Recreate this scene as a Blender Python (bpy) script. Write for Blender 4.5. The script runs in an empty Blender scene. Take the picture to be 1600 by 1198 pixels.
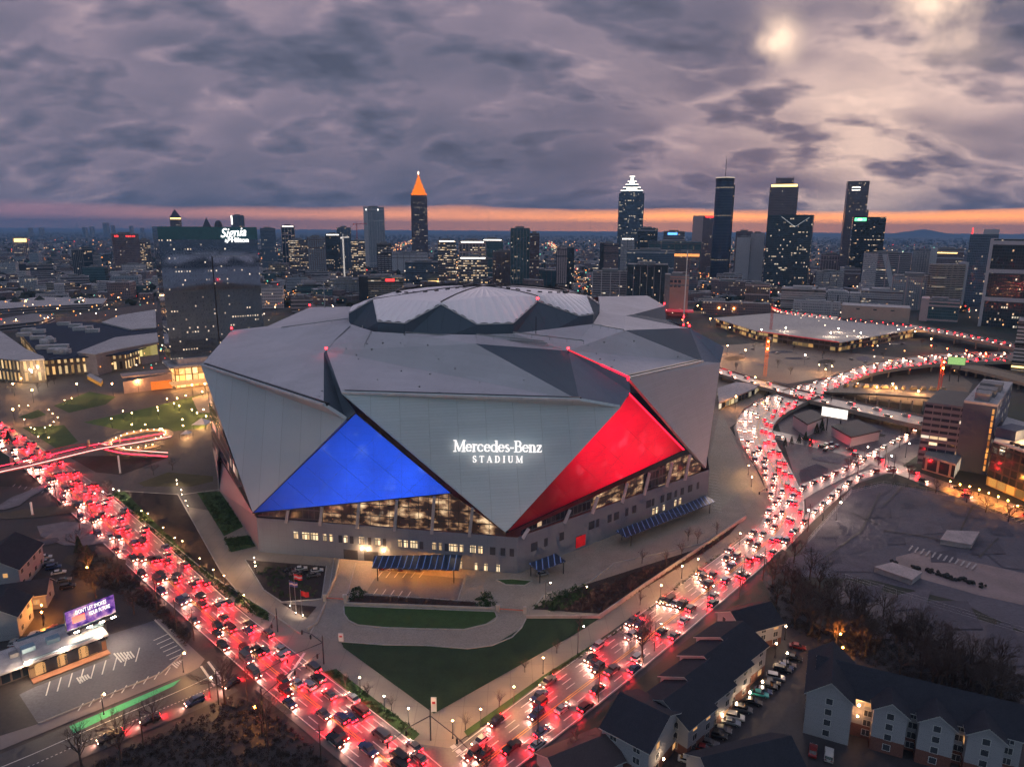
HAZE=8e-5; HEADL=25; TAILL=40; HP_=1700; TP_=3200; STEP=22; CSH=1.1; COF=-.012
import bpy, math, random
from mathutils import Vector, Matrix
R=math.radians; PI=math.pi
rnd=random.Random(7)
S=bpy.context.scene; COL=S.collection
# ---------------------------------------------------------------- camera geometry
F=1080.; CX,CY=800.,599.; H=120.; PIT=R(12.5); ROL=R(0.35)
def ray(px,py):
    u=(px-CX)/F; v=-(py-CY)/F
    c,s=math.cos(ROL),math.sin(ROL); u,v=u*c-v*s,u*s+v*c
    return Vector((u, math.cos(PIT)+v*math.sin(PIT), -math.sin(PIT)+v*math.cos(PIT)))
def P(px,py,z=0.):
    "surveyed point: where the sight line meets the level plane at height z"
    r=ray(px,py); t=(z-H)/r.z
    return Vector((r.x*t,r.y*t,z))
def PD(px,py,d):
    r=ray(px,py); t=d/r.y
    return Vector((r.x*t,d,H+r.z*t))
# ---------------------------------------------------------------- tagging helpers
def tag(o,label=None,cat=None,group=None,kind=None):
    if label: o['label']=label
    if cat: o['category']=cat
    if group: o['group']=group
    if kind: o['kind']=kind
    return o
def thing(name,label,cat,loc=(0,0,0),rz=0,group=None):
    o=bpy.data.objects.new(name,None); COL.objects.link(o)
    o.location=loc; o.rotation_euler=(0,0,rz); o.empty_display_size=1
    return tag(o,label,cat,group)
KIDS={}
def setp(o,p):
    if p is not None:
        o.parent=p; KIDS.setdefault(p.name,[]).append(o)
def copy_tree(o,parent=None):
    c=o.copy(); COL.objects.link(c)
    if parent is not None: setp(c,parent)
    for ch in KIDS.get(o.name,[]): copy_tree(ch,c)
    return c
class MB:
    def __init__(s): s.v=[];s.f=[];s.m=[];s.uv=[]
    def face(s,pts,mi=0,rot=0,uvs=None):
        pts=[Vector(p) for p in pts]; b=len(s.v); s.v+=pts
        s.f.append(tuple(range(b,b+len(pts)))); s.m.append(mi)
        if uvs: s.uv+=uvs; return
        n=Vector((0,0,0))
        for i in range(len(pts)):
            a=pts[i];c=pts[(i+1)%len(pts)]
            n+=Vector(((a.y-c.y)*(a.z+c.z),(a.z-c.z)*(a.x+c.x),(a.x-c.x)*(a.y+c.y)))
        if n.length<1e-9: n=Vector((0,0,1))
        n.normalize()
        if abs(n.z)>.93: U=Vector((1,0,0));V=Vector((0,1,0))
        else:
            U=Vector((0,0,1)).cross(n).normalized(); V=n.cross(U)
            if V.z<0: V=-V
        cr,sr=math.cos(rot),math.sin(rot)
        for p in pts:
            a,c=p.dot(U),p.dot(V); s.uv.append((a*cr-c*sr,a*sr+c*cr))
    def poly(s,pts,z0,z1,ms=0,mt=None,cap=True,bottom=True):
        mt=ms if mt is None else mt; n=len(pts)
        ar=sum(pts[i][0]*pts[(i+1)%n][1]-pts[(i+1)%n][0]*pts[i][1] for i in range(n))
        if ar<0: pts=pts[::-1]
        for i in range(n):
            a=pts[i];c=pts[(i+1)%n]
            s.face([(a[0],a[1],z0),(c[0],c[1],z0),(c[0],c[1],z1),(a[0],a[1],z1)],ms)
        if cap: s.face([(p[0],p[1],z1) for p in pts],mt)
        if bottom: s.face([(p[0],p[1],z0) for p in pts[::-1]],mt)
    def box(s,x0,x1,y0,y1,z0,z1,mi=0,mt=None,bottom=True):
        s.poly([(x0,y0),(x1,y0),(x1,y1),(x0,y1)],z0,z1,mi,mt,bottom=bottom)
    def obox(s,c,sx,sy,sz,rz=0,mi=0,mt=None):
        "box with base centre c"
        cc,ss=math.cos(rz),math.sin(rz)
        pts=[(c[0]+x*cc-y*ss,c[1]+x*ss+y*cc) for x,y in ((-sx/2,-sy/2),(sx/2,-sy/2),(sx/2,sy/2),(-sx/2,sy/2))]
        s.poly(pts,c[2],c[2]+sz,mi,mt)
    def tube(s,a,b,r0,r1=None,n=6,mi=0,cap=True):
        r1=r0 if r1 is None else r1; a=Vector(a);b=Vector(b);d=(b-a)
        if d.length<1e-6:return
        d.normalize(); u=d.orthogonal().normalized(); w=d.cross(u)
        A=[a+(u*math.cos(2*PI*i/n)+w*math.sin(2*PI*i/n))*r0 for i in range(n)]
        B=[b+(u*math.cos(2*PI*i/n)+w*math.sin(2*PI*i/n))*r1 for i in range(n)]
        for i in range(n):
            j=(i+1)%n; s.face([A[i],A[j],B[j],B[i]],mi)
        if cap: s.face(A[::-1],mi); s.face(B,mi)
    def ball(s,c,r,mi=0,sx=1,sz=1,jit=0,n=6,m=4,rg=None):
        c=Vector(c);P_=[]
        for j in range(m+1):
            th=PI*j/m;row=[]
            for i in range(n):
                q=1+(rg.uniform(-jit,jit) if jit else 0)
                row.append(c+Vector((math.sin(th)*math.cos(2*PI*i/n)*r*sx*q,math.sin(th)*math.sin(2*PI*i/n)*r*sx*q,math.cos(th)*r*sz*q)))
            P_.append(row)
        for j in range(m):
            for i in range(n):
                k=(i+1)%n
                if j==0: s.face([P_[0][0],P_[1][i],P_[1][k]],mi)
                elif j==m-1: s.face([P_[m][0],P_[j][k],P_[j][i]],mi)
                else: s.face([P_[j][i],P_[j+1][i],P_[j+1][k],P_[j][k]],mi)
    def build(s,name,mats,parent=None,world=False,smooth=False,loc=None):
        me=bpy.data.meshes.new(name)
        off=Vector((0,0,0))
        if world and parent is not None:
            q=parent
            while q is not None: off=off+q.location; q=q.parent
        if loc is not None: off=Vector(loc)
        me.from_pydata([tuple(v-off) for v in s.v],[],s.f)
        for m in (mats if isinstance(mats,(list,tuple)) else [mats]): me.materials.append(m)
        me.polygons.foreach_set('material_index',s.m)
        ul=me.uv_layers.new(name='UVMap'); flat=[]
        for u in s.uv: flat+=[u[0],u[1]]
        ul.data.foreach_set('uv',flat)
        if smooth: me.polygons.foreach_set('use_smooth',[True]*len(s.f))
        me.update()
        o=bpy.data.objects.new(name,me); COL.objects.link(o)
        if loc is not None: o.location=loc
        setp(o,parent); return o
def pprism(pts,th,mb,mi=0):
    "flat patch of 3D points given a thickness downwards"
    top=[Vector(p) for p in pts]; n=len(top)
    a=sum(top[i].x*top[(i+1)%n].y-top[(i+1)%n].x*top[i].y for i in range(n))
    if a<0: top=top[::-1]
    bot=[p-Vector((0,0,th)) for p in top]
    mb.face(top,mi); mb.face(bot[::-1],mi)
    for i in range(n):
        j=(i+1)%n; mb.face([bot[i],bot[j],top[j],top[i]],mi)
# ---------------------------------------------------------------- materials
class N:
    def __init__(s,name,world=False):
        if world:
            s.m=bpy.data.worlds.new(name)
        else: s.m=bpy.data.materials.new(name)
        s.m.use_nodes=True; s.t=s.m.node_tree; s.t.nodes.clear()
    def n(s,typ,**k):
        o=s.t.nodes.new(typ)
        for a,b in k.items():
            if a.startswith('i_'):
                key=a[2:]; key=int(key) if key.isdigit() else key.replace('_',' ')
                if isinstance(b,bpy.types.NodeSocket): s.t.links.new(b,o.inputs[key])
                else: o.inputs[key].default_value=b
            else: setattr(o,a,b)
        return o
    def l(s,a,b): s.t.links.new(a,b)
    def math(s,op,a,b=0.,c=None):
        o=s.t.nodes.new('ShaderNodeMath'); o.operation=op
        for i,x in enumerate((a,b,c)):
            if x is None: continue
            if isinstance(x,bpy.types.NodeSocket): s.t.links.new(x,o.inputs[i])
            else: o.inputs[i].default_value=x
        return o.outputs[0]
    def mix(s,f,a,b,bt='MIX'):
        o=s.t.nodes.new('ShaderNodeMix'); o.data_type='RGBA'; o.blend_type=bt
        for i,x in ((0,f),(6,a),(7,b)):
            if isinstance(x,bpy.types.NodeSocket): s.t.links.new(x,o.inputs[i])
            else:
                o.inputs[i].default_value=x if i==0 else (*x,1)
        return o.outputs[2]
    def ramp(s,fac,stops,interp='LINEAR'):
        o=s.t.nodes.new('ShaderNodeValToRGB'); o.color_ramp.interpolation=interp
        e=o.color_ramp.elements
        while len(e)<len(stops): e.new(.5)
        for i,(p,c) in enumerate(stops):
            e[i].position=p; e[i].color=(*c,1) if len(c)==3 else c
        s.t.links.new(fac,o.inputs[0]); return o.outputs[0]
def g3(v): return (v,v,v)
MC={}
def mat(name,base,rough=.7,metal=0,ns=.4,na=.35,bump=0,emit=None,es=0,spec=.4,sample=True,coord='Object',ns2=None):
    if name in MC: return MC[name]
    q=N(name); tc=q.n('ShaderNodeTexCoord')
    nz=q.n('ShaderNodeTexNoise',i_Scale=ns,i_Detail=6.,i_Roughness=.6,i_Vector=tc.outputs[coord])
    f=q.math('MULTIPLY_ADD',nz.outputs[0],na*2,1-na)
    if ns2:
        nb=q.n('ShaderNodeTexNoise',i_Scale=ns2,i_Detail=3.,i_Vector=tc.outputs[coord])
        f=q.math('MULTIPLY',f,q.math('MULTIPLY_ADD',nb.outputs[0],.8,.6))
    cm=q.n('ShaderNodeCombineColor',i_0=f,i_1=f,i_2=f)
    c=q.mix(1.,base,cm.outputs[0],'MULTIPLY')
    b=q.n('ShaderNodeBsdfPrincipled',i_Roughness=rough,i_Metallic=metal); q.l(c,b.inputs['Base Color'])
    b.inputs['Specular IOR Level'].default_value=spec
    if bump:
        bp=q.n('ShaderNodeBump',i_Strength=bump,i_Height=nz.outputs[0]); q.l(bp.outputs[0],b.inputs['Normal'])
    if emit:
        b.inputs['Emission Color'].default_value=(*emit,1); b.inputs['Emission Strength'].default_value=es
    o=q.n('ShaderNodeOutputMaterial',i_Surface=b.outputs[0])
    if not sample: q.m.cycles.emission_sampling='NONE'
    MC[name]=q.m; return q.m
def winmat(name,wall,glass=(.02,.03,.045),fh=3.8,bw=3.,mu=.15,mv=.25,p=.12,lit=(1,.62,.3),es=2.2,rough=.12,wrough=.7,cl=.012,lit2=(1,.85,.65),wspec=.3):
    "facade with a window grid in metres (UV): glass set in wall, some rooms lit"
    if name in MC: return MC[name]
    q=N(name); uv=q.n('ShaderNodeUVMap'); sp=q.n('ShaderNodeSeparateXYZ',i_0=uv.outputs[0])
    u=q.math('DIVIDE',sp.outputs[0],bw); v=q.math('DIVIDE',sp.outputs[1],fh)
    fu=q.math('FRACT',u); fv=q.math('FRACT',v)
    mu_=q.math('MULTIPLY',q.math('GREATER_THAN',fu,mu),q.math('LESS_THAN',fu,1-mu)) if mu>0 else None
    mv_=q.math('MULTIPLY',q.math('GREATER_THAN',fv,mv),q.math('LESS_THAN',fv,1-mv*.35))
    m=q.math('MULTIPLY',mu_,mv_) if mu_ is not None else mv_
    cv=q.n('ShaderNodeCombineXYZ',i_0=q.math('FLOOR',u),i_1=q.math('FLOOR',v))
    geo=q.n('ShaderNodeObjectInfo')
    q.l(q.math('MULTIPLY',geo.outputs['Random'],97.),cv.inputs[2])
    wn=q.n('ShaderNodeTexWhiteNoise',noise_dimensions='3D',i_Vector=cv.outputs[0])
    cvf=q.n('ShaderNodeVectorMath',operation='MULTIPLY',i_0=cv.outputs[0],i_1=(.21,.55,1))
    nz=q.n('ShaderNodeTexNoise',i_Scale=1.,i_Detail=2.,i_Vector=cvf.outputs[0])
    th=q.math('MULTIPLY',q.math('POWER',q.math('MULTIPLY',nz.outputs[0],1.55),3.),p*1.9)
    cf=q.n('ShaderNodeCombineXYZ',i_0=q.math('FLOOR',q.math('DIVIDE',u,7.)),i_1=q.math('FLOOR',v)); q.l(q.math('MULTIPLY',geo.outputs['Random'],31.),cf.inputs[2])
    wf=q.n('ShaderNodeTexWhiteNoise',noise_dimensions='3D',i_Vector=cf.outputs[0])
    th=q.math('ADD',q.math('MULTIPLY',th,.55),q.math('MULTIPLY',q.math('LESS_THAN',wf.outputs[0],min(.3,p*1.1)),.6))
    litm=q.math('MULTIPLY',q.math('LESS_THAN',wn.outputs[0],th),m)
    w2=q.n('ShaderNodeSeparateColor',i_0=wn.outputs[1])
    tc=q.n('ShaderNodeTexCoord'); n2=q.n('ShaderNodeTexNoise',i_Scale=.15,i_Detail=4.,i_Vector=tc.outputs['Object'])
    wl=q.mix(q.math('MULTIPLY',n2.outputs[0],.5),wall,tuple(c*.6 for c in wall))
    gl=q.mix(w2.outputs[0],glass,tuple(c*.45 for c in glass))
    c=q.mix(m,wl,gl)
    b=q.n('ShaderNodeBsdfPrincipled'); q.l(c,b.inputs['Base Color'])
    q.l(q.math('MULTIPLY_ADD',m,rough-wrough,wrough),b.inputs['Roughness'])
    q.l(q.math('MULTIPLY_ADD',m,.5-wspec,wspec),b.inputs['Specular IOR Level'])
    q.l(q.mix(w2.outputs[1],lit,lit2),b.inputs['Emission Color'])
    q.l(q.math('MULTIPLY',litm,q.math('MULTIPLY_ADD',w2.outputs[2],es*.85,es*.15)),b.inputs['Emission Strength'])
    q.n('ShaderNodeOutputMaterial',i_Surface=b.outputs[0]); q.m.cycles.emission_sampling='NONE'
    MC[name]=q.m; return q.m
def panelmat(name,base,pu,pv,lw=.12,dark=.72,rough=.5,lw2=None,ns=.03,na=.12,metal=0,spec=.35):
    "sheet cladding with seams every pu/pv metres"
    q=N(name); uv=q.n('ShaderNodeUVMap'); sp=q.n('ShaderNodeSeparateXYZ',i_0=uv.outputs[0])
    a=q.math('LESS_THAN',q.math('MULTIPLY',q.math('FRACT',q.math('DIVIDE',sp.outputs[0],pu)),pu),lw)
    b_=q.math('LESS_THAN',q.math('MULTIPLY',q.math('FRACT',q.math('DIVIDE',sp.outputs[1],pv)),pv),lw2 or lw)
    m=q.math('MAXIMUM',a,q.math('MULTIPLY',b_,.6))
    wn=q.n('ShaderNodeTexWhiteNoise',noise_dimensions='2D',i_Vector=q.n('ShaderNodeCombineXYZ',i_0=q.math('FLOOR',q.math('DIVIDE',sp.outputs[0],pu)),i_1=q.math('FLOOR',q.math('DIVIDE',sp.outputs[1],pv))).outputs[0])
    tc=q.n('ShaderNodeTexCoord'); nz=q.n('ShaderNodeTexNoise',i_Scale=ns,i_Detail=6.,i_Vector=tc.outputs['Object'])
    f=q.math('MULTIPLY',q.math('MULTIPLY_ADD',nz.outputs[0],na*2,1-na),q.math('MULTIPLY_ADD',wn.outputs[0],.06,.97))
    f=q.math('MULTIPLY',f,q.math('MULTIPLY_ADD',m,dark-1,1))
    c=q.mix(1.,base,q.n('ShaderNodeCombineColor',i_0=f,i_1=f,i_2=f).outputs[0],'MULTIPLY')
    b=q.n('ShaderNodeBsdfPrincipled',i_Roughness=rough,i_Metallic=metal); q.l(c,b.inputs['Base Color']); b.inputs['Specular IOR Level'].default_value=spec
    q.n('ShaderNodeOutputMaterial',i_Surface=b.outputs[0]); MC[name]=q.m; return q.m
def emi(name,col,s,sample=True): return mat(name,(.02,.02,.02),emit=col,es=s,sample=sample,na=0)
def etfe(name,col,col2,s,glow_pts,amb):
    "foil wall with backlight painted into its emission, fading from points glow_pts (x,y,z,reach)"
    q=N(name); uv=q.n('ShaderNodeUVMap'); geo=q.n('ShaderNodeNewGeometry')
    n3=q.n('ShaderNodeTexNoise',i_Scale=.16,i_Detail=3.,i_Vector=geo.outputs['Position'])
    n1=q.n('ShaderNodeTexNoise',i_Scale=.06,i_Detail=3.,i_Vector=geo.outputs['Position'])
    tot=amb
    for x,y,z,r in glow_pts:  # light falloff painted into the emission round each point
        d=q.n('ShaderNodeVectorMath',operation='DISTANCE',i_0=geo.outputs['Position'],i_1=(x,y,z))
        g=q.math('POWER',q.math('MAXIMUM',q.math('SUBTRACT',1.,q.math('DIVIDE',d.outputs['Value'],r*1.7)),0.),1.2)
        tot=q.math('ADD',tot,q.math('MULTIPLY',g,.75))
    sp=q.n('ShaderNodeSeparateXYZ',i_0=uv.outputs[0])
    j=q.math('LESS_THAN',q.math('FRACT',q.math('DIVIDE',sp.outputs[0],10.4)),.012)
    k=q.math('LESS_THAN',q.math('FRACT',q.math('DIVIDE',sp.outputs[1],2.6)),.04)
    jo=q.math('MULTIPLY_ADD',q.math('MAXIMUM',j,k),-.28,1.)
    hot=q.ramp(n3.outputs[0],[(.58,(0,0,0)),(.74,(1,1,1))])
    c=q.mix(q.math('MULTIPLY',hot,.5),col,col2)
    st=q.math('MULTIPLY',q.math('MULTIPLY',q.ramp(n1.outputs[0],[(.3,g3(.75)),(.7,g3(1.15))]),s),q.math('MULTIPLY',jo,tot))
    b=q.n('ShaderNodeBsdfPrincipled',i_Roughness=.2); b.inputs['Base Color'].default_value=(.10,.012,.02,1) if col[0]>.5 else (.015,.03,.12,1); b.inputs['Specular IOR Level'].default_value=.2; b.inputs['Roughness'].default_value=.45
    q.l(c,b.inputs['Emission Color']); q.l(st,b.inputs['Emission Strength'])
    q.n('ShaderNodeOutputMaterial',i_Surface=b.outputs[0]); return q.m
asphalt=mat('asphalt',(.05,.05,.055),rough=.55,ns=.25,na=.35,ns2=3.)
asphalt2=mat('worn_asphalt',(.075,.07,.085),rough=.7,ns=.12,na=.45,ns2=2.)
concrete=mat('concrete',(.28,.24,.205),rough=.85,ns=.15,na=.25,ns2=2.)
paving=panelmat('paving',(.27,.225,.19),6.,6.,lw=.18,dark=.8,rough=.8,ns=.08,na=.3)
kerbm=mat('kerb',(.33,.31,.29),rough=.85)
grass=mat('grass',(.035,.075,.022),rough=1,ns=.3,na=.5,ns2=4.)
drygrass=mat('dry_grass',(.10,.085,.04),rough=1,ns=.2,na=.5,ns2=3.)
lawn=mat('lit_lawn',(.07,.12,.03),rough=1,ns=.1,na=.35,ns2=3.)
soil=mat('soil',(.04,.028,.024),rough=1,ns=.5,na=.5,ns2=5.)
hedgem=mat('hedge',(.03,.055,.02),rough=1,ns=2.,na=.6,bump=.6)
redshrub=mat('bare_shrub',(.085,.045,.04),rough=1,ns=2.,na=.6)
bark=mat('bark',(.06,.045,.038),rough=1,ns=2.,na=.4)
twig=mat('twig',(.075,.055,.05),rough=1,ns=2.,na=.4)
leaf=mat('evergreen_leaf',(.03,.05,.025),rough=1,ns=3.,na=.6)
white_paint=mat('road_paint_white',(.6,.6,.58),rough=.7,ns=1.5,na=.3)
yellow_paint=mat('road_paint_yellow',(.6,.38,.06),rough=.7,ns=1.5,na=.3)
green_paint=mat('road_paint_green',(.06,.42,.2),rough=.7,ns=.6,na=.3)
darkmetal=mat('dark_metal',(.04,.042,.048),rough=.4,metal=.6)
steel=mat('steel',(.35,.36,.38),rough=.4,metal=.7)
whitewall=mat('white_wall',(.62,.6,.6),rough=.7,ns=.3,na=.15)
roofgrey=mat('flat_roof',(.2,.19,.2),rough=.85,ns=.06,na=.4,ns2=.6)
roofpale=mat('pale_flat_roof',(.38,.36,.38),rough=.85,ns=.04,na=.3,ns2=.5)
roofdark=mat('dark_flat_roof',(.035,.037,.045),rough=.7,ns=.06,na=.4)
bulb_w=emi('lamp_warm',(1,.5,.19),1100); bulb_c=emi('lamp_cool',(1,.74,.5),520)
bulb_p=emi('lamp_park',(1,.5,.2),420); bulb_o=emi('lamp_orange',(1,.34,.05),800); beacon_m=emi('beacon_red',(1,.01,.015),22)
# ---------------------------------------------------------------- text
def txt(s,size,mt,parent,loc,rot,name='sign_text',ext=.15,sx=1,shear=0,align='CENTER',bold=0,world=False,space=1):
    cu=bpy.data.curves.new(name,'FONT'); cu.body=s; cu.size=size; cu.extrude=ext; cu.shear=shear; cu.align_x=align; cu.align_y='CENTER'; cu.offset=bold; cu.space_character=space; cu.resolution_u=3
    o=bpy.data.objects.new(name+'_curve',cu); COL.objects.link(o)
    dg=bpy.context.evaluated_depsgraph_get(); me=bpy.data.meshes.new_from_object(o.evaluated_get(dg))
    bpy.data.objects.remove(o); me.name=name; me.materials.clear(); me.materials.append(mt)
    for p in me.polygons: p.material_index=0
    ob=bpy.data.objects.new(name,me); COL.objects.link(ob)
    if world:
        q=parent; off=Vector((0,0,0))
        while q is not None: off+=q.location; q=q.parent
        loc=Vector(loc)-off
    ob.location=loc; ob.rotation_euler=rot; ob.scale=(sx,1,1); setp(ob,parent); return ob
# ---------------------------------------------------------------- render, camera, world, sun
S.view_settings.view_transform='Standard'; S.view_settings.look='None'; S.view_settings.exposure=.32; S.view_settings.gamma=1
S.render.engine='CYCLES'; cy=S.cycles
cy.use_denoising=True; cy.use_adaptive_sampling=True; cy.adaptive_threshold=.035; cy.adaptive_min_samples=12; cy.max_bounces=5; cy.diffuse_bounces=2; cy.glossy_bounces=3; cy.transmission_bounces=3; cy.volume_bounces=0
cy.sample_clamp_indirect=2.; cy.sample_clamp_direct=40.; cy.caustics_reflective=False; cy.caustics_refractive=False; cy.use_light_tree=True
cam=bpy.data.cameras.new('camera'); co=bpy.data.objects.new('camera',cam); COL.objects.link(co); S.camera=co
cam.sensor_width=36; cam.lens=36*F/1600; cam.clip_end=90000; cam.clip_start=.5
co.matrix_world=Matrix.Translation((0,0,H))@Matrix.Rotation(PI/2-PIT,4,'X')@Matrix.Rotation(ROL,4,'Z')
def dirpx(px,py): return ray(px,py).normalized()
SUND=dirpx(1215,66)
elev=math.asin(SUND.z); azi=math.atan2(SUND.x,SUND.y)
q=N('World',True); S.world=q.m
tc=q.n('ShaderNodeTexCoord'); sp=q.n('ShaderNodeSeparateXYZ',i_0=tc.outputs['Generated'])
X,Y,Z=sp.outputs
sky=q.n('ShaderNodeTexSky'); sky.sky_type='NISHITA'; sky.sun_disc=False; sky.sun_elevation=R(2.); sky.sun_rotation=azi; sky.dust_density=3; sky.air_density=1.5
zc=q.math('MAXIMUM',Z,0.); zz=q.math('ADD',zc,.27)
cu_=q.math('DIVIDE',X,zz); cv_=q.math('DIVIDE',Y,zz)
kk=q.math('DIVIDE',2.9,q.math('ADD',zc,.38))
cvec=q.n('ShaderNodeCombineXYZ',i_0=q.math('MULTIPLY',X,kk),i_1=q.math('MULTIPLY',Y,kk),i_2=q.math('MULTIPLY',Z,6.2))
w0=q.n('ShaderNodeTexNoise',i_Scale=.35,i_Detail=2.,i_Vector=cvec.outputs[0])
warp=q.n('ShaderNodeVectorMath',operation='MULTIPLY_ADD',i_0=w0.outputs[1],i_1=(.6,.6,.45),i_2=cvec.outputs[0])
str_=q.n('ShaderNodeVectorMath',operation='MULTIPLY',i_0=warp.outputs[0],i_1=(.8,1.05,1))
def cn(vec,sc,det,ro): return q.n('ShaderNodeTexNoise',i_Scale=sc,i_Detail=det,i_Roughness=ro,i_Vector=vec).outputs[0]
def field(vec): # large decks + rolls + billows
    a=cn(vec,.6,2.,.45); b=cn(vec,1.15,7.,.53); w=cn(vec,2.3,3.,.4)
    bil=q.math('ABSOLUTE',q.math('MULTIPLY_ADD',w,2.,-1.))
    return q.math('ADD',q.math('ADD',q.math('MULTIPLY',a,.42),q.math('MULTIPLY',b,.5)),q.math('MULTIPLY',q.math('SUBTRACT',.5,bil),.22))
sunv=Vector((SUND.x,SUND.y,0)).normalized()
v2=q.n('ShaderNodeVectorMath',operation='ADD',i_0=str_.outputs[0],i_1=(sunv.x*.07,sunv.y*.07,.07))
f0=field(str_.outputs[0]); f1=field(v2.outputs[0])
class _o: pass
n1=_o(); n1.outputs=[f0]
f=q.math('ADD',q.math('MULTIPLY_ADD',q.math('SUBTRACT',f0,f1),CSH,f0),COF)
# azimuth warmth: right/front is the sunset side
side=q.math('MULTIPLY_ADD',X,.75,.5)
base=q.ramp(f,[(.28,(.066,.076,.12)),(.42,(.105,.11,.165)),(.52,(.155,.142,.20)),(.60,(.215,.18,.24)),(.68,(.31,.24,.29)),(.80,(.5,.37,.40))])
warmc=q.ramp(f,[(.28,(.07,.076,.115)),(.42,(.115,.115,.16)),(.52,(.20,.165,.20)),(.60,(.34,.255,.28)),(.68,(.56,.40,.38)),(.80,(.95,.68,.56))])
sidec=q.n('ShaderNodeClamp',i_Value=q.math('MULTIPLY',q.math('SUBTRACT',X,.12),2.2)).outputs[0]
c=q.mix(q.math('MULTIPLY',sidec,.42),base,warmc)
# openings where the light breaks through
n3g=q.n('ShaderNodeTexNoise',i_Scale=13.,i_Detail=5.,i_Vector=tc.outputs['Generated'])
def glow(d,k):
    dt=q.n('ShaderNodeVectorMath',operation='DOT_PRODUCT',i_0=tc.outputs['Generated'],i_1=tuple(d))
    return q.math('POWER',q.math('MAXIMUM',dt.outputs['Value'],0.),k)
g1=q.math('MULTIPLY',glow(dirpx(1208,66),3200.),q.ramp(n3g.outputs[0],[(.38,g3(.0)),(.64,g3(1.35)) ]))
g2=q.math('MULTIPLY',glow(dirpx(1480,-5),700.),q.ramp(n3g.outputs[0],[(.38,g3(0)),(.68,g3(1.5))]))
g3_=q.math('MULTIPLY',glow(dirpx(1300,70),30.),q.ramp(f,[(.50,g3(0)),(.72,g3(.25))]))
g4=q.math('MULTIPLY',glow(dirpx(1330,255),160.),q.ramp(f,[(.46,g3(0)),(.64,g3(.4))]))
gs=q.math('MINIMUM',q.math('ADD',q.math('ADD',g1,g2),q.math('ADD',g3_,g4)),1.)
c=q.mix(gs,c,(1.15,.82,.62))
# dusk band under the cloud deck
bn=q.n('ShaderNodeTexNoise',i_Scale=3.,i_Detail=4.,i_Vector=q.n('ShaderNodeCombineXYZ',i_0=X,i_1=q.math('MULTIPLY',Z,14.),i_2=Y).outputs[0])
bw_=q.math('MULTIPLY_ADD',bn.outputs[0],.030,.016)
fr=q.math('DIVIDE',zc,bw_)
band=q.ramp(fr,[(.0,g3(1)),(.6,g3(.9)),(1.,g3(0))])
az=q.n('ShaderNodeClamp',i_Value=q.math('MULTIPLY_ADD',X,1.35,.72)).outputs[0]
orange=q.mix(az,(.8,.36,.40),(4.6,1.45,.22))
front=q.n('ShaderNodeClamp',i_Value=q.math('MULTIPLY_ADD',Y,2.,-.2)).outputs[0]
c=q.mix(q.math('MULTIPLY',band,front),c,orange)
# opposite the sunset the dusk is bluer
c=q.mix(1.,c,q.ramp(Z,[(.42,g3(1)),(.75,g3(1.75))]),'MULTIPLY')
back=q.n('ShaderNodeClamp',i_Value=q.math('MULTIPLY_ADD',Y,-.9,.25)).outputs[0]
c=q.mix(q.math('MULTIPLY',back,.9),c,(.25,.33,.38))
below=q.math('LESS_THAN',Z,-.001)
c=q.mix(below,c,(.05,.06,.09))
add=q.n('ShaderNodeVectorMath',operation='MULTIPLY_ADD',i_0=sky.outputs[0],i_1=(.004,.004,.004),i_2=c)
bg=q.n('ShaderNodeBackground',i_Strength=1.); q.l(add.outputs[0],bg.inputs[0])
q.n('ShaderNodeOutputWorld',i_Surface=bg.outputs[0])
S.world.cycles.sampling_method='MANUAL'; S.world.cycles.sample_map_resolution=512
sl=bpy.data.lights.new('sun','SUN'); sl.energy=.5; sl.angle=R(25); sl.color=(1,.78,.7)
so=bpy.data.objects.new('sun',sl); COL.objects.link(so)
so.rotation_euler=Vector((SUND.x,SUND.y,max(SUND.z,.35))).to_track_quat('Z','Y').to_euler()
# ---------------------------------------------------------------- haze
q=N('haze_air'); vol=q.n('ShaderNodeVolumePrincipled'); vol.inputs['Color'].default_value=(.28,.50,.86,1); vol.inputs['Density'].default_value=HAZE
vol.inputs['Anisotropy'].default_value=0.
q.n('ShaderNodeOutputMaterial',i_Volume=vol.outputs[0])
if HAZE>0:
    mb=MB(); mb.box(-30000,30000,-400,34000,-3,470)
    tag(mb.build('haze',q.m),'thin blue dusk haze over the whole city','haze',kind='stuff')
# ---------------------------------------------------------------- ground
q=N('ground'); tc=q.n('ShaderNodeTexCoord')
a=q.n('ShaderNodeTexNoise',i_Scale=.004,i_Detail=9.,i_Roughness=.65,i_Vector=tc.outputs['Object'])
vv=q.n('ShaderNodeTexVoronoi',i_Scale=.022,i_Vector=tc.outputs['Object'])
c=q.ramp(a.outputs[0],[(.38,(.018,.028,.018)),(.5,(.035,.038,.036)),(.6,(.07,.065,.07)),(.72,(.11,.10,.105))])
c=q.mix(.35,c,q.mix(1.,c,vv.outputs['Color'],'MULTIPLY'))
b=q.n('ShaderNodeBsdfPrincipled',i_Roughness=.95); q.l(c,b.inputs['Base Color']); q.n('ShaderNodeOutputMaterial',i_Surface=b.outputs[0])
mb=MB(); mb.face([(-45000,-300,0),(45000,-300,0),(45000,60000,0),(-45000,60000,0)])
tag(mb.build('ground',q.m),'dark city ground stretching to the horizon',kind='structure')
def patch(name,px,m,z,label=None,cat=None,kind='structure'):
    mb=MB(); pts=[P(*p) for p in px]; pts=[(p.x,p.y,z) for p in pts]
    n=len(pts); ar=sum(pts[i][0]*pts[(i+1)%n][1]-pts[(i+1)%n][0]*pts[i][1] for i in range(n))
    if ar<0: pts=pts[::-1]
    mb.face(pts); return tag(mb.build(name,m),label,cat,kind=kind)
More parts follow.
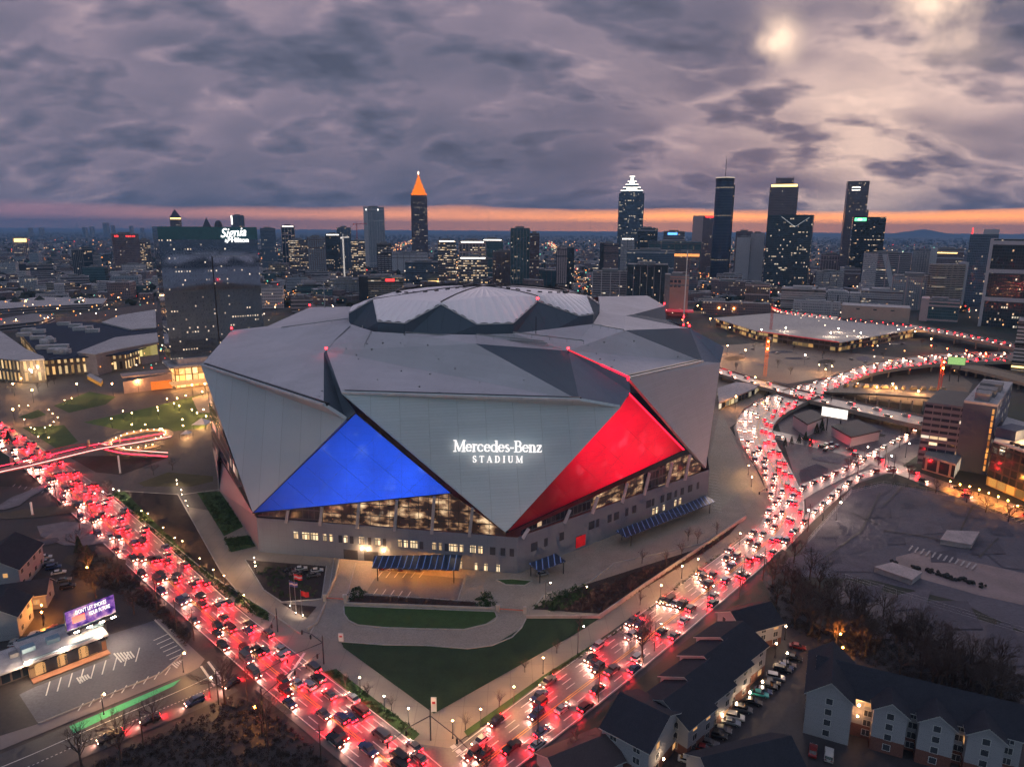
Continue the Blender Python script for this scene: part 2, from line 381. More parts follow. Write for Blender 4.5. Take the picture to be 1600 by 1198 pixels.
# stadium plaza and its neighbours
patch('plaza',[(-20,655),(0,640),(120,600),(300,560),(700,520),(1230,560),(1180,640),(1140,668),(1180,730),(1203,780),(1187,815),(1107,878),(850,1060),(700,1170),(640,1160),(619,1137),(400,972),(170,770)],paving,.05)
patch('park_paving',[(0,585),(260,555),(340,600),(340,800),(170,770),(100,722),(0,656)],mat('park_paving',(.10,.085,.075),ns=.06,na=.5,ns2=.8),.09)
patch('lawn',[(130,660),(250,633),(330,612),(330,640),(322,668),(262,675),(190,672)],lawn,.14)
patch('lawn',[(300,622),(332,612),(332,645),(310,645)],mat('park_deck',(.3,.25,.18)),.16)
for pl in ([(84,634),(140,612),(181,620),(165,632),(108,645)],[(28,652),(60,640),(72,648),(50,655)],[(35,668),(100,664),(122,690),(90,702)]): patch('lawn',pl,grass,.13)
patch('planting_bed',[(106,713),(180,712),(260,716),(190,742),(150,738)],soil,.14)
patch('planting_bed',[(216,755),(262,738),(333,744),(333,752),(300,760),(225,760)],drygrass,.14)
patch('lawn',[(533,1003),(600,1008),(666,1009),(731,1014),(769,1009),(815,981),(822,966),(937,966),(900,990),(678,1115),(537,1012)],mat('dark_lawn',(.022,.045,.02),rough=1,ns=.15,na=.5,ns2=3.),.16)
patch('driveway',[(522,873),(556,880),(600,882),(700,893),(800,897),(870,885),(960,842),(1110,785),(1170,745),(1180,780),(1155,815),(1095,850),(920,905),(832,945),(815,981),(769,1009),(731,1014),(666,1009),(600,1008),(533,1003),(484,992),(500,960),(512,935)],concrete,.12)
patch('side_parking_lot',[(1105,725),(1125,640),(1145,680),(1168,735),(1170,760),(1120,800),(1110,785)],mat('lot_concrete',(.24,.22,.18),ns=.05,na=.3,ns2=1.),.17)
patch('lawn',[(537,947),(773,956),(775,964),(759,975),(725,984),(600,981),(559,977),(540,965)],grass,.2)
patch('front_parking_lot',[(572,926),(715,938),(724,904),(690,901),(600,893),(585,905)],mat('lot_asphalt',(.13,.12,.13),ns=.1,na=.3,ns2=2.),.18)
patch('planting_bed',[(572,930),(744,941),(744,950),(541,944),(550,935)],soil,.2)
patch('planting_bed',[(383,875),(510,885),(503,936),(440,941),(412,922)],soil,.2)
patch('planting_bed',[(440,943),(495,948),(480,966),(460,956)],soil,.2)
patch('planting_bed',[(195,768),(278,773),(345,893),(400,955),(330,905)],soil,.2)
patch('lawn',[(308,770),(343,768),(386,820),(350,838)],grass,.2)
patch('lawn',[(350,842),(396,835),(403,853),(361,863)],grass,.2)
patch('lawn',[(173,772),(195,768),(330,900),(418,955),(420,970),(400,962)],grass,.19)
patch('lawn',[(506,1050),(525,1045),(656,1147),(644,1159)],grass,.19)
patch('lawn',[(850,1055),(996,962),(1107,874),(1160,832),(1165,838),(1110,882),(1000,970),(850,1068),(730,1150),(725,1143)],grass,.19)
patch('planting_bed',[(832,952),(920,912),(1095,856),(1158,815),(1140,835),(1095,866),(941,959)],soil,.2)
patch('planting_bed',[(775,906),(800,905),(832,908),(820,915),(790,914)],grass,.2)
patch('construction_yard',[(1290,598),(1346,590),(1480,570),(1520,600),(1500,640),(1359,625)],mat('yard_dirt',(.10,.08,.06),ns=.1,na=.5,ns2=1.),.05)
patch('island_ground',[(1215,660),(1240,640),(1290,622),(1359,650),(1469,676),(1450,700),(1400,735),(1340,755),(1262,815),(1258,775),(1240,740)],mat('island_m',(.13,.11,.12),ns=.05,na=.5,ns2=.7),.05)
patch('gulch_lot',[(1120,540),(1200,535),(1310,550),(1420,560),(1340,580),(1230,600),(1130,580)],mat('gulch_ground',(.16,.12,.09),ns=.03,na=.5,ns2=.6),.06)
patch('vacant_lot',[(1262,845),(1330,765),(1380,755),(1500,775),(1650,840),(1650,1010),(1540,960),(1500,940),(1360,905),(1230,900)],mat('vacant_lot',(.085,.08,.105),rough=.9,ns=.04,na=.5,ns2=.9),.05)
patch('vacant_lot',[(1320,905),(1400,930),(1640,1000),(1640,1120),(1500,1040),(1340,990),(1290,940)],mat('vacant_lot_dark',(.06,.055,.075),ns=.05,na=.4,ns2=.6),.07)
patch('slab',[(1400,870),(1440,860),(1530,880),(1620,900),(1620,950),(1530,930),(1400,893)],mat('slab_pink',(.19,.145,.155),ns=.1,na=.5,ns2=1.5),.10)
patch('residential_lot',[(850,1165),(1190,890),(1300,960),(1600,1080),(1650,1260),(780,1260)],mat('residential_asphalt',(.035,.033,.04),ns=.06,na=.5,ns2=1.),.04)
patch('residential_lawn',[(870,1165),(1190,905),(1220,960),(1020,1130),(960,1210)],mat('residential_lawn',(.022,.026,.016),ns=.2,na=.5,ns2=2.),.07)
patch('residential_lot',[(-60,760),(60,760),(180,868),(400,1062),(590,1215),(-60,1260)],mat('residential_dirt',(.038,.03,.03),ns=.06,na=.5,ns2=1.),.04)
patch('restaurant_parking_lot',[(150,998),(242,969),(291,1018),(251,1053),(60,1131),(30,1085),(55,1073),(173,1028)],mat('lot_blue_asphalt',(.085,.085,.11),ns=.08,na=.3,ns2=1.5),.1)
patch('sidewalk',[(242,969),(250,966),(320,1030),(306,1050),(283,1056),(108,1128),(0,1172),(0,1150),(60,1131),(251,1053),(291,1018)],mat('worn_sidewalk',(.17,.145,.15),ns=.2,na=.3),.14)
patch('sidewalk',[(400,1078),(420,1075),(600,1225),(580,1230)],mat('worn_sidewalk2',(.12,.11,.11),ns=.2,na=.3),.14)
patch('sidewalk',[(1165,640),(1146,668),(1151,690),(1176,722),(1192,750),(1200,785),(1184,815),(1107,872),(1000,952),(1000,960),(1107,880),(1188,820),(1206,785),(1196,748),(1180,720),(1156,690),(1151,668),(1168,648)],concrete,.3)
patch('back_street',[(0,1005),(35,1000),(102,985),(150,985),(150,992),(33,1031),(0,1040)],asphalt,.08)
# ---------------------------------------------------------------- stadium
ROOFM=panelmat('stadium_roof_membrane',(.47,.45,.50),12.,3.,lw=.16,dark=.86,rough=.75,ns=.05,na=.2,spec=.2)
FACM=panelmat('stadium_cladding',(.41,.48,.52),10.4,1.15,lw=.2,dark=.75,lw2=.14,rough=.45)
FACA=panelmat('stadium_cladding_slanted',(.38,.43,.48),10.,400.,lw=.22,dark=.72,rough=.45)
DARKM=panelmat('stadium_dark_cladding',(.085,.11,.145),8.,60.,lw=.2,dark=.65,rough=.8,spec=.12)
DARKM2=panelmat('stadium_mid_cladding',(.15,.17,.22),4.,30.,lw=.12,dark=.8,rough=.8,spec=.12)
BASEM=panelmat('stadium_base_cladding',(.13,.16,.215),3.2,2.4,lw=.07,dark=.75,rough=.5)
CUSHM=mat('roof_cushion',(.88,.80,.84),rough=.5,ns=.1,na=.08)
def interior(name):
    q=N(name); uv=q.n('ShaderNodeUVMap'); sp=q.n('ShaderNodeSeparateXYZ',i_0=uv.outputs[0])
    fu=q.math('FRACT',q.math('DIVIDE',sp.outputs[0],3.7)); fv=q.math('FRACT',q.math('DIVIDE',sp.outputs[1],4.4))
    mull=q.math('MULTIPLY',q.math('GREATER_THAN',fu,.06),q.math('GREATER_THAN',fv,.08))
    st=q.n('ShaderNodeVectorMath',operation='MULTIPLY',i_0=uv.outputs[0],i_1=(.45,.8,1)); a=q.n('ShaderNodeTexNoise',i_Scale=.42,i_Detail=3.,i_Roughness=.5,i_Vector=st.outputs[0])
    b2=q.n('ShaderNodeTexVoronoi',i_Scale=.55,i_Vector=uv.outputs[0]); dots=q.math('LESS_THAN',b2.outputs['Distance'],.07)
    e=q.math('MULTIPLY',q.ramp(a.outputs[0],[(.47,g3(.015)),(.58,g3(.28)),(.72,g3(1.))]),mull)
    e=q.math('ADD',e,q.math('MULTIPLY',q.math('MULTIPLY',dots,mull),.5))
    c=q.ramp(a.outputs[0],[(.4,(1,.36,.14)),(.65,(1,.68,.38))])
    b=q.n('ShaderNodeBsdfPrincipled',i_Roughness=.12); b.inputs['Base Color'].default_value=(.03,.035,.045,1); q.l(c,b.inputs['Emission Color']); q.l(e,b.inputs['Emission Strength'])
    q.n('ShaderNodeOutputMaterial',i_Surface=b.outputs[0]); q.m.cycles.emission_sampling='NONE'; return q.m
GLAZ=interior('stadium_interior_glass')
BLUEM=etfe('blue_lit_foil',(.016,.085,.78),(.10,.2,.85),.55,((-62,240,24,34),(-30,236,32,28),(-40,236,26,40)),.08)
REDM=etfe('red_lit_foil',(.88,.004,.026),(.95,.06,.10),1.05,((48,262,38,26),(60,275,30,24),(38,255,48,16)),.06)
REDM2=mat('grey_foil',(.28,.2,.24),rough=.2)

GLAZD=winmat('stadium_dark_glazing',(.08,.08,.1),glass=(.03,.035,.05),fh=3.6,bw=2.3,mu=.06,mv=.12,p=.05,es=.6,rough=.15)
WINL=winmat('stadium_lit_window',(.1,.1,.11),fh=2.2,bw=1.1,mu=.1,mv=.12,p=9,lit=(1,.62,.3),lit2=(1,.8,.5),es=1.5)
WIND=mat('dark_window',(.05,.055,.07),rough=.15,spec=.6)
CEN=P(745,470,80); CEN=Vector((-15,335,0))
st=thing('stadium','huge angular grey stadium with folded panel roof and blue and red lit glass triangles','stadium',(CEN.x,CEN.y,0))
W={}
def pt(k,*a): W[k]=P(*a); return W[k]
for k,a in dict(a1=(362,516,70),a2=(314,571,62),a3=(505.6,634,58),a4=(506,551,69.6),a5=(540,656,53),a6=(395,801,16),a7=(424,509,72),
  k0=(547,506,78),b1=(510,548,70),b2=(534,615,62),b3=(905.6,626,58),b4=(969,637,54),b5=(790,832,15),b6=(743,537,76),
  k1=(584,518,78),k2=(631,521,78),k3=(744,523,78),k4=(802,521,78),k5=(926.5,506,78),k6=(937,489,78),
  c1=(888,548,70),c2=(983,591,62),c3=(1098,565,58),c4=(1125.5,566.6,55),c5=(1103,731,14.5),c6=(976,516,76),c7=(985,612,57),
  d1=(1077,512,70),d2=(1131,542,62),d3=(1062,510,70.5),d4=(977.5,493,77),e1=(990,491,76),e2=(1039,478,71),e3=(1041,500,65),
  z1=(484,480,70),z2=(553,479,78),z3=(545,491,78),f1=(1012,462,72),bl=(405,862,0),bn=(808,896,0),br=(1105,778,0),bw=(343,765,0)).items(): pt(k,*a)
def along(a,b,t): return W[a].lerp(W[b],t)
W['p1']=P(556,645,55.9); W['p2']=P(706,770,28.4); W['r1']=P(984.5,614,55); W['r2']=P(1070,702,24.5)
def part(name,faces,m,parent=st,rot=0,mi=None,smooth=False,thick=0):
    mb=MB()
    for f in faces:
        pts=[W[x] if isinstance(x,str) else Vector(x) for x in f]
        mb.face(pts,0,rot)
        if thick:
            n=(pts[1]-pts[0]).cross(pts[2]-pts[0]).normalized()
            d=n*thick if n.dot(Vector((CEN.x,CEN.y,40))-pts[0])>0 else -n*thick
            q2=[p+d for p in pts]; mb.face(q2[::-1],0,rot)
            for i in range(len(pts)):
                j=(i+1)%len(pts); mb.face([pts[i],q2[i],q2[j],pts[j]],0,rot)
    return mb.build(name,m,parent,world=True,smooth=smooth)
def fan(keys): return [[keys[0],keys[i],keys[i+1]] for i in range(1,len(keys)-1)]
# roof wings
part('roof_wing',[['a2','a3','a4'],['a2','a4','a1'],['a1','a4','k0'],['a1','k0','a7']],ROOFM)
part('roof_wing',[['b1','b2','b3'],['b1','b3','b6'],['b1','b6','k2'],['b1','k2','k1'],['b1','k1','k0'],['b6','k3','k2'],['a4','b1','k0']],ROOFM,rot=.1)
part('roof_wing',[['c1','c2','c3'],['c1','c3','c6'],['c1','c6','k5'],['c1','k5','k4'],['c1','k4','k3'],['c1','k3','b6']],ROOFM,rot=.3)
part('roof_wing',[['c6','d1','d3'],['c6','d3','d4'],['c6','d4','k6'],['c6','k6','k5']],ROOFM)
part('roof_wing',[['a7','z1','z2'],['a7','z2','z3'],['a7','z3','k0']],ROOFM)
W['k7']=P(925,474,80); W['f2']=P(935,463,79)
part('roof_wing',[['k6','d4','e1'],['k6','e1','e2'],['k6','e2','f1'],['k6','f1','f2']],ROOFM)
# far side (not seen from the front): mirrored wings round the bowl
ang=lambda a,r,z:(CEN.x+math.cos(R(a))*r,CEN.y+math.sin(R(a))*r,z)
W['g1']=Vector((108,420,62));W['g2']=Vector((85,455,70));W['g3']=Vector((20,470,60));W['g4']=Vector((-60,478,60));W['g5']=Vector((-125,440,62));W['g6']=Vector((-152,380,60));
W['h1']=Vector(ang(60,50,79));W['h2']=Vector(ang(100,50,79));W['h3']=Vector(ang(140,52,79))
part('roof_wing',[['d1','d2','g1'],['d1','g1','e3'],['e3','g1','g2'],['e2','e3','g2'],['e2','g2','f1'],['f1','g2','g3'],['f1','g3','h1'],['f1','h1','f2'],['h1','g3','h2'],['g3','g4','h2'],['h2','g4','h3'],['g4','z1','h3'],['g4','g5','z1'],['z1','h3','z2'],['a1','a7','g6'],['a7','z1','g6'],['z1','g5','g6'],['a1','g6','a2']],ROOFM)
# recessed dark creases between the wings
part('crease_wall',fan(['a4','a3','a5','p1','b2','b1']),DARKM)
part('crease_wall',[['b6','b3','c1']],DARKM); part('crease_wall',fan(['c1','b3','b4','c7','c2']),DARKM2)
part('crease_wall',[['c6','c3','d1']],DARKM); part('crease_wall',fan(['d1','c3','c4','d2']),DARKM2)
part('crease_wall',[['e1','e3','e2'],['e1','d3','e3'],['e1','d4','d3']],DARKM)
# outer panels
part('wing_panel',fan(['a2','a6','a5','a3']),FACA,rot=-.35,thick=1.2)
bp=part('wing_panel',fan(['b2','b5','b4','b3']),FACM,thick=1.2)
part('wing_panel',fan(['c2','c5','c4','c3']),panelmat('stadium_cladding_right',(.42,.39,.42),11.,1.15,lw=.2,dark=.8,lw2=.12,rough=.45),thick=1.2)
for k,l in (('a2','a3'),('b2','b3'),('c2','c3')):   # fold gutters
    mb=MB(); a,b=W[k],W[l]; dr=(Vector((CEN.x,CEN.y,0))-Vector((a.x,a.y,0))).normalized()
    mb.tube(a+dr*1.6+Vector((0,0,.5)),b+dr*1.6+Vector((0,0,.5)),.8,n=4); mb.build('fold_gutter',darkmetal,st,world=True)
    mb=MB(); mb.tube(a+Vector((0,0,.35)),b+Vector((0,0,.35)),.5,n=4); mb.build('fold_trim',mat('fold_trim',(.5,.5,.53),rough=.4),st,world=True)
# lit foil triangles
part('blue_glass_wall',[['a6','p2','p1']],BLUEM); part('red_glass_wall',[['b5','r2','r1'],],REDM)
mb=MB(); mb.tube(W['c1']+Vector((0,0,.4)),W['c2']+Vector((0,0,.4)),.25); mb.build('roof_edge_glow',emi('red_spill_dim',(1,.01,.03),1.2,False),st,world=True)  # glowing tube added for red light spilling onto the roof edge
mb=MB(); mb.tube(W['c2'].lerp(W['c1'],.45)+Vector((0,0,.4)),W['c2']+Vector((0,0,.4)),.4)
mb.tube(W['c2']+Vector((-.5,-.3,.2)),W['r1']+Vector((-.6,-.6,0)),.45); mb.tube(W['r1']+Vector((-.6,-.6,0)),W['r2']+Vector((-.6,-.6,0)),.35); mb.build('roof_edge_glow',emi('red_spill',(1,.01,.03),3.5),st,world=True)  # brighter added tubes, red spill from the foil shaped as strips
for e,f_,m_ in (('a6','p1',darkmetal),('p1','p2',darkmetal),('a6','p2',darkmetal),('b5','r1',darkmetal),('b5','r2',darkmetal)):
    mb=MB(); mb.tube(W[e]+Vector((0,-.3,0)),W[f_]+Vector((0,-.3,0)),.22,n=4); mb.build('foil_frame',m_,st,world=True)
for e,f_,g_,m_ in (('a6','p1','p2',3),('b5','r1','r2',4)):   # cell frames on the foil
    mb=MB()
    for i in range(1,6):
        t=i/6; mb.tube(W[e].lerp(W[f_],t)+Vector((0,-.25,0)),W[e].lerp(W[g_],t)+Vector((0,-.25,0)),.045,n=3,cap=False)
    for i in range(1,m_+1):
        t=i/(m_+1); a=W[f_].lerp(W[g_],t); b=W[e].lerp(W[g_],t); mb.tube(a+Vector((0,-.25,0)),b+Vector((0,-.25,0)),.045,n=3,cap=False)
    mb.build('foil_joint',mat('joint_'+e,(.05,.08,.3) if e=='a6' else (.35,.05,.06),rough=.5),st,world=True)
# base walls
zt=14
def wl(t,z,o=0):
    p=W['bl'].lerp(W['bn'],t); return Vector((p.x,p.y-o,z))
def wr(t,z,o=0):
    p=W['bn'].lerp(W['br'],t); return Vector((p.x+o*.6,p.y-o*.75,z))
mb=MB()
mb.face([wl(0,0),wl(1,0),wl(1,zt),wl(0,zt)]); mb.face([wr(0,0),wr(1,0),wr(1,zt),wr(0,zt)])
sideT=P(332,698,12)
mb.face([W['bw'],W['bl'],wl(0,zt),sideT])
rb=Vector((112,392,0)); mb.face([W['br'],rb,rb+Vector((0,0,14)),wr(1,zt)])
back=[(100,440),(60,465),(-40,470),(-125,435),(-150,380)]
pl=[rb]+[Vector((x,y,0)) for x,y in back]+[W['bw']]
for i in range(len(pl)-1):
    a,b=pl[i],pl[i+1]; mb.face([a,b,b+Vector((0,0,14)),a+Vector((0,0,14))])
mb.build('base_wall',BASEM,st,world=True)
mb=MB(); tops=[Vector((p.x,p.y,14)) for p in pl]; rim=[W['d2'],W['g1'],W['g2'],W['g3'],W['g4'],W['g5'],W['g6'],W['a2']]
for i in range(len(tops)-1): mb.face([tops[i],tops[i+1],rim[i+1],rim[i]])
mb.build('back_panel',FACA,st,world=True)
# upper glazing between base wall and foil
def pb(t,za,zb): pass
LG=[('a6','p2'),('b5','r2')]
def gl_left(t): # top of glazing along blue bottom edge, then along B edge to its point
    a=W['a6'];b=W['p2'];xx=W['bl'].lerp(W['bn'],t).x
    if xx<b.x: k=(xx-a.x)/(b.x-a.x); z=a.z+(b.z-a.z)*max(0,k)
    else: k=(xx-b.x)/(W['b5'].x-b.x); z=b.z+(W['b5'].z-b.z)*min(1,k)
    return z
def gl_right(t):
    a=W['b5'];b=W['r2'];xx=W['bn'].lerp(W['br'],t).x
    if xx<b.x: return a.z+(b.z-a.z)*max(0,(xx-a.x)/(b.x-a.x))
    return b.z+(W['c5'].z-b.z)*min(1,(xx-b.x)/(W['c5'].x-b.x))
cols=[0.0,.12,.255,.40,.545,.685,.825,.96]
for i in range(len(cols)-1):
    mb=MB(); a,b=cols[i],cols[i+1]
    N_=4
    for j in range(N_):
        s0=a+(b-a)*j/N_; s1=a+(b-a)*(j+1)/N_
        mb.face([wl(s0,zt,-.8),wl(s1,zt,-.8),wl(s1,max(zt+.05,gl_left(s1)),-.8),wl(s0,max(zt+.05,gl_left(s0)),-.8)])
    mb.build('glass_bay',GLAZ if i>=2 else GLAZD,st,world=True)
    mb=MB(); mb.tube(wl(a,zt-1,.1),wl(a+(.012 if i>0 else 0),gl_left(a),.1),.8,.7,n=4); 
    if i: mb.build('column',mat('column_grey',(.26,.27,.3)),st,world=True)
colr=[0.02,.2,.33,.48,.60,.73,.84,.95]
for i in range(len(colr)-1):
    mb=MB(); a,b=colr[i],colr[i+1]
    for j in range(4):
        s0=a+(b-a)*j/4; s1=a+(b-a)*(j+1)/4
        mb.face([wr(s0,zt,-.8),wr(s1,zt,-.8),wr(s1,max(zt+.05,gl_right(s1)),-.8),wr(s0,max(zt+.05,gl_right(s0)),-.8)])
    mb.build('glass_bay',GLAZ if i in(2,3,5,6) else GLAZD,st,world=True)
    mb=MB(); mb.tube(wr(a,zt-1,.1),wr(a+.025,gl_right(min(1,a+.02)),.1),.9,.8,n=4); mb.build('column',mat('column_mauve',(.34,.30,.33)),st,world=True)
mb=MB(); mb.face([W['bw']+Vector((0,0,0)),wl(0,.0),W['a6'],W['a2'],sideT]); 
part('side_glass_wall',[[sideT,wl(0,zt),'a6'],[sideT,'a6',P(325,612,40)]],winmat('side_glass',(.07,.08,.11),glass=(.05,.06,.09),fh=4,bw=4,mu=.05,mv=.1,p=.05,lit=(1,.1,.08),es=.8))
# windows in the base wall
def wwin(f,t,w,z,h,lit,name='window'):
    mb=MB(); L=(W['bn']-W['bl']).length if f is wl else (W['br']-W['bn']).length
    dt=w/L/2; a=f(t-dt,z,.12);b=f(t+dt,z,.12)
    mb.face([a,b,b+Vector((0,0,h)),a+Vector((0,0,h))]); a2=f(t-dt,z,0);b2=f(t+dt,z,0)
    mb.face([a2,a,a+Vector((0,0,h)),a2+Vector((0,0,h))]); mb.face([b,b2,b2+Vector((0,0,h)),b+Vector((0,0,h))]); mb.face([a+Vector((0,0,h)),b+Vector((0,0,h)),b2+Vector((0,0,h)),a2+Vector((0,0,h))])
    o=mb.build(name,WINL if lit else WIND,st,world=True)
for x,w,l in [(473,1.6,1),(488,2.8,1),(501,2.8,1),(517,1.4,1),(526,1.4,1),(540,1.4,0),(548,1.4,1),(557,1.4,0),(572,2,1),(584,1.2,0),(596,2.4,1),(606,1.2,0),(629,1.4,1),(638,1.4,1),(650,2.6,1),(661,1.4,0),(680,1.4,1),(689,1.3,1),(698,1.3,0),(708,3.0,1),(720,1.3,1),(737,2,1),(748,1.5,1),(766,2,0),(781,1.6,0),(794,1.6,0)]:
    t=(x-409)/(808-409); t=t*1.03-.015+.04*t*(1-t); wwin(wl,t,w,6.6,2.9,l)
for i,t in enumerate((.07,.12,.19,.33,.36,.42,.455,.51,.55,.63,.655,.71,.75,.79,.83,.88,.93)):
    wwin(wr,t,(3,1.6,2.2)[i%3],6.5,3.2,0)
for t in (.765,.79,.85,.885,.93): wwin(wl,t,1.2,.3,2.6,1,'door')
for t in (.37,.45): wwin(wl,t,5.5,.2,3.8,0,'door')
for t in (.66,.68,.72,.79,.82): wwin(wr,t,1.3,2.5,2.6,1)
wwin(wr,.27,3.2,1.2,4.5,0,'door')
# cupola
zp=89; pk=[P(583,468,zp),P(689,476,zp),P(840,471,zp),P(915.6,462,zp)]
lows=[(P(590,502.5,82),P(633,505.6,82)),(P(745,507,82),P(801.6,505.6,82)),(P(905.6,494,82),P(927,491,82))]
cc=Vector((-14,334,95))
for a in (40,75,112,150): pk.append(Vector((cc.x+math.cos(R(a))*47,cc.y+math.sin(R(a))*44,zp)))
def lo(p,q_): # low pair pushed outwards between two peaks
    r=[]
    for t in (.36,.64):
        m=p.lerp(q_,t); d=Vector((m.x-cc.x,m.y-cc.y,0)).normalized(); r.append(Vector((m.x,m.y,82))+d*11)
    return tuple(r)
for i in range(3,7): lows.append(lo(pk[i],pk[(i+1)]))
lows.append((Vector((-80,345,82)),P(545,490,82))); lows[3]=(P(937,476,82),P(937,476,82)+Vector((-4,14,0)))
def zs(x,y):
    r=math.hypot(x-cc.x,y-cc.y); return 89+4.6*(1-min(1.,r/49)**2)
for i in range(8):
    p,q_=pk[i],pk[(i+1)%8]; l1,l2=lows[i]; path=[p,l1,l2,q_]
    def bp_(a,b): m=(a+b)/2; return Vector((m.x,m.y,76))
    base=[bp_(lows[i-1][1],l1),Vector((l1.x,l1.y,76)),Vector((l2.x,l2.y,76)),bp_(l2,lows[(i+1)%8][0])]
    mb=MB()
    for j in range(3): mb.face([base[j],base[j+1],path[j+1]-Vector((0,0,.2)),path[j]-Vector((0,0,.2))])
    mb.build('cupola_wall',DARKM,st,world=True)
    tot=sum((path[j+1]-path[j]).length for j in range(3)); ns=12; sub=4; n_=ns*sub
    def atp(s):
        d=s*tot
        for j in range(3):
            L=(path[j+1]-path[j]).length
            if d<=L or j==2: return path[j].lerp(path[j+1],min(1,d/L))
            d-=L
    mb=MB(); grid=[]
    for c_ in range(n_+1):
        s_=c_/n_; bpt=atp(s_); ch=p.lerp(q_,s_); bul=math.sin(PI*((s_*ns)%1))*.75 if c_%sub else 0
        col=[]
        for r_ in range(5):
            t=r_/4; v=bpt.lerp(ch,t); top=zs(ch.x,ch.y); v.z=bpt.z+(top-bpt.z)*t**.85+bul*(1-.7*t)+.1; col.append(v)
        ins=(.3,.62,.95)
        for t in ins:
            v=ch.lerp(Vector((cc.x,cc.y,0)),t); v.z=zs(v.x,v.y)+.1+(bul*.5*(1-t) if i==1 else bul*.12); col.append(v)
        grid.append(col)
    for c_ in range(n_):
        for r_ in range(7): mb.face([grid[c_][r_],grid[c_+1][r_],grid[c_+1][r_+1],grid[c_][r_+1]])
        mb.face([grid[c_][7],grid[c_+1][7],(cc.x,cc.y,zs(cc.x,cc.y)+.1)])
    mb.build('roof_cushion',CUSHM,st,world=True)
    mb=MB()
    for j in range(6):
        a=p.lerp(Vector((cc.x,cc.y,0)),j/6);b=p.lerp(Vector((cc.x,cc.y,0)),(j+1)/6); a.z=zs(a.x,a.y)+.35;b.z=zs(b.x,b.y)+.35; mb.tube(a,b,.3,n=4)
    for a,b in zip(path,path[1:]): mb.tube(a+Vector((0,0,.2)),b+Vector((0,0,.2)),.3,n=4,mi=1)
    mb.build('cushion_seam',[darkmetal,mat('cupola_edge',(.6,.58,.6))],st,world=True)
for s_,cxo,cyo in ((-1,-24,4),(1,23,6)): # dark joint rings of the closed roof
    mb=MB(); n=44
    for i in range(n):
        if i%2 and 24<i<40: continue
        a0,a1=2*PI*i/n,2*PI*(i+(1.02 if not 24<i<40 else .75))/n; w_=3. if (i<13 or 38<i or s_<0 and 13<i<26) else 1.6
        q4=[]
        for a in (a0,a1):
            x=cc.x+cxo+math.cos(a)*18; y=cc.y+cyo+math.sin(a)*23; q4.append(Vector((x,y,zs(x,y)+.9)))
        mb.tube(q4[0],q4[1],.75 if w_>2 else .4,n=4)
    mb.build('roof_joint_ring',darkmetal,st,world=True)
mb=MB(); rv=random.Random(4)
for tri in (('a1','a3','a4'),('b1','b2','b3'),('b1','b3','b6'),('c1','c2','c3'),('c1','c3','c6'),('b1','b6','k2')):
    for _ in range(7):
        u_,v_=rv.random(),rv.random()
        if u_+v_>1: u_,v_=1-u_,1-v_
        p=W[tri[0]]*(1-u_-v_)+W[tri[1]]*u_+W[tri[2]]*v_; s_=rv.uniform(.15,.4); mb.obox((p.x,p.y,p.z-.2),s_*1.6,s_,s_+.3,rv.random())
mb.build('roof_vents',roofgrey,st,world=True)
# roof rails, mast, beacons
for a,b in (((547,512,77),(512,545,70)),((567,512,77),(563,525,75)),((580,520,78),(570,540,74)),((633,522,78.5),(855,539,73)),((744,525,78.5),(850,536,74)),((802,522,79),(912,535,73)),((975,518,77),(926,509,79)),((440,514,73),(545,500,78.5))):
    A=P(*a);B=P(*b); mb=MB(); mb.tube(A+Vector((0,0,.8)),B+Vector((0,0,.8)),.3,n=4)
    for i in range(0,9,2): c_=A.lerp(B,i/8); mb.tube(c_-Vector((0,0,.8)),c_+Vector((0,0,.8)),.12,n=4)
    mb.build('roof_rail',steel,st,world=True)
mb=MB(); a=P(837,545,70.5); mb.tube(a,a+Vector((0,0,14)),.15,n=5); mb.build('roof_mast',darkmetal,st,world=True)
for x,y,z in ((362,516,71),(510,548,71),(840,470,91),(888,548,71),(484,479,71),(1038,477,72),(1077,512,71)):
    b=P(x,y,z); mb=MB(); mb.tube(b-Vector((0,0,1)),b+Vector((0,0,.6)),.12,n=5,mi=0); mb.ball(b+Vector((0,0,1.1)),.55,1); mb.build('roof_beacon',[darkmetal,beacon_m],st,world=True)
mb=MB(); a=P(492,484,71);b=P(500,497,71); mb.tube(a,b,.35,n=4,mi=0); mb.build('roof_edge_glow',emi('roof_warm',(1,.6,.35),6),st,world=True)
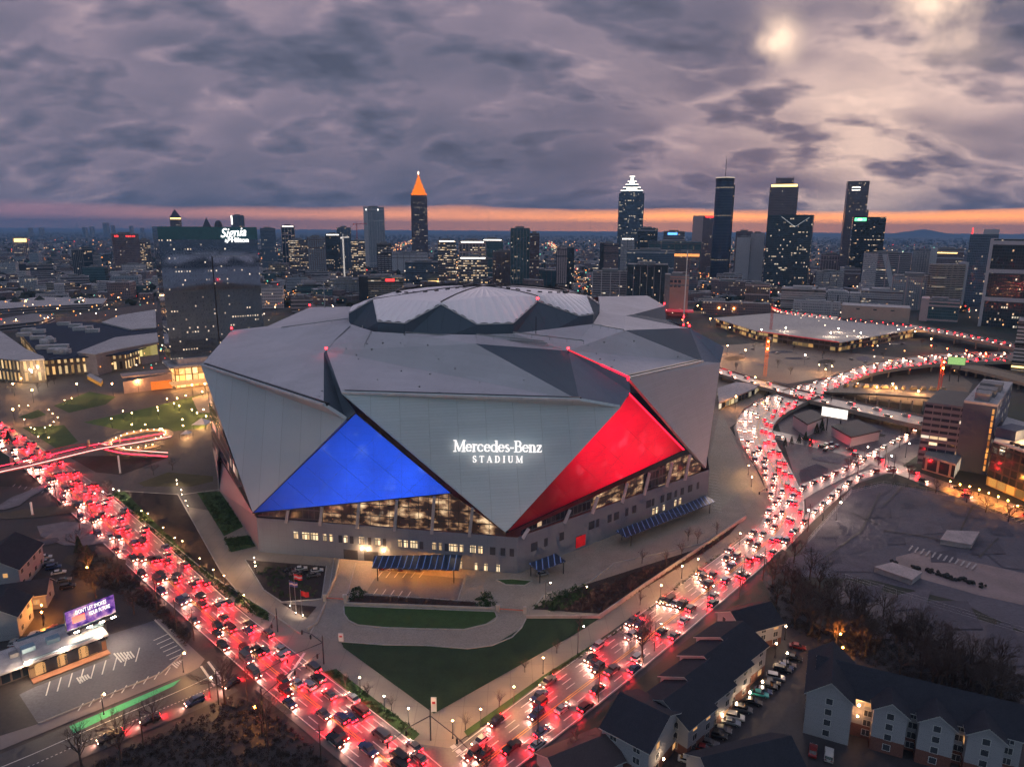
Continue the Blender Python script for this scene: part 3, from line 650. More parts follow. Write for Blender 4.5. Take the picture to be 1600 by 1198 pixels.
# serif sign letters (stroke font: x,y in units of cap height, w = stroke width)
K,k=.17,.085
def arc(cx,cy,rx,ry,a0,a1,n=9,w0=.06,w1=.15):
    o=[]
    for i in range(n):
        A=R(a0+(a1-a0)*i/n);B=R(a0+(a1-a0)*(i+1)/n); m=(A+B)/2; w=w0+(w1-w0)*abs(math.cos(m))
        o.append((cx+rx*math.cos(A),cy+ry*math.sin(A),cx+rx*math.cos(B),cy+ry*math.sin(B),w))
    return o
def ser(x,y,w=.3): return [(x-w/2,y,x+w/2,y,.07)]
def st_(x,y0,y1,w=K): return [(x,y0,x,y1,w)]
def gl(ch):
    if ch=='M': return 1.15,st_(.18,0,1,k)+st_(.95,0,1)+[(.2,1,.56,.05,K),(.56,.05,.93,1,k)]+ser(.16,0)+ser(.95,0,.36)+ser(.12,1,.24)+ser(1.0,1,.26)
    if ch in 'ec':
        s=arc(.33,.34,.24,.32,40 if ch=='c' else 0,325); return .66,s+([(.12,.38,.57,.38,.06)] if ch=='e' else [(.5,.56,.53,.48,.14)])
    if ch=='r': return .52,st_(.18,0,.66)+ser(.18,0)+ser(.12,.66,.2)+[(.2,.5,.36,.66,.09),(.36,.62,.48,.6,.13)]
    if ch=='d': return .74,arc(.32,.33,.22,.31,60,300)+st_(.57,0,1)+ser(.52,1,.24)+ser(.63,.0,.2)+[(.38,.64,.57,.52,.07),(.38,.02,.57,.13,.07)]
    if ch=='s': return .54,arc(.27,.5,.15,.15,40,200,6,.07,.12)+[(.14,.46,.4,.24,.15)]+arc(.27,.18,.17,.16,20,-150,6,.07,.12)
    if ch=='-': return .44,[(.06,.36,.36,.36,.12)]
    if ch=='B': return .8,st_(.2,0,1)+ser(.16,0,.3)+ser(.16,1,.3)+[(.2,.53,.42,.53,.07),(.2,1,.42,1,.07),(.2,0,.45,0,.07)]+arc(.42,.765,.2,.235,90,-90)+arc(.45,.265,.24,.265,90,-90)
    if ch=='n': return .74,st_(.18,0,.66)+ser(.18,0)+ser(.12,.66,.2)+st_(.55,0,.5)+ser(.55,0)+arc(.38,.48,.17,.17,160,0,6,.09,.13)
    if ch=='z': return .58,[(.1,.63,.5,.63,.08),(.1,.03,.5,.03,.08),(.47,.62,.12,.04,K),(.12,.63,.1,.5,.06),(.5,.03,.52,.17,.06)]
    if ch=='S': return .7,arc(.34,.74,.22,.23,30,220,8,.08,.15)+[(.16,.62,.5,.38,.17)]+arc(.34,.25,.24,.23,40,-160,8,.08,.15)+[(.53,.9,.55,.7,.07),(.1,.3,.12,.08,.07)]
    if ch=='T': return .8,st_(.4,0,1)+ser(.4,0,.34)+[(.06,.97,.74,.97,.08),(.07,1,.07,.78,.07),(.73,1,.73,.78,.07)]
    if ch=='A': return .9,[(.14,0,.42,1,k),(.42,1,.74,0,K+.02),(.24,.33,.62,.33,.07)]+ser(.14,0,.26)+ser(.74,0,.3)
    if ch=='D': return .9,st_(.2,0,1)+ser(.16,0,.3)+ser(.16,1,.3)+[(.2,1,.4,1,.07),(.2,0,.4,0,.07)]+arc(.4,.5,.34,.5,90,-90,10,.07,.18)
    if ch=='I': return .44,st_(.22,0,1)+ser(.22,0,.36)+ser(.22,1,.36)
    if ch=='U': return .9,st_(.2,.3,1)+st_(.7,.3,1,k)+ser(.2,1,.34)+ser(.7,1,.26)+arc(.45,.3,.25,.29,180,360,9,.08,.14)
    return .4,[]
def letters(s,org,ux,uy,nrm,hh,track,m,parent):
    x=0
    for ch in s:
        w,strokes=gl(ch); mb=MB()
        for x0,y0,x1,y1,sw in strokes:
            a=Vector((x0,y0));b=Vector((x1,y1));d=b-a; L=d.length or 1; d/=L; nn=Vector((-d.y,d.x))*sw/2
            e=d*sw*.12
            q4=[a-nn-e,b-nn+e,b+nn+e,a+nn-e]
            f3=[org+ux*((x+c.x)*hh)+uy*(c.y*hh) for c in q4]
            fr=[p+nrm*.5 for p in f3]; mb.face(fr)
            for i in range(4):
                j=(i+1)%4; mb.face([f3[i],f3[j],fr[j],fr[i]])
        if strokes: mb.build('sign_letter',m,parent,world=True)
        x+=w+track
    return x*hh
LET=emi('sign_white',(1,.93,.9),1.15)
bx=(W['b3']-W['b2']).normalized(); bn=(W['b5']-W['b2']).cross(bx).normalized()
if bn.y>0: bn=-bn
def onB(px,py): # point on wing panel plane
    r=ray(px,py); o=Vector((0,0,H)); t=(W['b2']-o).dot(bn)/r.dot(bn); return o+r*t+bn*.25
oA=onB(708,705); oB=onB(846,706.5); ux=(oB-oA).normalized(); uy=bn.cross(ux); uy=uy if uy.z>0 else -uy
tw=sum(gl(c)[0] for c in 'Mercedes-Benz'); hh=(onB(711,688)-onB(711,705)).length
tr=((oB-oA).length/hh-tw)/13; letters('Mercedes-Benz',oA,ux,uy,bn,hh,tr,LET,st)
oA=onB(738,722); oB=onB(818,723); h2=(onB(740,712)-onB(740,722)).length; tw=sum(gl(c)[0] for c in 'STADIUM')
tr=((oB-oA).length/h2-tw)/6.3; letters('STADIUM',oA,ux,uy,bn,h2,tr,LET,st)
# red entrance sign on right wall is a door part; low wall lamps
for t,z in ((.415,5.),(.44,5.),(.5,5.)):
    p=wl(t,z,.5); mb=MB(); mb.ball(p,.28); mb.build('wall_lamp',bulb_w,st,world=True)
mb=MB(); a=wr(.255,1,.3);b=wr(.3,1,.3); mb.face([a,b,b+Vector((0,0,4.5)),a+Vector((0,0,4.5))]); mb.build('red_entrance_panel',mat('red_panel',(.5,.01,.02),emit=(1,.01,.02),es=.15),st,world=True)
# solar canopies
SOL=panelmat('solar_panel',(.025,.04,.08),2.2,30.,lw=.35,dark=9.,rough=.3)
def canopy(px,z,label,warm=0):
    pts=[P(x,y,z) for x,y in px]; c=sum(pts,Vector())/len(pts); t=thing('solar_canopy',label,'canopy',(c.x,c.y,0),group='solar canopies at the stadium doors')
    mb=MB(); pprism(pts,.3,mb); mb.build('solar_roof',SOL,t,world=True)
    n=len(pts)
    for i in range(n):
        p=pts[i].lerp(c,.12); mb=MB(); mb.tube((p.x,p.y,0),(p.x,p.y,z-.3),.18,n=6); mb.build('post',darkmetal,t,world=True)
    if warm:
        for i in range(5):
            p=pts[0].lerp(pts[1],.1+.2*i).lerp(pts[3].lerp(pts[2],.1+.2*i),.6); mb=MB(); mb.ball((p.x,p.y,z-.9),.22); mb.build('ceiling_lamp',bulb_o,t,world=True)
canopy([(584,868),(722,866),(717,890),(581,886)],5.5,'long striped solar canopy over the front parking spaces',1)
canopy([(826,880),(868,864),(884,876),(842,892)],5,'small tilted solar canopy right of the stadium corner',0)
canopy([(962,829),(1103,774),(1118,783),(978,839)],5,'longest solar canopy along the red side of the stadium',0)
# ---------------------------------------------------------------- roads
def resample(pts,n):
    L=[0]
    for a,b in zip(pts,pts[1:]): L.append(L[-1]+(b-a).length)
    o=[]; j=0
    for i in range(n):
        d=L[-1]*i/(n-1)
        while j<len(L)-2 and L[j+1]<d: j+=1
        t=(d-L[j])/max(1e-6,L[j+1]-L[j]); o.append(pts[j].lerp(pts[j+1],min(1,t)))
    return o
def smooth(pts,it=2):
    for _ in range(it):
        o=[pts[0]]
        for a,b in zip(pts,pts[1:]): o+=[a.lerp(b,.25),a.lerp(b,.75)]
        o.append(pts[-1]); pts=o
    return pts
def PX(l,dz=0): return [P(q[0],q[1],(q[2] if len(q)>2 else 0)+dz) for q in l]
ROADS={}
def road(name,Lp,Rp,m,z=.22,elev=False,n=60,label=None,marks=(),yel=(),sm=2):
    L=resample(smooth(PX(Lp,z),sm),n); Rr=resample(smooth(PX(Rp,z),sm),n)
    mb=MB()
    for i in range(n-1): mb.face([L[i],Rr[i],Rr[i+1],L[i+1]])
    if elev:
        for i in range(n-1):
            th=Vector((0,0,1.6)); up=Vector((0,0,1.))
            if L[i].z<1.0: continue
            mb.face([L[i]-th,L[i+1]-th,Rr[i+1]-th,Rr[i]-th],1)
            for s in (L,Rr): mb.face([s[i]-th,s[i+1]-th,s[i+1]+up,s[i]+up],1)
            for s,o_ in ((L,Rr),(Rr,L)):
                d=(o_[i]-s[i]).normalized()*.35; mb.face([s[i]+up,s[i+1]+up,s[i+1]+up+d,s[i]+up+d],1); mb.face([s[i]+d,s[i+1]+d,s[i+1]+up+d,s[i]+up+d],1)
    o=mb.build(name,[m,concrete]); tag(o,label,kind='structure')
    if elev:
        mb=MB()
        for i in range(3,n-1,4):
            if L[i].z<4: continue
            for t in (.15,.85):
                p=L[i].lerp(Rr[i],t); mb.tube((p.x,p.y,0),(p.x,p.y,p.z-1.6),.8,n=8)
            a=L[i].lerp(Rr[i],.08);b=L[i].lerp(Rr[i],.92); mb.tube((a.x,a.y,a.z-2.2),(b.x,b.y,b.z-2.2),.7,n=4)
        if mb.f: tag(mb.build('viaduct_piers',concrete),'concrete piers under the raised road',kind='structure')
    mk=MB()
    for t,dash in marks:
        for i in range(n-1):
            seg=(L[i].lerp(Rr[i],t),L[i+1].lerp(Rr[i+1],t)); ln=(seg[1]-seg[0]).length; k_=max(1,int(ln/(6 if dash else 50)))
            for j in range(k_):
                a=seg[0].lerp(seg[1],j/k_);b=seg[0].lerp(seg[1],(j+(.5 if dash else 1))/k_); d=(b-a).normalized(); nn=Vector((-d.y,d.x,0))*.12; u_=Vector((0,0,.03)); mk.face([a-nn+u_,b-nn+u_,b+nn+u_,a+nn+u_],0)
    for t in yel:
        for i in range(n-1):
            a=L[i].lerp(Rr[i],t);b=L[i+1].lerp(Rr[i+1],t); d=(b-a).normalized()
            for off in (-.3,.3):
                nn=Vector((-d.y,d.x,0)); u_=Vector((0,0,.03)); mk.face([a+nn*(off-.1)+u_,b+nn*(off-.1)+u_,b+nn*(off+.1)+u_,a+nn*(off+.1)+u_],1)
    if mk.f: tag(mk.build('road_markings',[white_paint,yellow_paint]),kind='structure')
    ROADS[name+str(len(ROADS))]=(L,Rr); return L,Rr
roadm=mat('wet_asphalt',(.11,.10,.105),rough=.42,ns=.12,na=.3,ns2=1.5,spec=.5)
av=road('avenue',[(-160,612),(-60,668),(0,703),(37,730),(180,868),(300,975),(400,1066),(520,1165),(600,1228)],[(-120,598),(-60,626),(0,658),(100,722),(170,770),(355,937),(400,972),(619,1137),(700,1205)],roadm,marks=[(.02,0),(.14,1),(.27,1),(.53,1),(.64,1),(.76,1),(.88,1),(.985,0)],yel=[.4],n=70)
ea=road('boulevard',[(705,1172),(850,1062),(1000,957),(1107,880),(1160,841),(1187,818),(1203,785),(1195,750),(1178,722),(1153,690),(1148,668),(1155,645,1.5),(1185,625,3),(1236,606,5),(1291,592,7),(1346,573,7),(1394,561,7),(1480,552,7),(1590,550,7),(1700,550,7)],
 [(760,1237),(850,1168),(1000,1050),(1187,890),(1215,864),(1240,842),(1257,812),(1258,780),(1245,750),(1228,718),(1212,690),(1206,672),(1215,656,1.5),(1245,636,3.5),(1287,617,6),(1346,589,7),(1394,577,7),(1480,568,7),(1590,565,7),(1700,565,7)],roadm,elev=True,n=110,marks=[(.03,0),(.16,1),(.28,1),(.40,1),(.72,1),(.84,1),(.97,0)],yel=[.56],label='wide curving boulevard')
cx_=road('cross_street',[(1090,558,5),(1126,577,5),(1236,606,5),(1273,616,5),(1359,633,5),(1469,656,5),(1580,680,5)],[(1090,568,5),(1126,587,5),(1236,619,5),(1273,629,5),(1359,649,5),(1469,674,5),(1580,700,5)],roadm,z=.3,elev=True,marks=[(.5,1)])
lo_=road('lower_street',[(1205,672),(1325,697),(1394,721),(1462,748),(1600,792),(1700,822)],[(1205,684),(1325,711),(1394,737),(1462,765),(1600,812),(1700,842)],roadm,marks=[(.5,1)],z=.18)
sl_=road('slip_road',[(1432,668),(1370,700),(1333,723),(1285,743),(1243,760),(1222,790)],[(1448,674),(1384,708),(1346,734),(1297,757),(1256,778),(1235,805)],roadm,marks=[(.5,1)],z=.26)
sr_=road('side_ramp',[(1425,738),(1393,729),(1357,733),(1322,748),(1287,778),(1250,812),(1215,848)],[(1425,748),(1394,738),(1362,743),(1330,759),(1296,790),(1262,822),(1226,860)],roadm,z=.2)
up_=road('upper_viaduct',[(1206,478,9),(1215,484,9),(1263,490,9),(1342,498,9),(1445,509,9),(1600,539,9),(1700,556,9)],[(1206,484,9),(1215,490,9),(1263,497,9),(1342,505,9),(1445,517,9),(1600,548,9),(1700,566,9)],roadm,elev=True)
by_=road('bypass_viaduct',[(1485,563,6),(1540,572,6),(1600,587,6),(1700,612,6)],[(1485,572,6),(1540,583,6),(1600,600,6),(1700,628,6)],mat('sandy_road',(.16,.12,.08),ns=.1,na=.3),elev=True)
bl_=road('branch_street',[(330,1032),(283,1057),(108,1132),(0,1178),(-60,1200)],[(372,1078),(352,1090),(155,1172),(70,1212),(0,1240)],asphalt,marks=[(.35,0),(.62,1)],z=.2,sm=1)
gb=PX([(108,1134),(283,1060),(271,1071),(115,1145)],.245); mb=MB(); mb.face(gb[::-1]); 
tag(mb.build('bike_lane',green_paint),'green painted bike lane',kind='structure')
# intersection apron
mb=MB(); pts=PX([(588,1215),(640,1160),(702,1168),(730,1150),(765,1180),(760,1250),(640,1260)],.21); mb.face(pts[::-1] if True else pts); tag(mb.build('intersection',roadm),kind='structure')
# parking stripes & crosswalk marks
mk=MB()
def stripe(a,b,w=.15,m=0,z=.3):
    a=P(*a,z);b=P(*b,z); d=(b-a).normalized(); nn=Vector((-d.y,d.x,0))*w; mk.face([a-nn,b-nn,b+nn,a+nn],m)
for i in range(5): stripe((583+i*13,929-i*-1.2),(590+i*13,919+i*1.2))
for i in range(6): stripe((590+i*13,902),(597+i*13,893))
for i in range(9): stripe((72+i*17.5,1086-i*6.6),(78+i*17.5,1076-i*6.6+8-20))
for i in range(9): stripe((122+i*17,1110-i*7),(130+i*17,1098-i*7))
for i in range(6): stripe((240+i*5,1000+i*6),(262+i*5,990+i*6))
for i in range(6): stripe((178+i*5,1020-i*.6),(190+i*4,1034-i*1.5),.2)
for i in range(5): stripe((268+i*4,1036-i*1.5),(277+i*2,1043-i*3),.2)
stripe((314,1040),(335,1070),.3);stripe((325,1033),(347,1062),.3)
for i in range(5): stripe((120+i*4,1058-i*1.2),(126+i*3.5,1067-i*2),.2)
stripe((447,1062),(476,1019),.35);
for i in range(7): stripe((705+i*8,1168+i*7),(712+i*8,1164+i*7),.6)
for i in range(14): stripe((1128-i*.5,800-i*4.6),(1112-i*.5,797-i*4.6),.08)
tag(mk.build('parking_lines',[white_paint]),kind='structure')
# ---------------------------------------------------------------- vehicles
carpaint=[]
def paint(name,c): return mat('paint_'+name,c,rough=.3,metal=.3,na=.05,spec=.6)
PAINTS={'white':paint('white',(.55,.55,.55)),'silver':paint('silver',(.32,.33,.35)),'black':paint('black',(.018,.018,.02)),'grey':paint('grey',(.1,.1,.11)),'dark red':paint('red',(.2,.02,.02)),'dark blue':paint('blue',(.03,.05,.13)),'teal':paint('teal',(.03,.3,.3))}
glassm=mat('car_glass',(.015,.018,.022),rough=.08,spec=.8,na=0); tyre=mat('tyre',(.015,.015,.015),rough=.9)
rimm=mat('rim',(.3,.3,.3),rough=.4,metal=.8)
head_on=emi('headlight_on',(1,.42,.26),HEADL,False); tail_on=emi('tail_lamp_on',(1,.006,.012),TAILL,False)
hl=bpy.data.lights.new('headlight_beam','SPOT'); hl.energy=HP_; hl.color=(1,.42,.3); hl.spot_size=R(120); hl.spot_blend=.9; hl.shadow_soft_size=.25
tl=bpy.data.lights.new('tail_lamp_glow','SPOT'); tl.energy=TP_; tl.color=(1,.012,.02); tl.spot_size=R(160); tl.spot_blend=.9; tl.shadow_soft_size=.25
def car_lights(par,L,h=.75):
    for d,x,s in ((hl,L/2+.1,1),(tl,-L/2-.1,-1)):
        q_=bpy.data.objects.new(d.name,d); COL.objects.link(q_); q_.location=(x,0,h); q_.rotation_euler=Vector((-s,0,.5)).to_track_quat('Z','Y').to_euler(); setp(q_,par)
head_off=mat('headlight_off',(.5,.5,.5),rough=.2); tail_off=mat('tail_lamp_off',(.2,.01,.01),rough=.3)
def profile_body(prof,w,mb,mi=0,inset=.1):
    "extrude a side profile (x,z) across the width with a slightly pinched shoulder"
    n=len(prof)
    ys=[(-w/2,1),(-w/2+inset,1.0),(w/2-inset,1.0),(w/2,1)]
    def sl(y,e): return [Vector((x*(1-.02*e),y,z+(-.05*e if z>.6 else 0))) for x,z in prof]
    A=sl(-w/2,1);B=sl(-w/2+inset,0);C=sl(w/2-inset,0);D=sl(w/2,1)
    for a,b in ((A,B),(B,C),(C,D)):
        for i in range(n):
            j=(i+1)%n; mb.face([a[i],a[j],b[j],b[i]],mi)
    mb.face(A[::-1],mi); mb.face(D,mi)
def make_car(kind,pm,on,label,cat='car',group=None,name=None):
    sp={'sedan':(4.6,1.8),'suv':(4.8,1.95),'van':(5.4,2.05),'truck':(5.6,2.0)}[kind]; Lc,w=sp; h=Lc/2
    name=name or kind+'_car'
    o=thing(name,label,cat,group=group)
    mb=MB()
    if kind=='sedan':
        profile_body([(-h,.35),(-h,.8),(-h+.55,.95),(h-1.25,.93),(h-.1,.72),(h,.38)],w,mb)
        cab=[(-h+.5,.94),(-h+1.15,1.4),(h-2.1,1.42),(h-1.2,.92)]
    elif kind=='suv':
        profile_body([(-h,.4),(-h,1.05),(h-1.25,1.05),(h-.1,.9),(h,.42)],w,mb); cab=[(-h+.05,1.04),(-h+.4,1.68),(h-2.0,1.7),(h-1.15,1.04)]
    elif kind=='van':
        profile_body([(-h,.4),(-h,1.2),(h-.9,1.15),(h-.05,.95),(h,.42)],w,mb); cab=[(-h+.02,1.19),(-h+.1,2.05),(h-1.7,2.08),(h-.8,1.14)]
    else:
        profile_body([(-h,.45),(-h,1.0),(h-1.4,1.05),(h-.1,.95),(h,.45)],w,mb); cab=[(-h+2.0,1.0),(-h+2.1,1.7),(h-2.1,1.72),(h-1.3,1.04)]
    mb.build('body',pm,o)
    mb=MB(); profile_body(cab,w-.22,mb,inset=.18); mb.build('window_band',glassm,o)
    mb=MB(); (x0,z0),(x1,z1),(x2,z2),(x3,z3)=cab; mb.box(x1-.05,x2+.05,-(w-.3)/2,(w-.3)/2,z1-.02,z1+.05); mb.build('roof',pm,o)
    for x in (-h+.85,h-.9):
        for y in (-w/2+.02,w/2-.02):
            mb=MB(); s=1 if y>0 else -1; mb.tube((x,y-.12*s,.33),(x,y+.06*s,.33),.33,n=10); ob=mb.build('wheel',tyre,o)
            if not on: mb=MB(); mb.tube((x,y+.06*s,.33),(x,y+.08*s,.33),.2,n=8); mb.build('rim',rimm,ob)
    for s in (-1,1):
        y=s*(w/2-.32)
        mb=MB(); mb.box(h-.1,h+.02,y-.2,y+.2,.55,.72); mb.build('headlight',head_on if on else head_off,o)
        zt_=.7 if kind=='sedan' else .9
        mb=MB(); mb.box(-h-.03,-h+.05,y-.26,y+.26,zt_-.16,zt_+.1); mb.build('tail_lamp',tail_on if on else tail_off,o)
    if on: car_lights(o,Lc)
    return o
SRCY=-140
protos=[]
def lane_points(L,Rr,t,step,jit,s0=0,s1=1):
    pts=[a.lerp(b,t) for a,b in zip(L,Rr)]; Ls=[0]
    for a,b in zip(pts,pts[1:]): Ls.append(Ls[-1]+(b-a).length)
    tot=Ls[-1]; d=tot*s0+rnd.uniform(0,step); o=[]
    j=0
    while d<tot*s1:
        while j<len(Ls)-2 and Ls[j+1]<d: j+=1
        k_=(d-Ls[j])/max(1e-6,Ls[j+1]-Ls[j]); a,b=pts[j],pts[j+1]; o.append((a.lerp(b,k_),math.atan2(b.y-a.y,b.x-a.x)))
        d+=step*rnd.uniform(1-jit,1+jit)
    return o
traffic=[]
def stream(rd,ts,fwd,where,step=STEP,jit=.22,s0=0,s1=1):
    for t in ts:
        for p,a in lane_points(*rd,t,step,jit,s0,s1): traffic.append((p,a if fwd else a+PI,fwd,where))
# polyline direction: avenue runs from far-left to near-right
stream(av,(.08,.205,.33),True,'avenue'); stream(av,(.475,.585,.70,.82,.93),False,'avenue')
stream(ea,(.095,.22,.34,.46),False,'boulevard'); stream(ea,(.67,.78,.905),True,'boulevard')
stream(cx_,(.28,),False,'cross street'); stream(cx_,(.72,),True,'cross street')
stream(lo_,(.28,),False,'lower street'); stream(lo_,(.72,),True,'lower street')
stream(sl_,(.3,),True,'slip road',12); stream(sr_,(.5,),True,'side ramp',12)
stream(up_,(.3,),False,'viaduct',12); stream(up_,(.7,),True,'viaduct',12)
stream(bl_,(.82,),True,'branch street',9,s1=.6)
def vis(p):
    d=p-Vector((0,0,H)); fw=d.y*math.cos(PIT)-d.z*math.sin(PIT)
    if fw<5: return None
    up=d.y*math.sin(PIT)+d.z*math.cos(PIT); x=CX+F*d.x/fw; y=CY-F*up/fw
    return (x,y) if -20<x<1620 and y<1225 else None
traffic=[t for t in traffic if vis(t[0])]
traffic.sort(key=lambda t:(t[0]-Vector((0,0,H))).length)
NEAR=235
names={'avenue':'avenue left of stadium','boulevard':'boulevard right of stadium'}
pool={}
cols=['silver','black','grey','dark red','dark blue','black','grey','black']
hl3=hl.copy(); hl3.energy*=1.5; hl3.shadow_soft_size=.6; tl3=tl.copy(); tl3.energy*=2.6; tl3.shadow_soft_size=.6
for ii,(p,a,fwd,wh) in enumerate(traffic[NEAR:]):
    if wh in('viaduct',) or ii%3: continue
    rd_=math.cos(a)*p.x+math.sin(a)*p.y>0
    for d,s in ((tl3,-1),) if rd_ else ((hl3,1),):
        q_=bpy.data.objects.new(d.name,d); COL.objects.link(q_); q_.location=(p.x+math.cos(a)*s*2.5,p.y+math.sin(a)*s*2.5,p.z+.8); q_.rotation_euler=Vector((-s*math.cos(a),-s*math.sin(a),.5)).to_track_quat('Z','Y').to_euler(); q_['kind']='helper'
for i,(p,a,fwd,wh) in enumerate(traffic[:NEAR]):
    kind=rnd.choice(['sedan','sedan','suv','suv','van','truck']); c=rnd.choice(cols); key=(kind,c)
    red=1 if ((math.cos(a)*p.x+math.sin(a)*p.y)>0) else 0
    pl_=names.get(wh,'lower left branch street' if wh=='branch street' else 'road beside stadium')
    tv={'sedan':'saloon car','suv':'tall estate car','van':'passenger van','truck':'pickup truck'}[kind]
    lb=f"{c} {tv} in traffic on {pl_}, {'tail lamps' if red else 'headlights'} showing"
    gp=f"{c} {tv}s with {'tail lamps' if red else 'headlights'} towards us on the {pl_}"
    if key not in pool: o=make_car(kind,PAINTS[c],True,lb,'car',gp,'traffic_car'); pool[key]=o
    else: o=copy_tree(pool[key]); o['label']=lb; o['group']=gp
    o.location=p+Vector((0,0,.03)); o.rotation_euler=(0,0,a)
mb=MB()
for p,a,fwd,wh in traffic[NEAR:]:
    c=(p.x,p.y,p.z+.35); mb.obox(c,4.5,1.8,.6,a,rnd.choice((0,1,2))); mb.obox((p.x,p.y,p.z+.95),2.5,1.6,.5,a,3)
    ca,sa=math.cos(a),math.sin(a)
    for s in (-1,1):
        for fx,mi in ((2.25,4),(-2.25,5)):
            x=p.x+ca*fx-sa*s*.55;y=p.y+sa*fx+ca*s*.55; nx,ny=ca*(1 if fx>0 else -1)*.03,sa*(1 if fx>0 else -1)*.03
            hw=.34; a_=(x-sa*-hw+nx,y+ca*-hw+ny); b_=(x-sa*hw+nx,y+ca*hw+ny)
            mb.face([(a_[0],a_[1],p.z+.5),(b_[0],b_[1],p.z+.5),(b_[0],b_[1],p.z+.8),(a_[0],a_[1],p.z+.8)],mi)
tag(mb.build('distant_traffic',[PAINTS['white'],PAINTS['grey'],PAINTS['black'],glassm,head_on,tail_on]),'queues of distant traffic with lit lamps on the far roads and viaducts','traffic',kind='stuff')
# parked cars
PK={}
def parked(px,py,ang,c,kind,label,group=None,z=.12):
    key=(c,kind)
    if key not in PK: o=make_car(kind,PAINTS[c],False,label,'car',group,'parked_car'); PK[key]=o
    else:
        o=copy_tree(PK[key]); o['label']=label
        if group: o['group']=group
        elif 'group' in o: del o['group']
    p=P(px,py,z); o.location=p; o.rotation_euler=(0,0,ang)
def wang(a,b):
    A=P(*a);B=P(*b); return math.atan2(B.y-A.y,B.x-A.x)
# ---------------------------------------------------------------- lamps, trees, near objects
def make_lamp(h,arm,bm,name,label,group,r=.3,cat='street lamp'):
    o=thing(name,label,cat,group=group)
    mb=MB(); mb.tube((0,0,0),(0,0,h),.12,.07,n=6); mb.tube((0,0,0),(0,0,.5),.22,.2,n=6); mb.build('pole',darkmetal,o)
    if arm:
        mb=MB(); mb.tube((0,0,h),(arm,0,h+.3),.06,n=5); mb.build('arm',darkmetal,o)
    mb=MB(); mb.box(arm-.35,arm+.35,-.16,.16,h+.2,h+.34); hd=mb.build('lamp_head',darkmetal,o)
    mb=MB(); mb.ball((arm,0,h+.08),r); mb.build('bulb',bm,hd)
    return o
LP={}
def lamp(px,py,typ,label,group,rz=0,z=0):
    "px,py is where the glowing head appears"
    h,arm,bm,r=typ
    if typ not in LP: LP[typ]=o=make_lamp(h,arm,bm,'street_lamp',label,group,r)
    else: o=copy_tree(LP[typ]); o['label']=label; o['group']=group
    p=P(px,py,h+z); o.location=(p.x-arm*math.cos(rz),p.y-arm*math.sin(rz),z); o.rotation_euler=(0,0,rz)
WP=(5,0,bulb_w,.3); CP=(5.,0,bulb_c,.26); dimb=emi('lamp_dim',(1,.66,.36),130); OP=(7,1.2,bulb_o,.32); HP=(9,1.5,bulb_w,.34)
def lamps(l,typ,label,group,**k):
    for x,y in l: lamp(x,y,typ,label,group,**k)
lamps([(221,798),(231,802),(255,824),(273,840),(285,845),(312,872),(333,890),(350,899),(381,929)],(3.5,0,bulb_w,.2),'low path lamp along the hedge beside the left avenue','path lamps beside the left avenue hedge')
lamps([(177,764),(186,766),(161,768)],(4,0,bulb_c,.24),'lamp at the paved corner above the hedge','lamps at the paved corner')
lamps([(562,1058),(600,1087),(638,1106)],(4.5,0,bulb_c,.26),'path lamp on the pavement near the bottom corner, left side','path lamps at the bottom corner left')
lamps([(707,1125),(751,1107),(803,1072),(849,1027)],(5,0,bulb_w,.26),'path lamp on the pavement by the boulevard verge','path lamps at the bottom corner right')
lamps([(1066,884),(1033,914),(1091,873),(1157,833),(1175,745),(1170,727)],(5,0,bulb_w,.28),'lamp on the pavement between shrubs and boulevard','pavement lamps beside the boulevard')
lamps([(917,916),(912,978),(1115,915),(1033,974),(860,910)],(9,1.5,bulb_c,.22),'tall thin lamp standing over the boulevard','tall lamps over the boulevard')
lamps([(1356,698),(1421,693),(1440,692),(1319,760),(1263,797),(1293,785),(1393,712),(1314,785)],(8,1.2,bulb_c,.36),'lamp beside the slip roads right of the boulevard','slip road lamps')
lamps([(1148,1071),(1085,1131),(1228,978),(1213,1005),(1230,1020),(1195,1160),(1037,1185)],(4.5,0,dimb,.3),'lamp in the apartment car park at lower right','apartment car park lamps')
lamps([(1317,1011),(1313,990)],(6,0,bulb_o,.3),'orange lamp by the lane behind the lower right woods','orange lane lamps')
lamps([(288,1020),(163,1084),(330,1058)],(6,.8,bulb_w,.3),'lamp on the pavement of the restaurant street','restaurant street lamps')
lamps([(27,835),(65,945),(65,956)],(4.5,0,bulb_o,.3),'lamp near the white houses on the left edge','lamps by the white houses')
lamps([(136,886),(398,1104)],(5,0,bulb_o,.3),'amber lamp under a bare tree near the left avenue','amber lamps under bare trees')
lamps([(174,654),(206,663),(227,663),(250,670),(206,645),(192,642),(247,641),(285,655),(286,665),(246,636),(253,670)],(6,0,bulb_p,.3),'lamp post standing round the lit park lawn','park lawn lamps')
lamps([(277,622),(272,630),(280,634),(300,640),(308,645),(318,640),(322,650),(261,623),(316,612),(290,618)],(4,0,bulb_p,.34),'warm lamp in the terrace in front of the glass hotel','hotel terrace lamps')
lamps([(30,634),(44,633),(76,640),(82,646),(90,652),(84,659),(78,664),(70,668),(54,670),(48,668),(60,682),(76,683),(101,625),(112,622),(38,655)],(3,0,bulb_p,.22),'low lamp along the winding park path','winding park path lamps')
lamps([(276,750),(277,756),(283,765),(284,772),(290,782),(293,790),(397,871),(398,878),(399,884)],(2.5,0,bulb_c,.16),'short white bollard light beside the stadium path','bollard lights by the stadium path')
lamps([(1258,555),(1190,515),(1298,520),(1404,515),(1228,512),(1310,513),(1345,520)],(9,0,bulb_c,.6),'tall lamp on and around the parking deck','parking deck lamps',z=6)
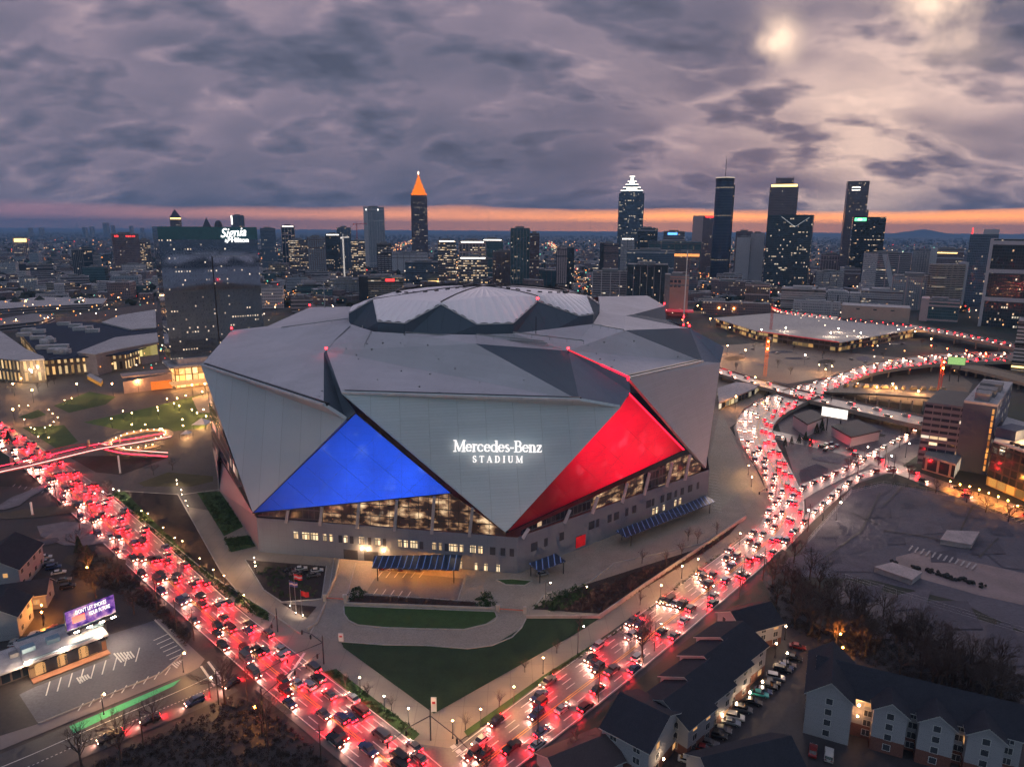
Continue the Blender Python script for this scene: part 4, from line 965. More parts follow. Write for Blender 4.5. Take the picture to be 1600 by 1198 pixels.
lamps([(1137,540),(1120,548),(1165,547)],(9,0,bulb_w,.5),'bright lamp in the low yard beside the deck','yard lamps')
lamps([(1280,570),(1300,572),(1290,577),(1400,607),(1420,612),(1365,605),(1440,610)],(6,0,bulb_w,.35),'work light around the construction yard','construction work lights')
# signal gantries and plain poles
def pole(px,py,h,label,group=None,name='utility_pole',cat='pole',z=0):
    p=P(px,py,z); o=thing(name,label,cat,p,group=group); mb=MB(); mb.tube((0,0,0),(0,0,h),.17,.11,n=6); mb.build('pole',bark,o)
    mb=MB(); mb.tube((-1,0,h-1.2),(1,0,h-1.2),.07,n=4); mb.build('crossarm',bark,o)
for x,y in ((90,792),(125,828),(147,835),(184,875),(246,955),(277,987),(303,1000)): pole(x,y,11,'wooden utility pole beside the left avenue','utility poles along the left avenue')
for x,y in ((342,1100),(387,1095),(420,1175),(502,1192),(225,1168)): pole(x,y,10,'dark utility pole near the bottom left junction','poles at the bottom left junction')
for x,y in ((935,1098),(840,1170),(1160,915),(1155,935),(1192,905),(1262,830),(1372,728),(1382,730),(1395,745),(1405,700),(1355,640),(1367,640),(1302,625)): pole(x,y,12,'thin dark pole beside the boulevard and its ramps','poles beside the boulevard')
def gantry(bx,by,h,arms,label):
    p=P(bx,by,0); o=thing('signal_mast',label,'traffic signal',p)
    mb=MB(); mb.tube((0,0,0),(0,0,h),.2,.14,n=8); mb.build('pole',darkmetal,o)
    for tx,ty in arms:
        q_=P(tx,ty,h-.8)-Vector((p.x,p.y,0)); a=Vector((0,0,h-2.2)); m_=a.lerp(q_,.5)+Vector((0,0,.8))
        mb=MB(); mb.tube(a,m_,.12,.1,n=6); mb.tube(m_,q_,.1,.07,n=6); mb.build('arm',darkmetal,o)
        for t in (.55,.95):
            c=a.lerp(q_,t)+Vector((0,0,.2)); mb=MB(); mb.box(c.x-.2,c.x+.2,c.y-.2,c.y+.2,c.z-1.1,c.z+.1); mb.build('signal_head',mat('signal_black',(.02,.02,.02)),o)
gantry(506,1037,9,[(470,985),(400,1055)],'traffic signal mast by the driveway corner reaching over the avenue')
gantry(673,1156,9,[(602,1165),(752,1190)],'two armed traffic signal mast at the bottom junction')
gantry(434,987,8,[(418,990)],'small signal mast beside the left avenue')
gantry(412,1130,10,[(500,1020)],'tall signal mast on the near side of the avenue')
gantry(1212,775,8,[(1185,770)],'signal mast at the start of the curved road')
gantry(1297,640,9,[(1262,612)],'signal mast where the cross street meets the viaduct')
# flagpoles
def flag(px,py,h,cs,label,stripes=0):
    p=P(px,py,0); o=thing('flagpole',label,'flagpole',p); mb=MB(); mb.tube((0,0,0),(0,0,h),.1,.05,n=6); mb.ball((0,0,h),.15); mb.build('pole',steel,o)
    mb=MB(); nx=8
    for i in range(nx):
        for j in range(3):
            f_=lambda a,b:(a*.32,.25*math.sin(a*.9),h-.3-b*.6-.05*a)
            mb.face([f_(i,j),f_(i+1,j),f_(i+1,j+1),f_(i,j+1)],0 if not stripes else (j%2))
    mb.build('flag',cs,o)
fr_=mat('flag_red',(.5,.03,.03)); fw_=mat('flag_white',(.5,.48,.5)); fb_=mat('flag_blue',(.05,.08,.25))
flag(455,955,11,[fb_,fw_],'shortest flagpole with a blue and white flag in the small bed',1)
flag(463,958,14,[fr_,fw_],'tallest flagpole with a red and white striped flag',1)
flag(472,962,9,[fr_,fr_],'flagpole with a plain red flag nearest the driveway')
for x,y in ((453,946),(462,957),(473,961)):
    lamp(x,y,(.6,0,bulb_c,.14),'ground light at the foot of the flagpoles','flagpole ground lights')
# ---------------------------------------------------------------- trees
def make_tree(seed,h,spread,dens,name,label,group,tm=bark,cm=twig,up=.55):
    rg=random.Random(seed); o=thing(name,label,'tree',group=group)
    mb=MB(); mb.tube((0,0,0),(.1,0,h*.32),h*.022,h*.015,n=6); mb.build('trunk',tm,o)
    mb=MB()
    def br(p,d,L,r,lv):
        q_=p+d*L; mb.tube(p,q_,r,r*.6,n=3,cap=False)
        if lv==0: return
        for _ in range(rg.choice((2,3)) if lv>1 else dens):
            v=Vector((rg.gauss(0,1),rg.gauss(0,1),rg.gauss(0,.6))).normalized()
            nd=(d*1.0+v*.75+Vector((0,0,up*.35))).normalized(); s=rg.uniform(.35,1)
            br(p.lerp(q_,s),nd,L*rg.uniform(.6,.85),r*.55,lv-1)
    for i in range(5):
        a=2*PI*i/5+rg.uniform(-.4,.4); d=Vector((math.cos(a)*spread,math.sin(a)*spread,1)).normalized()
        br(Vector((.1,0,h*rg.uniform(.22,.33))),d,h*.27,h*.011,4)
    br(Vector((.1,0,h*.31)),Vector((0,0,1)),h*.28,h*.014,4)
    mb.build('crown',cm,o); return o
TG={}
def tree(px,py,h,label,group,kind='bare',z=0):
    v=rnd.randrange(3) if kind=='bare' else 0; key=(kind,v)
    if key not in TG:
        if kind=='bare': o=make_tree(11+v,10,(.7,.9,.55)[v],4,'bare_tree',label,group)
        elif kind=='sapling': o=make_tree(5,10,.45,2,'young_tree',label,group)
        else:
            rg=random.Random(3); o=thing('evergreen_tree',label,'tree',group=group); mb=MB(); mb.tube((0,0,0),(0,0,5),.2,.1); mb.build('trunk',bark,o); mb=MB()
            for i in range(900):
                t=rg.random()**.7; r=(1-t)*2.6*rg.uniform(.5,1)+.15; a=rg.uniform(0,2*PI); c=Vector((math.cos(a)*r,math.sin(a)*r,1+t*9)); u=Vector((rg.gauss(0,1),rg.gauss(0,1),rg.gauss(0,1))).normalized()*.32; w=u.orthogonal().normalized()*.25
                mb.face([c-u,c+w,c+u,c-w])
            mb.build('crown',leaf,o)
        TG[key]=o; o['_h']=10.
    else: o=copy_tree(TG[key]); o['label']=label; o['group']=group
    p=P(px,py,z); o.location=p; s=h/10; o.scale=(s,s,s*rnd.uniform(.9,1.1)); o.rotation_euler=(0,0,rnd.uniform(0,6))
tree(1003,1035,17,'big bare tree overhanging the boulevard beside the apartments','tree over boulevard')
tree(352,1100,15,'bare tree at the corner of the restaurant street','street corner trees'); tree(410,1150,13,'leafy lit bare tree next to the amber lamp','street corner trees')
tree(190,1195,15,'bare tree on the near side of the restaurant street','near street trees'); tree(128,1198,14,'bare tree on the near side of the restaurant street','near street trees')
for x,y,h in ((140,900,12),(120,860,11),(150,935,10),(210,960,11),(185,915,10),(240,1130,9)): tree(x,y,h,'bare tree in the dark scrub beside the left avenue','scrub trees beside the left avenue')
for x,y in ((1010,905),(985,930),(1040,885),(945,935),(1065,870),(1090,850),(1120,835),(1003,880),(925,950),(1075,845)): tree(x,y,7,'slender bare tree in the reddish shrub bed beside the stadium','shrub bed trees','sapling')
for x,y in ((540,1075),(612,1110),(727,1140),(780,1105),(870,1020),(905,985),(820,1050),(1000,945),(575,1090)): tree(x,y,5.5,'small bare street tree on the pavement round the dark lawn','pavement trees','sapling')
for x,y in ((240,742),(270,735),(75,605),(85,600),(60,612),(170,770),(200,600)): tree(x,y,8,'bare tree in the park across the avenue','park trees')
for x,y in ((1325,735),(1340,740),(1462,770),(1420,748),(1540,800),(1575,815),(1510,785)): tree(x,y,9,'bare tree beside the lower street','lower street trees')
for x,y in ((1226,700),(1236,697),(1248,694),(1258,690),(1266,700)): tree(x,y,6,'small dark evergreen by the triangular traffic island','island evergreens','ever')
for x,y in ((125,868),(140,885),(1275,680),(1283,676),(15,395+300)): tree(x,y,8,'dense dark evergreen clump beside the road','roadside evergreens','ever')
# woods at the lower right
cnt=0; wood=[(1205,900),(1300,935),(1380,965),(1600,1060),(1600,1110),(1480,1090),(1360,1040),(1240,985),(1195,950)]
def inpoly(x,y,pl):
    c=False
    for i in range(len(pl)):
        x0,y0=pl[i];x1,y1=pl[(i+1)%len(pl)]
        if (y0>y)!=(y1>y) and x<(x1-x0)*(y-y0)/(y1-y0)+x0: c=not c
    return c
while cnt<95:
    x,y=rnd.uniform(1190,1610),rnd.uniform(890,1115)
    if inpoly(x,y,wood): tree(x,y,rnd.uniform(9,14),'bare tree in the dark wood behind the lower right apartments','trees of the dark wood'); cnt+=1
for x,y in ((1240,880),(1265,905),(1225,915),(1280,925),(1210,905)): tree(x,y,13,'tall bare tree between the boulevard and the vacant lot','trees by the vacant lot')
for x,y in ((1275,1050),(1282,1065),(1040,1150),(900,1190),(760,1215),(1055,1110)): tree(x,y,9,'bare tree among the apartment buildings','trees among the apartments')
def clump(name,pl,n,r,m,label,cat,kind='stuff',hz=.6,thing_=False):
    rg=random.Random(n); mb=MB(); xs=[p[0] for p in pl]; ys=[p[1] for p in pl]; k=0
    while k<n:
        x,y=rg.uniform(min(xs),max(xs)),rg.uniform(min(ys),max(ys))
        if not inpoly(x,y,pl): continue
        p=P(x,y,0); k+=1
        for _ in range(22):
            c=p+Vector((rg.gauss(0,r*.5),rg.gauss(0,r*.5),abs(rg.gauss(0,r*hz))+.1)); u=Vector((rg.gauss(0,1),rg.gauss(0,1),rg.gauss(0,1))).normalized()*r*.28; w=u.orthogonal().normalized()*r*.22
            mb.face([c-u,c+w,c+u,c-w])
    tag(mb.build(name,m),label,cat,kind=kind)
clump('undergrowth',wood,1300,.7,mat('undergrowth_m',(.035,.03,.028),rough=1,ns=1.,na=.6),'dark tangled undergrowth in the wood','undergrowth')
clump('hedge',[(173,772),(186,768),(330,900),(418,958),(420,970),(398,962),(320,905)],260,.7,hedgem,'long dark hedge between the left avenue and the path','hedge')
clump('hedge',[(310,772),(341,770),(384,818),(352,834)],130,.8,hedgem,'dark hedge block beside the left wall of the stadium','hedge')
clump('hedge',[(350,842),(394,838),(402,852),(362,862)],60,.8,hedgem,'small lit hedge block at the left stadium corner','hedge')
clump('hedge',[(832,950),(860,930),(915,912),(925,925),(880,955)],110,.8,hedgem,'green hedge left of the reddish shrubs','hedge')
clump('shrubs',[(880,955),(925,922),(1095,858),(1152,820),(1135,838),(1095,866),(945,957)],900,.6,redshrub,'reddish brown bare shrubs filling the long bed','shrubs')
clump('shrubs',[(556,932),(744,942),(744,950),(545,944)],150,.6,redshrub,'reddish shrubs under the front parking spaces','shrubs')
clump('hedge',[(545,938),(552,920),(573,916),(568,938)],30,.8,hedgem,'round bush at the left end of the front car park','hedge')
clump('hedge',[(741,947),(748,928),(765,928),(777,945),(760,951)],40,.8,hedgem,'round bush at the right end of the front car park','hedge')
clump('hedge',[(850,1058),(996,965),(1107,876),(1158,838),(1110,880),(1000,966),(850,1064)],160,.5,hedgem,'low hedge strip along the boulevard kerb','hedge')
clump('hedge',[(508,1050),(524,1046),(654,1146),(645,1157)],120,.5,hedgem,'low hedge strip along the avenue near the junction','hedge')
clump('scrub',[(120,850),(185,880),(300,990),(290,1010),(240,960),(190,930),(110,900)],900,.5,mat('scrub_m',(.05,.035,.03),rough=1,ns=1.,na=.6),'dark leafless scrub along the left avenue','scrub')
clump('scrub',[(200,1170),(360,1090),(420,1110),(560,1230),(300,1260),(60,1240)],1100,.55,mat('scrub_m2',(.04,.03,.028),rough=1,ns=1.,na=.6),'dark scrub in the bottom left corner','scrub')
clump('shrubs',[(390,880),(500,888),(500,930),(440,938)],100,.7,hedgem,'dark shrubs in the bed at the left stadium corner','shrubs')
# ---------------------------------------------------------------- houses and apartments
shingle=mat('shingle_roof',(.03,.033,.045),rough=.95,spec=.1,ns=.5,na=.3,ns2=3.)
shingle2=mat('shingle_roof_brown',(.05,.038,.045),rough=.9,ns=.5,na=.3,ns2=3.)
siding=panelmat('white_siding',(.27,.27,.31),40.,.25,lw=.03,dark=.85,rough=.7); brick=mat('brick',(.14,.06,.05),rough=.9,ns=1.5,na=.3,ns2=6.)
trimw=mat('white_trim',(.42,.42,.44))
winlit=emi('window_lit',(1,.5,.18),.6,False)
def gable(o,cx,cy,w,d,he,hr,rz,wm=siding,rm=shingle,base=0,storeys=3,wins=True,litp=.12,brickbase=True,rg=rnd):
    "gable block: ridge along local x (w), gables at +-x; d = depth"
    M=Matrix.Translation((cx,cy,0))@Matrix.Rotation(rz,4,'Z')
    T=lambda x,y,z: M@Vector((x,y,z))
    mb=MB()
    zb=he*.33 if brickbase else 0
    for z0,z1,mi in (((0,zb,1),(zb,he,0)) if brickbase else ((0,he,0),)):
        c=[(-w/2,-d/2),(w/2,-d/2),(w/2,d/2),(-w/2,d/2)]
        for i in range(4):
            a,b=c[i],c[(i+1)%4]; mb.face([T(*a,z0),T(*b,z0),T(*b,z1),T(*a,z1)],mi)
    for s in (-1,1): mb.face([T(s*w/2,-d/2,he),T(s*w/2,d/2,he),T(s*w/2,0,hr)],0)
    mb.build('wall',[wm,brick],o)
    mb=MB(); ov=.6; k_=(hr-he)/(d/2); th=.25
    for s in (-1,1):
        e=[(-w/2-ov,s*(d/2+ov),he-k_*ov),(w/2+ov,s*(d/2+ov),he-k_*ov),(w/2+ov,0,hr),(-w/2-ov,0,hr)]
        top=[T(x,y,z+th) for x,y,z in e]; bot=[T(x,y,z) for x,y,z in e]
        mb.face(top if s<0 else top[::-1]); mb.face(bot)
        for i in range(4):
            j=(i+1)%4; mb.face([bot[i],bot[j],top[j],top[i]],1 if i in (0,1,3) else 0)
    rf=mb.build('roof',[rm,trimw],o)
    if wins:
        for s in (-1,1):
            n=max(1,int(w/4.5))
            for i in range(n):
                x=-w/2+w*(i+.5)/n
                for j in range(storeys):
                    z=he*(j+.35)/storeys; y=s*(d/2+.04); lit=rg.random()<litp
                    mb=MB(); a=[T(x-.8,y,z),T(x+.8,y,z),T(x+.8,y,z+1.5),T(x-.8,y,z+1.5)]; mb.face(a if s<0 else a[::-1],0)
                    f_=[T(x-.95,y-s*.02,z-.15),T(x+.95,y-s*.02,z-.15),T(x+.95,y-s*.02,z+1.65),T(x-.95,y-s*.02,z+1.65)]; mb.face(f_ if s<0 else f_[::-1],1)
                    m1=[T(x-.05,y+s*.03,z),T(x+.05,y+s*.03,z),T(x+.05,y+s*.03,z+1.5),T(x-.05,y+s*.03,z+1.5)]; mb.face(m1 if s<0 else m1[::-1],1)
                    mb.build('window',[winlit if lit else WIND,trimw],o)
            n=max(1,int(d/6))
            for i in range(n):
                y=-d/2+d*(i+.5)/n
                for j in range(storeys):
                    z=he*(j+.35)/storeys; x=s*(w/2+.04); mb=MB(); a=[T(x,y-.7,z),T(x,y+.7,z),T(x,y+.7,z+1.5),T(x,y-.7,z+1.5)]; mb.face(a if s>0 else a[::-1],0)
                    f_=[T(x-s*.02,y-.85,z-.15),T(x-s*.02,y+.85,z-.15),T(x-s*.02,y+.85,z+1.65),T(x-s*.02,y-.85,z+1.65)]; mb.face(f_,1); mb.build('window',[winlit if rg.random()<litp else WIND,trimw],o)
def building_from(name,label,cat,ref): 
    return thing(name,label,cat,ref)
# row beside the boulevard
A=P(1003,1172,0);B=P(1165,1045,0); ra=math.atan2(B.y-A.y,B.x-A.x); dv=(B-A); nv=Vector((-dv.y,dv.x,0)).normalized()
ap=thing('apartment_building','stepped dark roofed apartment row beside the boulevard with white and brick walls','apartment building',(A.x,A.y,0))
ap2=ap
def loc_(v): return v.x-ap.location.x,v.y-ap.location.y
L_=dv.length
gable(ap,*loc_(A),12,17,8.5,12.5,ra+PI/2+.15,storeys=3,litp=.1)
for i,t in enumerate((.24,.47,.70,.92)):
    c=A.lerp(B,t)+nv*(1.5*i-1.5); gable(ap,*loc_(c),L_*.235,14+i*.4,8+.3*i,11.6+.3*i,ra,storeys=3,litp=.1)
for i in range(6):
    c=A.lerp(B,.2+.14*i)-nv*7.5; mb=MB(); mb.tube((c.x-ap.location.x,c.y-ap.location.y,2),(c.x-ap.location.x,c.y-ap.location.y,2.3),.2); mb.ball((c.x-ap.location.x,c.y-ap.location.y,2.5),.22); mb.build('porch_lamp',dimb,ap)
A=P(1290,1130,0);B=P(1560,1205,0); ra=math.atan2(B.y-A.y,B.x-A.x); dv=B-A; nv=Vector((-dv.y,dv.x,0)).normalized()
ap=thing('apartment_building','long apartment block at the lower right with white gables and dark roof','apartment building',(A.x,A.y,0))
c=A.lerp(B,.5)+nv*5; gable(ap,*loc_(c),dv.length+6,13,10.5,15,ra,storeys=4,litp=.06,rm=shingle)
c=A+nv*3; gable(ap,*loc_(c),18,10,11.5,15.5,ra+PI/2,storeys=4,litp=0,brickbase=False)
for t in (.36,.62,.88):
    c=A.lerp(B,t)-nv*2; gable(ap,*loc_(c),6,7,11,13.5,ra+PI/2,storeys=4,litp=.1,wins=True)
c=A.lerp(B,.18)-nv*3.; mb=MB(); mb.ball((loc_(c)[0],loc_(c)[1],9.5),.3); mb.ball((loc_(c)[0],loc_(c)[1],6.5),.25); mb.build('stair_lamp',emi('stair_orange_lamp',(1,.45,.15),110),ap)
A=P(1070,1205,0); ap=thing('apartment_building','dark shingle roof of the block at the bottom edge among the parked cars','apartment building',(A.x,A.y,0)); gable(ap,12,-4,22,12,6,10,.3,wins=False)
A=P(905,1205,0); ap=thing('house','brown roofed building at the bottom edge beside the boulevard','house',(A.x,A.y,0)); gable(ap,0,0,16,11,4,7,.5,rm=shingle2,wins=False)
A=P(1560,1215,0); 
A=P(1172,1003,0); ap=thing('apartment_building','far end block of the apartment row with a bluish roof','apartment building',(A.x,A.y,0)); gable(ap,0,2,14,12,7,10.5,.4,litp=.1)
# left edge houses
def house(px,py,w,d,he,hr,rz,label,**k):
    A=P(px,py,0); o=thing('house',label,'house',(A.x,A.y,0)); gable(o,0,0,w,d,he,hr,rz,brickbase=False,**k); return o
house(12,905,20,16,8,13,PI/2+.25,'white gabled house with dark blue roof on the left edge',storeys=2,litp=.15)
o=house(10,985,12,11,7.5,11,PI/2+.3,'small white house with a red door in front of the parked cars',storeys=2,litp=0)
house(35,945,16,9,5,8,.35,'dark roofed low house between the two white gables',storeys=1,litp=.1)
# long pink building edge left
# restaurant
c0=P(100,1023,0); rr=wang((38,1062),(160,1015))
rs=thing('restaurant','low white roofed restaurant with arched windows and roof lamps beside the parking lot','restaurant',(c0.x,c0.y,0),rr)
Lr=(P(160,1012)-P(40,1058)).length
WARMW=winmat('restaurant_glass',(.12,.09,.08),fh=3.,bw=2.4,mu=.1,mv=.1,p=.35,lit=(1,.3,.08),lit2=(1,.5,.2),es=1.2)
mb=MB(); mb.box(-Lr/2,Lr/2,-6,7,0,4.6,0,1); mb.build('wall',[WARMW,roofpale],rs)
mb=MB(); mb.box(-Lr/2-.6,Lr/2+.6,-6.8,7.6,4.6,5.3); rf=mb.build('roof',roofpale,rs)
mb=MB(); mb.box(-Lr/2+.4,Lr/2-.4,-6.3,-6.0,5.3,5.9); mb.box(-Lr/2+.4,Lr/2-.4,7,7.3,5.3,5.9); mb.build('parapet',mat('parapet_blue',(.1,.15,.2)),rf)
for x in (-8,-2,9): 
    mb=MB(); mb.box(x-1.6,x+1.6,-1,1.5,5.3,6.6); mb.build('roof_unit',mat('unit_blue',(.16,.25,.32),rough=.5),rf)
for x in (-10,-1,8): 
    mb=MB(); mb.ball((x,-6.9,5.6),.42); mb.build('roof_lamp',bulb_c,rs)
for i in range(9):
    x=-Lr/2+2.5+i*(Lr-5)/8; mb=MB(); mb.box(x-1.2,x+1.2,-6.35,-6.02,.6,3.4); 
    for j in range(6): a=PI*j/6;b=PI*(j+1)/6; mb.face([(x,-6.36,3.4),(x+1.2*math.cos(a),-6.36,3.4+.7*math.sin(a)),(x+1.2*math.cos(b),-6.36,3.4+.7*math.sin(b))])
    mb.build('arched_window',WIND if i%3 else winlit,rs)
mb=MB(); mb.box(-Lr/2,Lr/2,-9.2,-6.4,.15,.3); mb.build('terrace',mat('terrace_brick',(.3,.13,.07)),rs)
c1=P(12,1052,0); an=thing('annex_building','flat pale roofed annex left of the restaurant','building',(c1.x,c1.y,0),rr)
mb=MB(); mb.box(-9,8,-5,5,0,4,0,1); mb.build('wall',[WARMW,roofpale],an); mb=MB(); mb.box(-9.4,8.4,-7,5.4,4,4.5); mb.build('roof',roofpale,an)
for x in (-4,2): mb=MB(); mb.box(x-1,x+1,-1,1,4.5,5.6); mb.build('roof_unit',roofgrey,an)
# cars round there
for i,(x,y,c,kd) in enumerate(((22,1006,'silver','sedan'),(37,1002,'black','suv'),(53,995,'white','suv'),(68,989,'grey','sedan'),(82,984,'dark red','sedan'))):
    parked(x,y,PI/2+.25,c,kd,f"{c} car parked in the short row between the white house and the restaurant",z=.1)
for i,(x,y,c,kd) in enumerate(((70,873,'white','suv'),(78,884,'black','sedan'),(84,888,'dark blue','suv'),(92,896,'white','sedan'),(100,908,'grey','sedan'),(106,918,'black','suv'),(73,879,'silver','sedan'))):
    parked(x,y,.5,c,kd,f"{c} {kd} parked beside the white gabled house at the left edge",z=.1)
gd='cars parked at the lower right apartments'
for i,(x,y,c,kd) in enumerate(((1148,1122,'white','suv'),(1142,1130,'silver','sedan'),(1120,1150,'black','suv'),(1128,1142,'grey','sedan'),(1176,1098,'black','sedan'),(1187,1086,'teal','sedan'),(1192,1081,'dark blue','sedan'),(1205,1068,'black','sedan'),(1212,1060,'silver','suv'),(1222,1048,'black','suv'),(1230,1040,'grey','sedan'),(1240,1030,'black','sedan'),(1100,1172,'dark red','sedan'),(1108,1163,'grey','sedan'),(1075,1190,'white','sedan'),(1086,1182,'black','sedan'),(1160,1110,'grey','suv'),(1200,1074,'black','suv'),(1226,1044,'dark blue','sedan'),(1246,1012,'dark red','sedan'))):
    parked(x,y,-.35,c,kd,f"{c} {kd} parked in the slanting row of the apartment car park",gd,z=.1)
parked(1295,1182,1.1,'white','suv','white car parked alone below the white gable wall',z=.1); parked(1270,1175,1.1,'dark red','sedan','dark red car beside the white one below the gable',z=.1)
for i,(x,y) in enumerate(((455,892),(462,897),(470,890),(480,895),(490,900),(495,893))): parked(x,y,.3,('black','grey','white')[i%3],'sedan',f"{('black','grey','white')[i%3]} car in the dark yard at the left stadium corner",'cars in the dark corner yard',z=.25)
for i,(x,y) in enumerate(((1283,698),(1291,696),(1299,694),(1290,704),(1300,701),(1308,698))): parked(x,y,.9,('black','white','dark blue')[i%3],'suv',f"{('black','white','dark blue')[i%3]} car on the triangular traffic island lot",'cars on the traffic island lot',z=.1)
for i,(x,y) in enumerate(((598,887),(612,888),(627,889),(655,890))): parked(x,y,1.5,('black','silver','dark blue','grey')[i],'sedan',f"{('black','silver','dark blue','grey')[i]} car parked under the front solar canopy",z=.2)
parked(848,898,.4,'silver','sedan','silver car parked by the small canopy at the stadium corner',z=.2)
# billboards
def billboard(px4,zb,label,texts,facem,name='billboard',poles=2):
    (x0,y0),(x1,y1)=px4[0],px4[1]
    a=P(x0,y0,zb); b=P(x1,y1,zb); ht=px4[2]; c=(a+b)/2; rz=math.atan2(b.y-a.y,b.x-a.x); L=(b-a).length
    o=thing(name,label,'billboard',(c.x,c.y,0),rz)
    mb=MB(); mb.box(-L/2,L/2,0,.5,zb,zb+ht); mb.build('frame',darkmetal,o)
    mb=MB(); mb.face([(-L/2+.2,-.05,zb+.2),(L/2-.2,-.05,zb+.2),(L/2-.2,-.05,zb+ht-.2),(-L/2+.2,-.05,zb+ht-.2)]); mb.build('sign_face',facem,o)
    for t in ([-.25,.25] if poles==2 else [0]):
        mb=MB(); mb.tube((t*L,.6,0),(t*L,.6,zb+ht*.8),.35,n=8); mb.build('post',darkmetal,o)
    mb=MB(); mb.box(-L/2,L/2,-1.6,0,zb-.5,zb-.35); mb.build('catwalk',darkmetal,o)
    return o,L
q=N('billboard_purple'); tc=q.n('ShaderNodeTexCoord'); nz=q.n('ShaderNodeTexNoise',i_Scale=.35,i_Detail=2.,i_Vector=tc.outputs['Object'])
c=q.ramp(nz.outputs[0],[(.38,(.05,.02,.18)),(.5,(.25,.1,.4)),(.6,(.6,.3,.5)),(.7,(1,.75,.6))])
q.n('ShaderNodeOutputMaterial',i_Surface=q.n('ShaderNodeEmission',i_Color=c,i_Strength=.9).outputs[0])
o,L=billboard([(104,987),(182,956),6.2],7.5,'lit purple billboard with white and red lettering behind the restaurant',None,q.m)
tw_=emi('text_white',(1,.95,.9),1.6,False)
txt("DON'T LET SMOKES",1.75,tw_,o,(.2,-.12,12.2),(PI/2,0,0),sx=.82*L/21,ext=.03,bold=.0); txt("YOUR FUTURE",1.7,tw_,o,(L*.17,-.12,10.4),(PI/2,0,0),sx=.8*L/21,ext=.03,bold=.0)
mb=MB(); mb.box(-L*.37,-L*.12,-.14,-.08,9.2,11.3); mb.build('red_panel',emi('billboard_red',(1,.02,.02),1.),o)
for x in (-.35,-.1,.15,.38): mb=MB(); mb.box(x*L-.6,x*L+.6,-1.9,-1.5,7.1,7.3); mb.build('spot_lamp',bulb_c,o)
q=N('billboard_white'); tc=q.n('ShaderNodeTexCoord'); sp=q.n('ShaderNodeSeparateXYZ',i_0=tc.outputs['Object'])
c=q.ramp(q.math('FRACT',q.math('MULTIPLY',sp.outputs[2],.45)),[(.0,(1,.6,.6)),(.3,(1,.95,.85))]); q.n('ShaderNodeOutputMaterial',i_Surface=q.n('ShaderNodeEmission',i_Color=c,i_Strength=1.6).outputs[0])
o,L=billboard([(1283,649),(1324,656),6.],9,'bright white billboard below the cross street viaduct',None,q.m)
mb=MB(); mb.box(-L*.45,-L*.1,-.12,-.07,10.8,13.4); mb.build('logo_block',emi('billboard_cream',(1,.95,.6),1.4,False),o)
o,L=billboard([(1480,569),(1508,571),6.5],14,'green and yellow billboard standing over the far viaduct',None,emi('billboard_green',(.35,.6,.2),.8,False))
# ---------------------------------------------------------------- pedestrian bridge with looping ramp
pb_=thing('footbridge','red lit footbridge crossing the left avenue and ending in a loop','footbridge',(P(130,700,7).x,P(130,700,7).y,0))
deckm=mat('bridge_deck',(.3,.2,.18)); redled=emi('bridge_red_led',(1,.02,.05),8); pinkled=emi('bridge_pink_led',(1,.35,.3),4)
ctr=[P(-30,742,7.),P(0,735,7.2),P(60,722,7.8),(P(100,712,8.2)),P(150,700,8.),P(200,692,7.),P(235,686,6),P(262,681,5)]
ctr=resample(smooth(ctr),40)
def ribbon(ctr,w,m,parent,led1,led2,rail=True,name='deck'):
    mb=MB(); l1=MB(); l2=MB(); rl=MB(); n=len(ctr); Ls=[];Rs=[]
    for i in range(n):
        d=(ctr[min(n-1,i+1)]-ctr[max(0,i-1)]); nn=Vector((-d.y,d.x,0)).normalized()*w/2; Ls.append(ctr[i]+nn); Rs.append(ctr[i]-nn)
    u=Vector((0,0,-.6)); up=Vector((0,0,1.3))
    for i in range(n-1):
        mb.face([Ls[i],Rs[i],Rs[i+1],Ls[i+1]]); mb.face([Ls[i]+u,Ls[i+1]+u,Rs[i+1]+u,Rs[i]+u])
        for s in (Ls,Rs): mb.face([s[i]+u,s[i+1]+u,s[i+1],s[i]])
        if led1: l1.tube(Rs[i]+up*.2,Rs[i+1]+up*.2,.14,n=4,cap=False)
        if led2: l2.tube(Ls[i]+up,Ls[i+1]+up,.14,n=4,cap=False)
        for s in (Ls,Rs):
            rl.tube(s[i],s[i]+up,.05,n=4,cap=False); rl.tube(s[i]+up,s[i+1]+up,.05,n=4,cap=False)
    mb.build(name,m,parent,world=True); 
    if rail: rl.build('railing',darkmetal,parent,world=True)
    if led1: l1.build('led_strip',led1,parent,world=True)
    if led2: l2.build('led_strip',led2,parent,world=True)
ribbon(ctr,6.,deckm,pb_,pinkled,redled)
mb=MB(); # arched truss in the middle span
for i in range(6,24):
    for s in (-3,3):
        d=(ctr[i+1]-ctr[i]); nn=Vector((-d.y,d.x,0)).normalized()*s; hh0=1.2+2.6*math.sin(PI*(i-6)/18); hh1=1.2+2.6*math.sin(PI*(i-5)/18)
        mb.tube(ctr[i]+nn+Vector((0,0,hh0)),ctr[i+1]+nn+Vector((0,0,hh1)),.2,n=4); mb.tube(ctr[i]+nn,ctr[i+1]+nn+Vector((0,0,hh1)),.08,n=3)
mb.build('truss',mat('truss_red',(.35,.06,.08)),pb_,world=True)
lc=P(217,684,4.5); e1=P(262,682,4.5); rx=(e1-lc).length; l_=P(217,672,4.5); ry=(l_-lc).length
loop=[Vector((lc.x+rx*math.cos(a),lc.y+ry*math.sin(a),5.2-2.8*(i/47))) for i,a in enumerate([R(-20+i*7.6) for i in range(48)])]
ribbon(loop,4.2,mat('ramp_deck',(.42,.3,.2)),pb_,None,None,name='ramp')
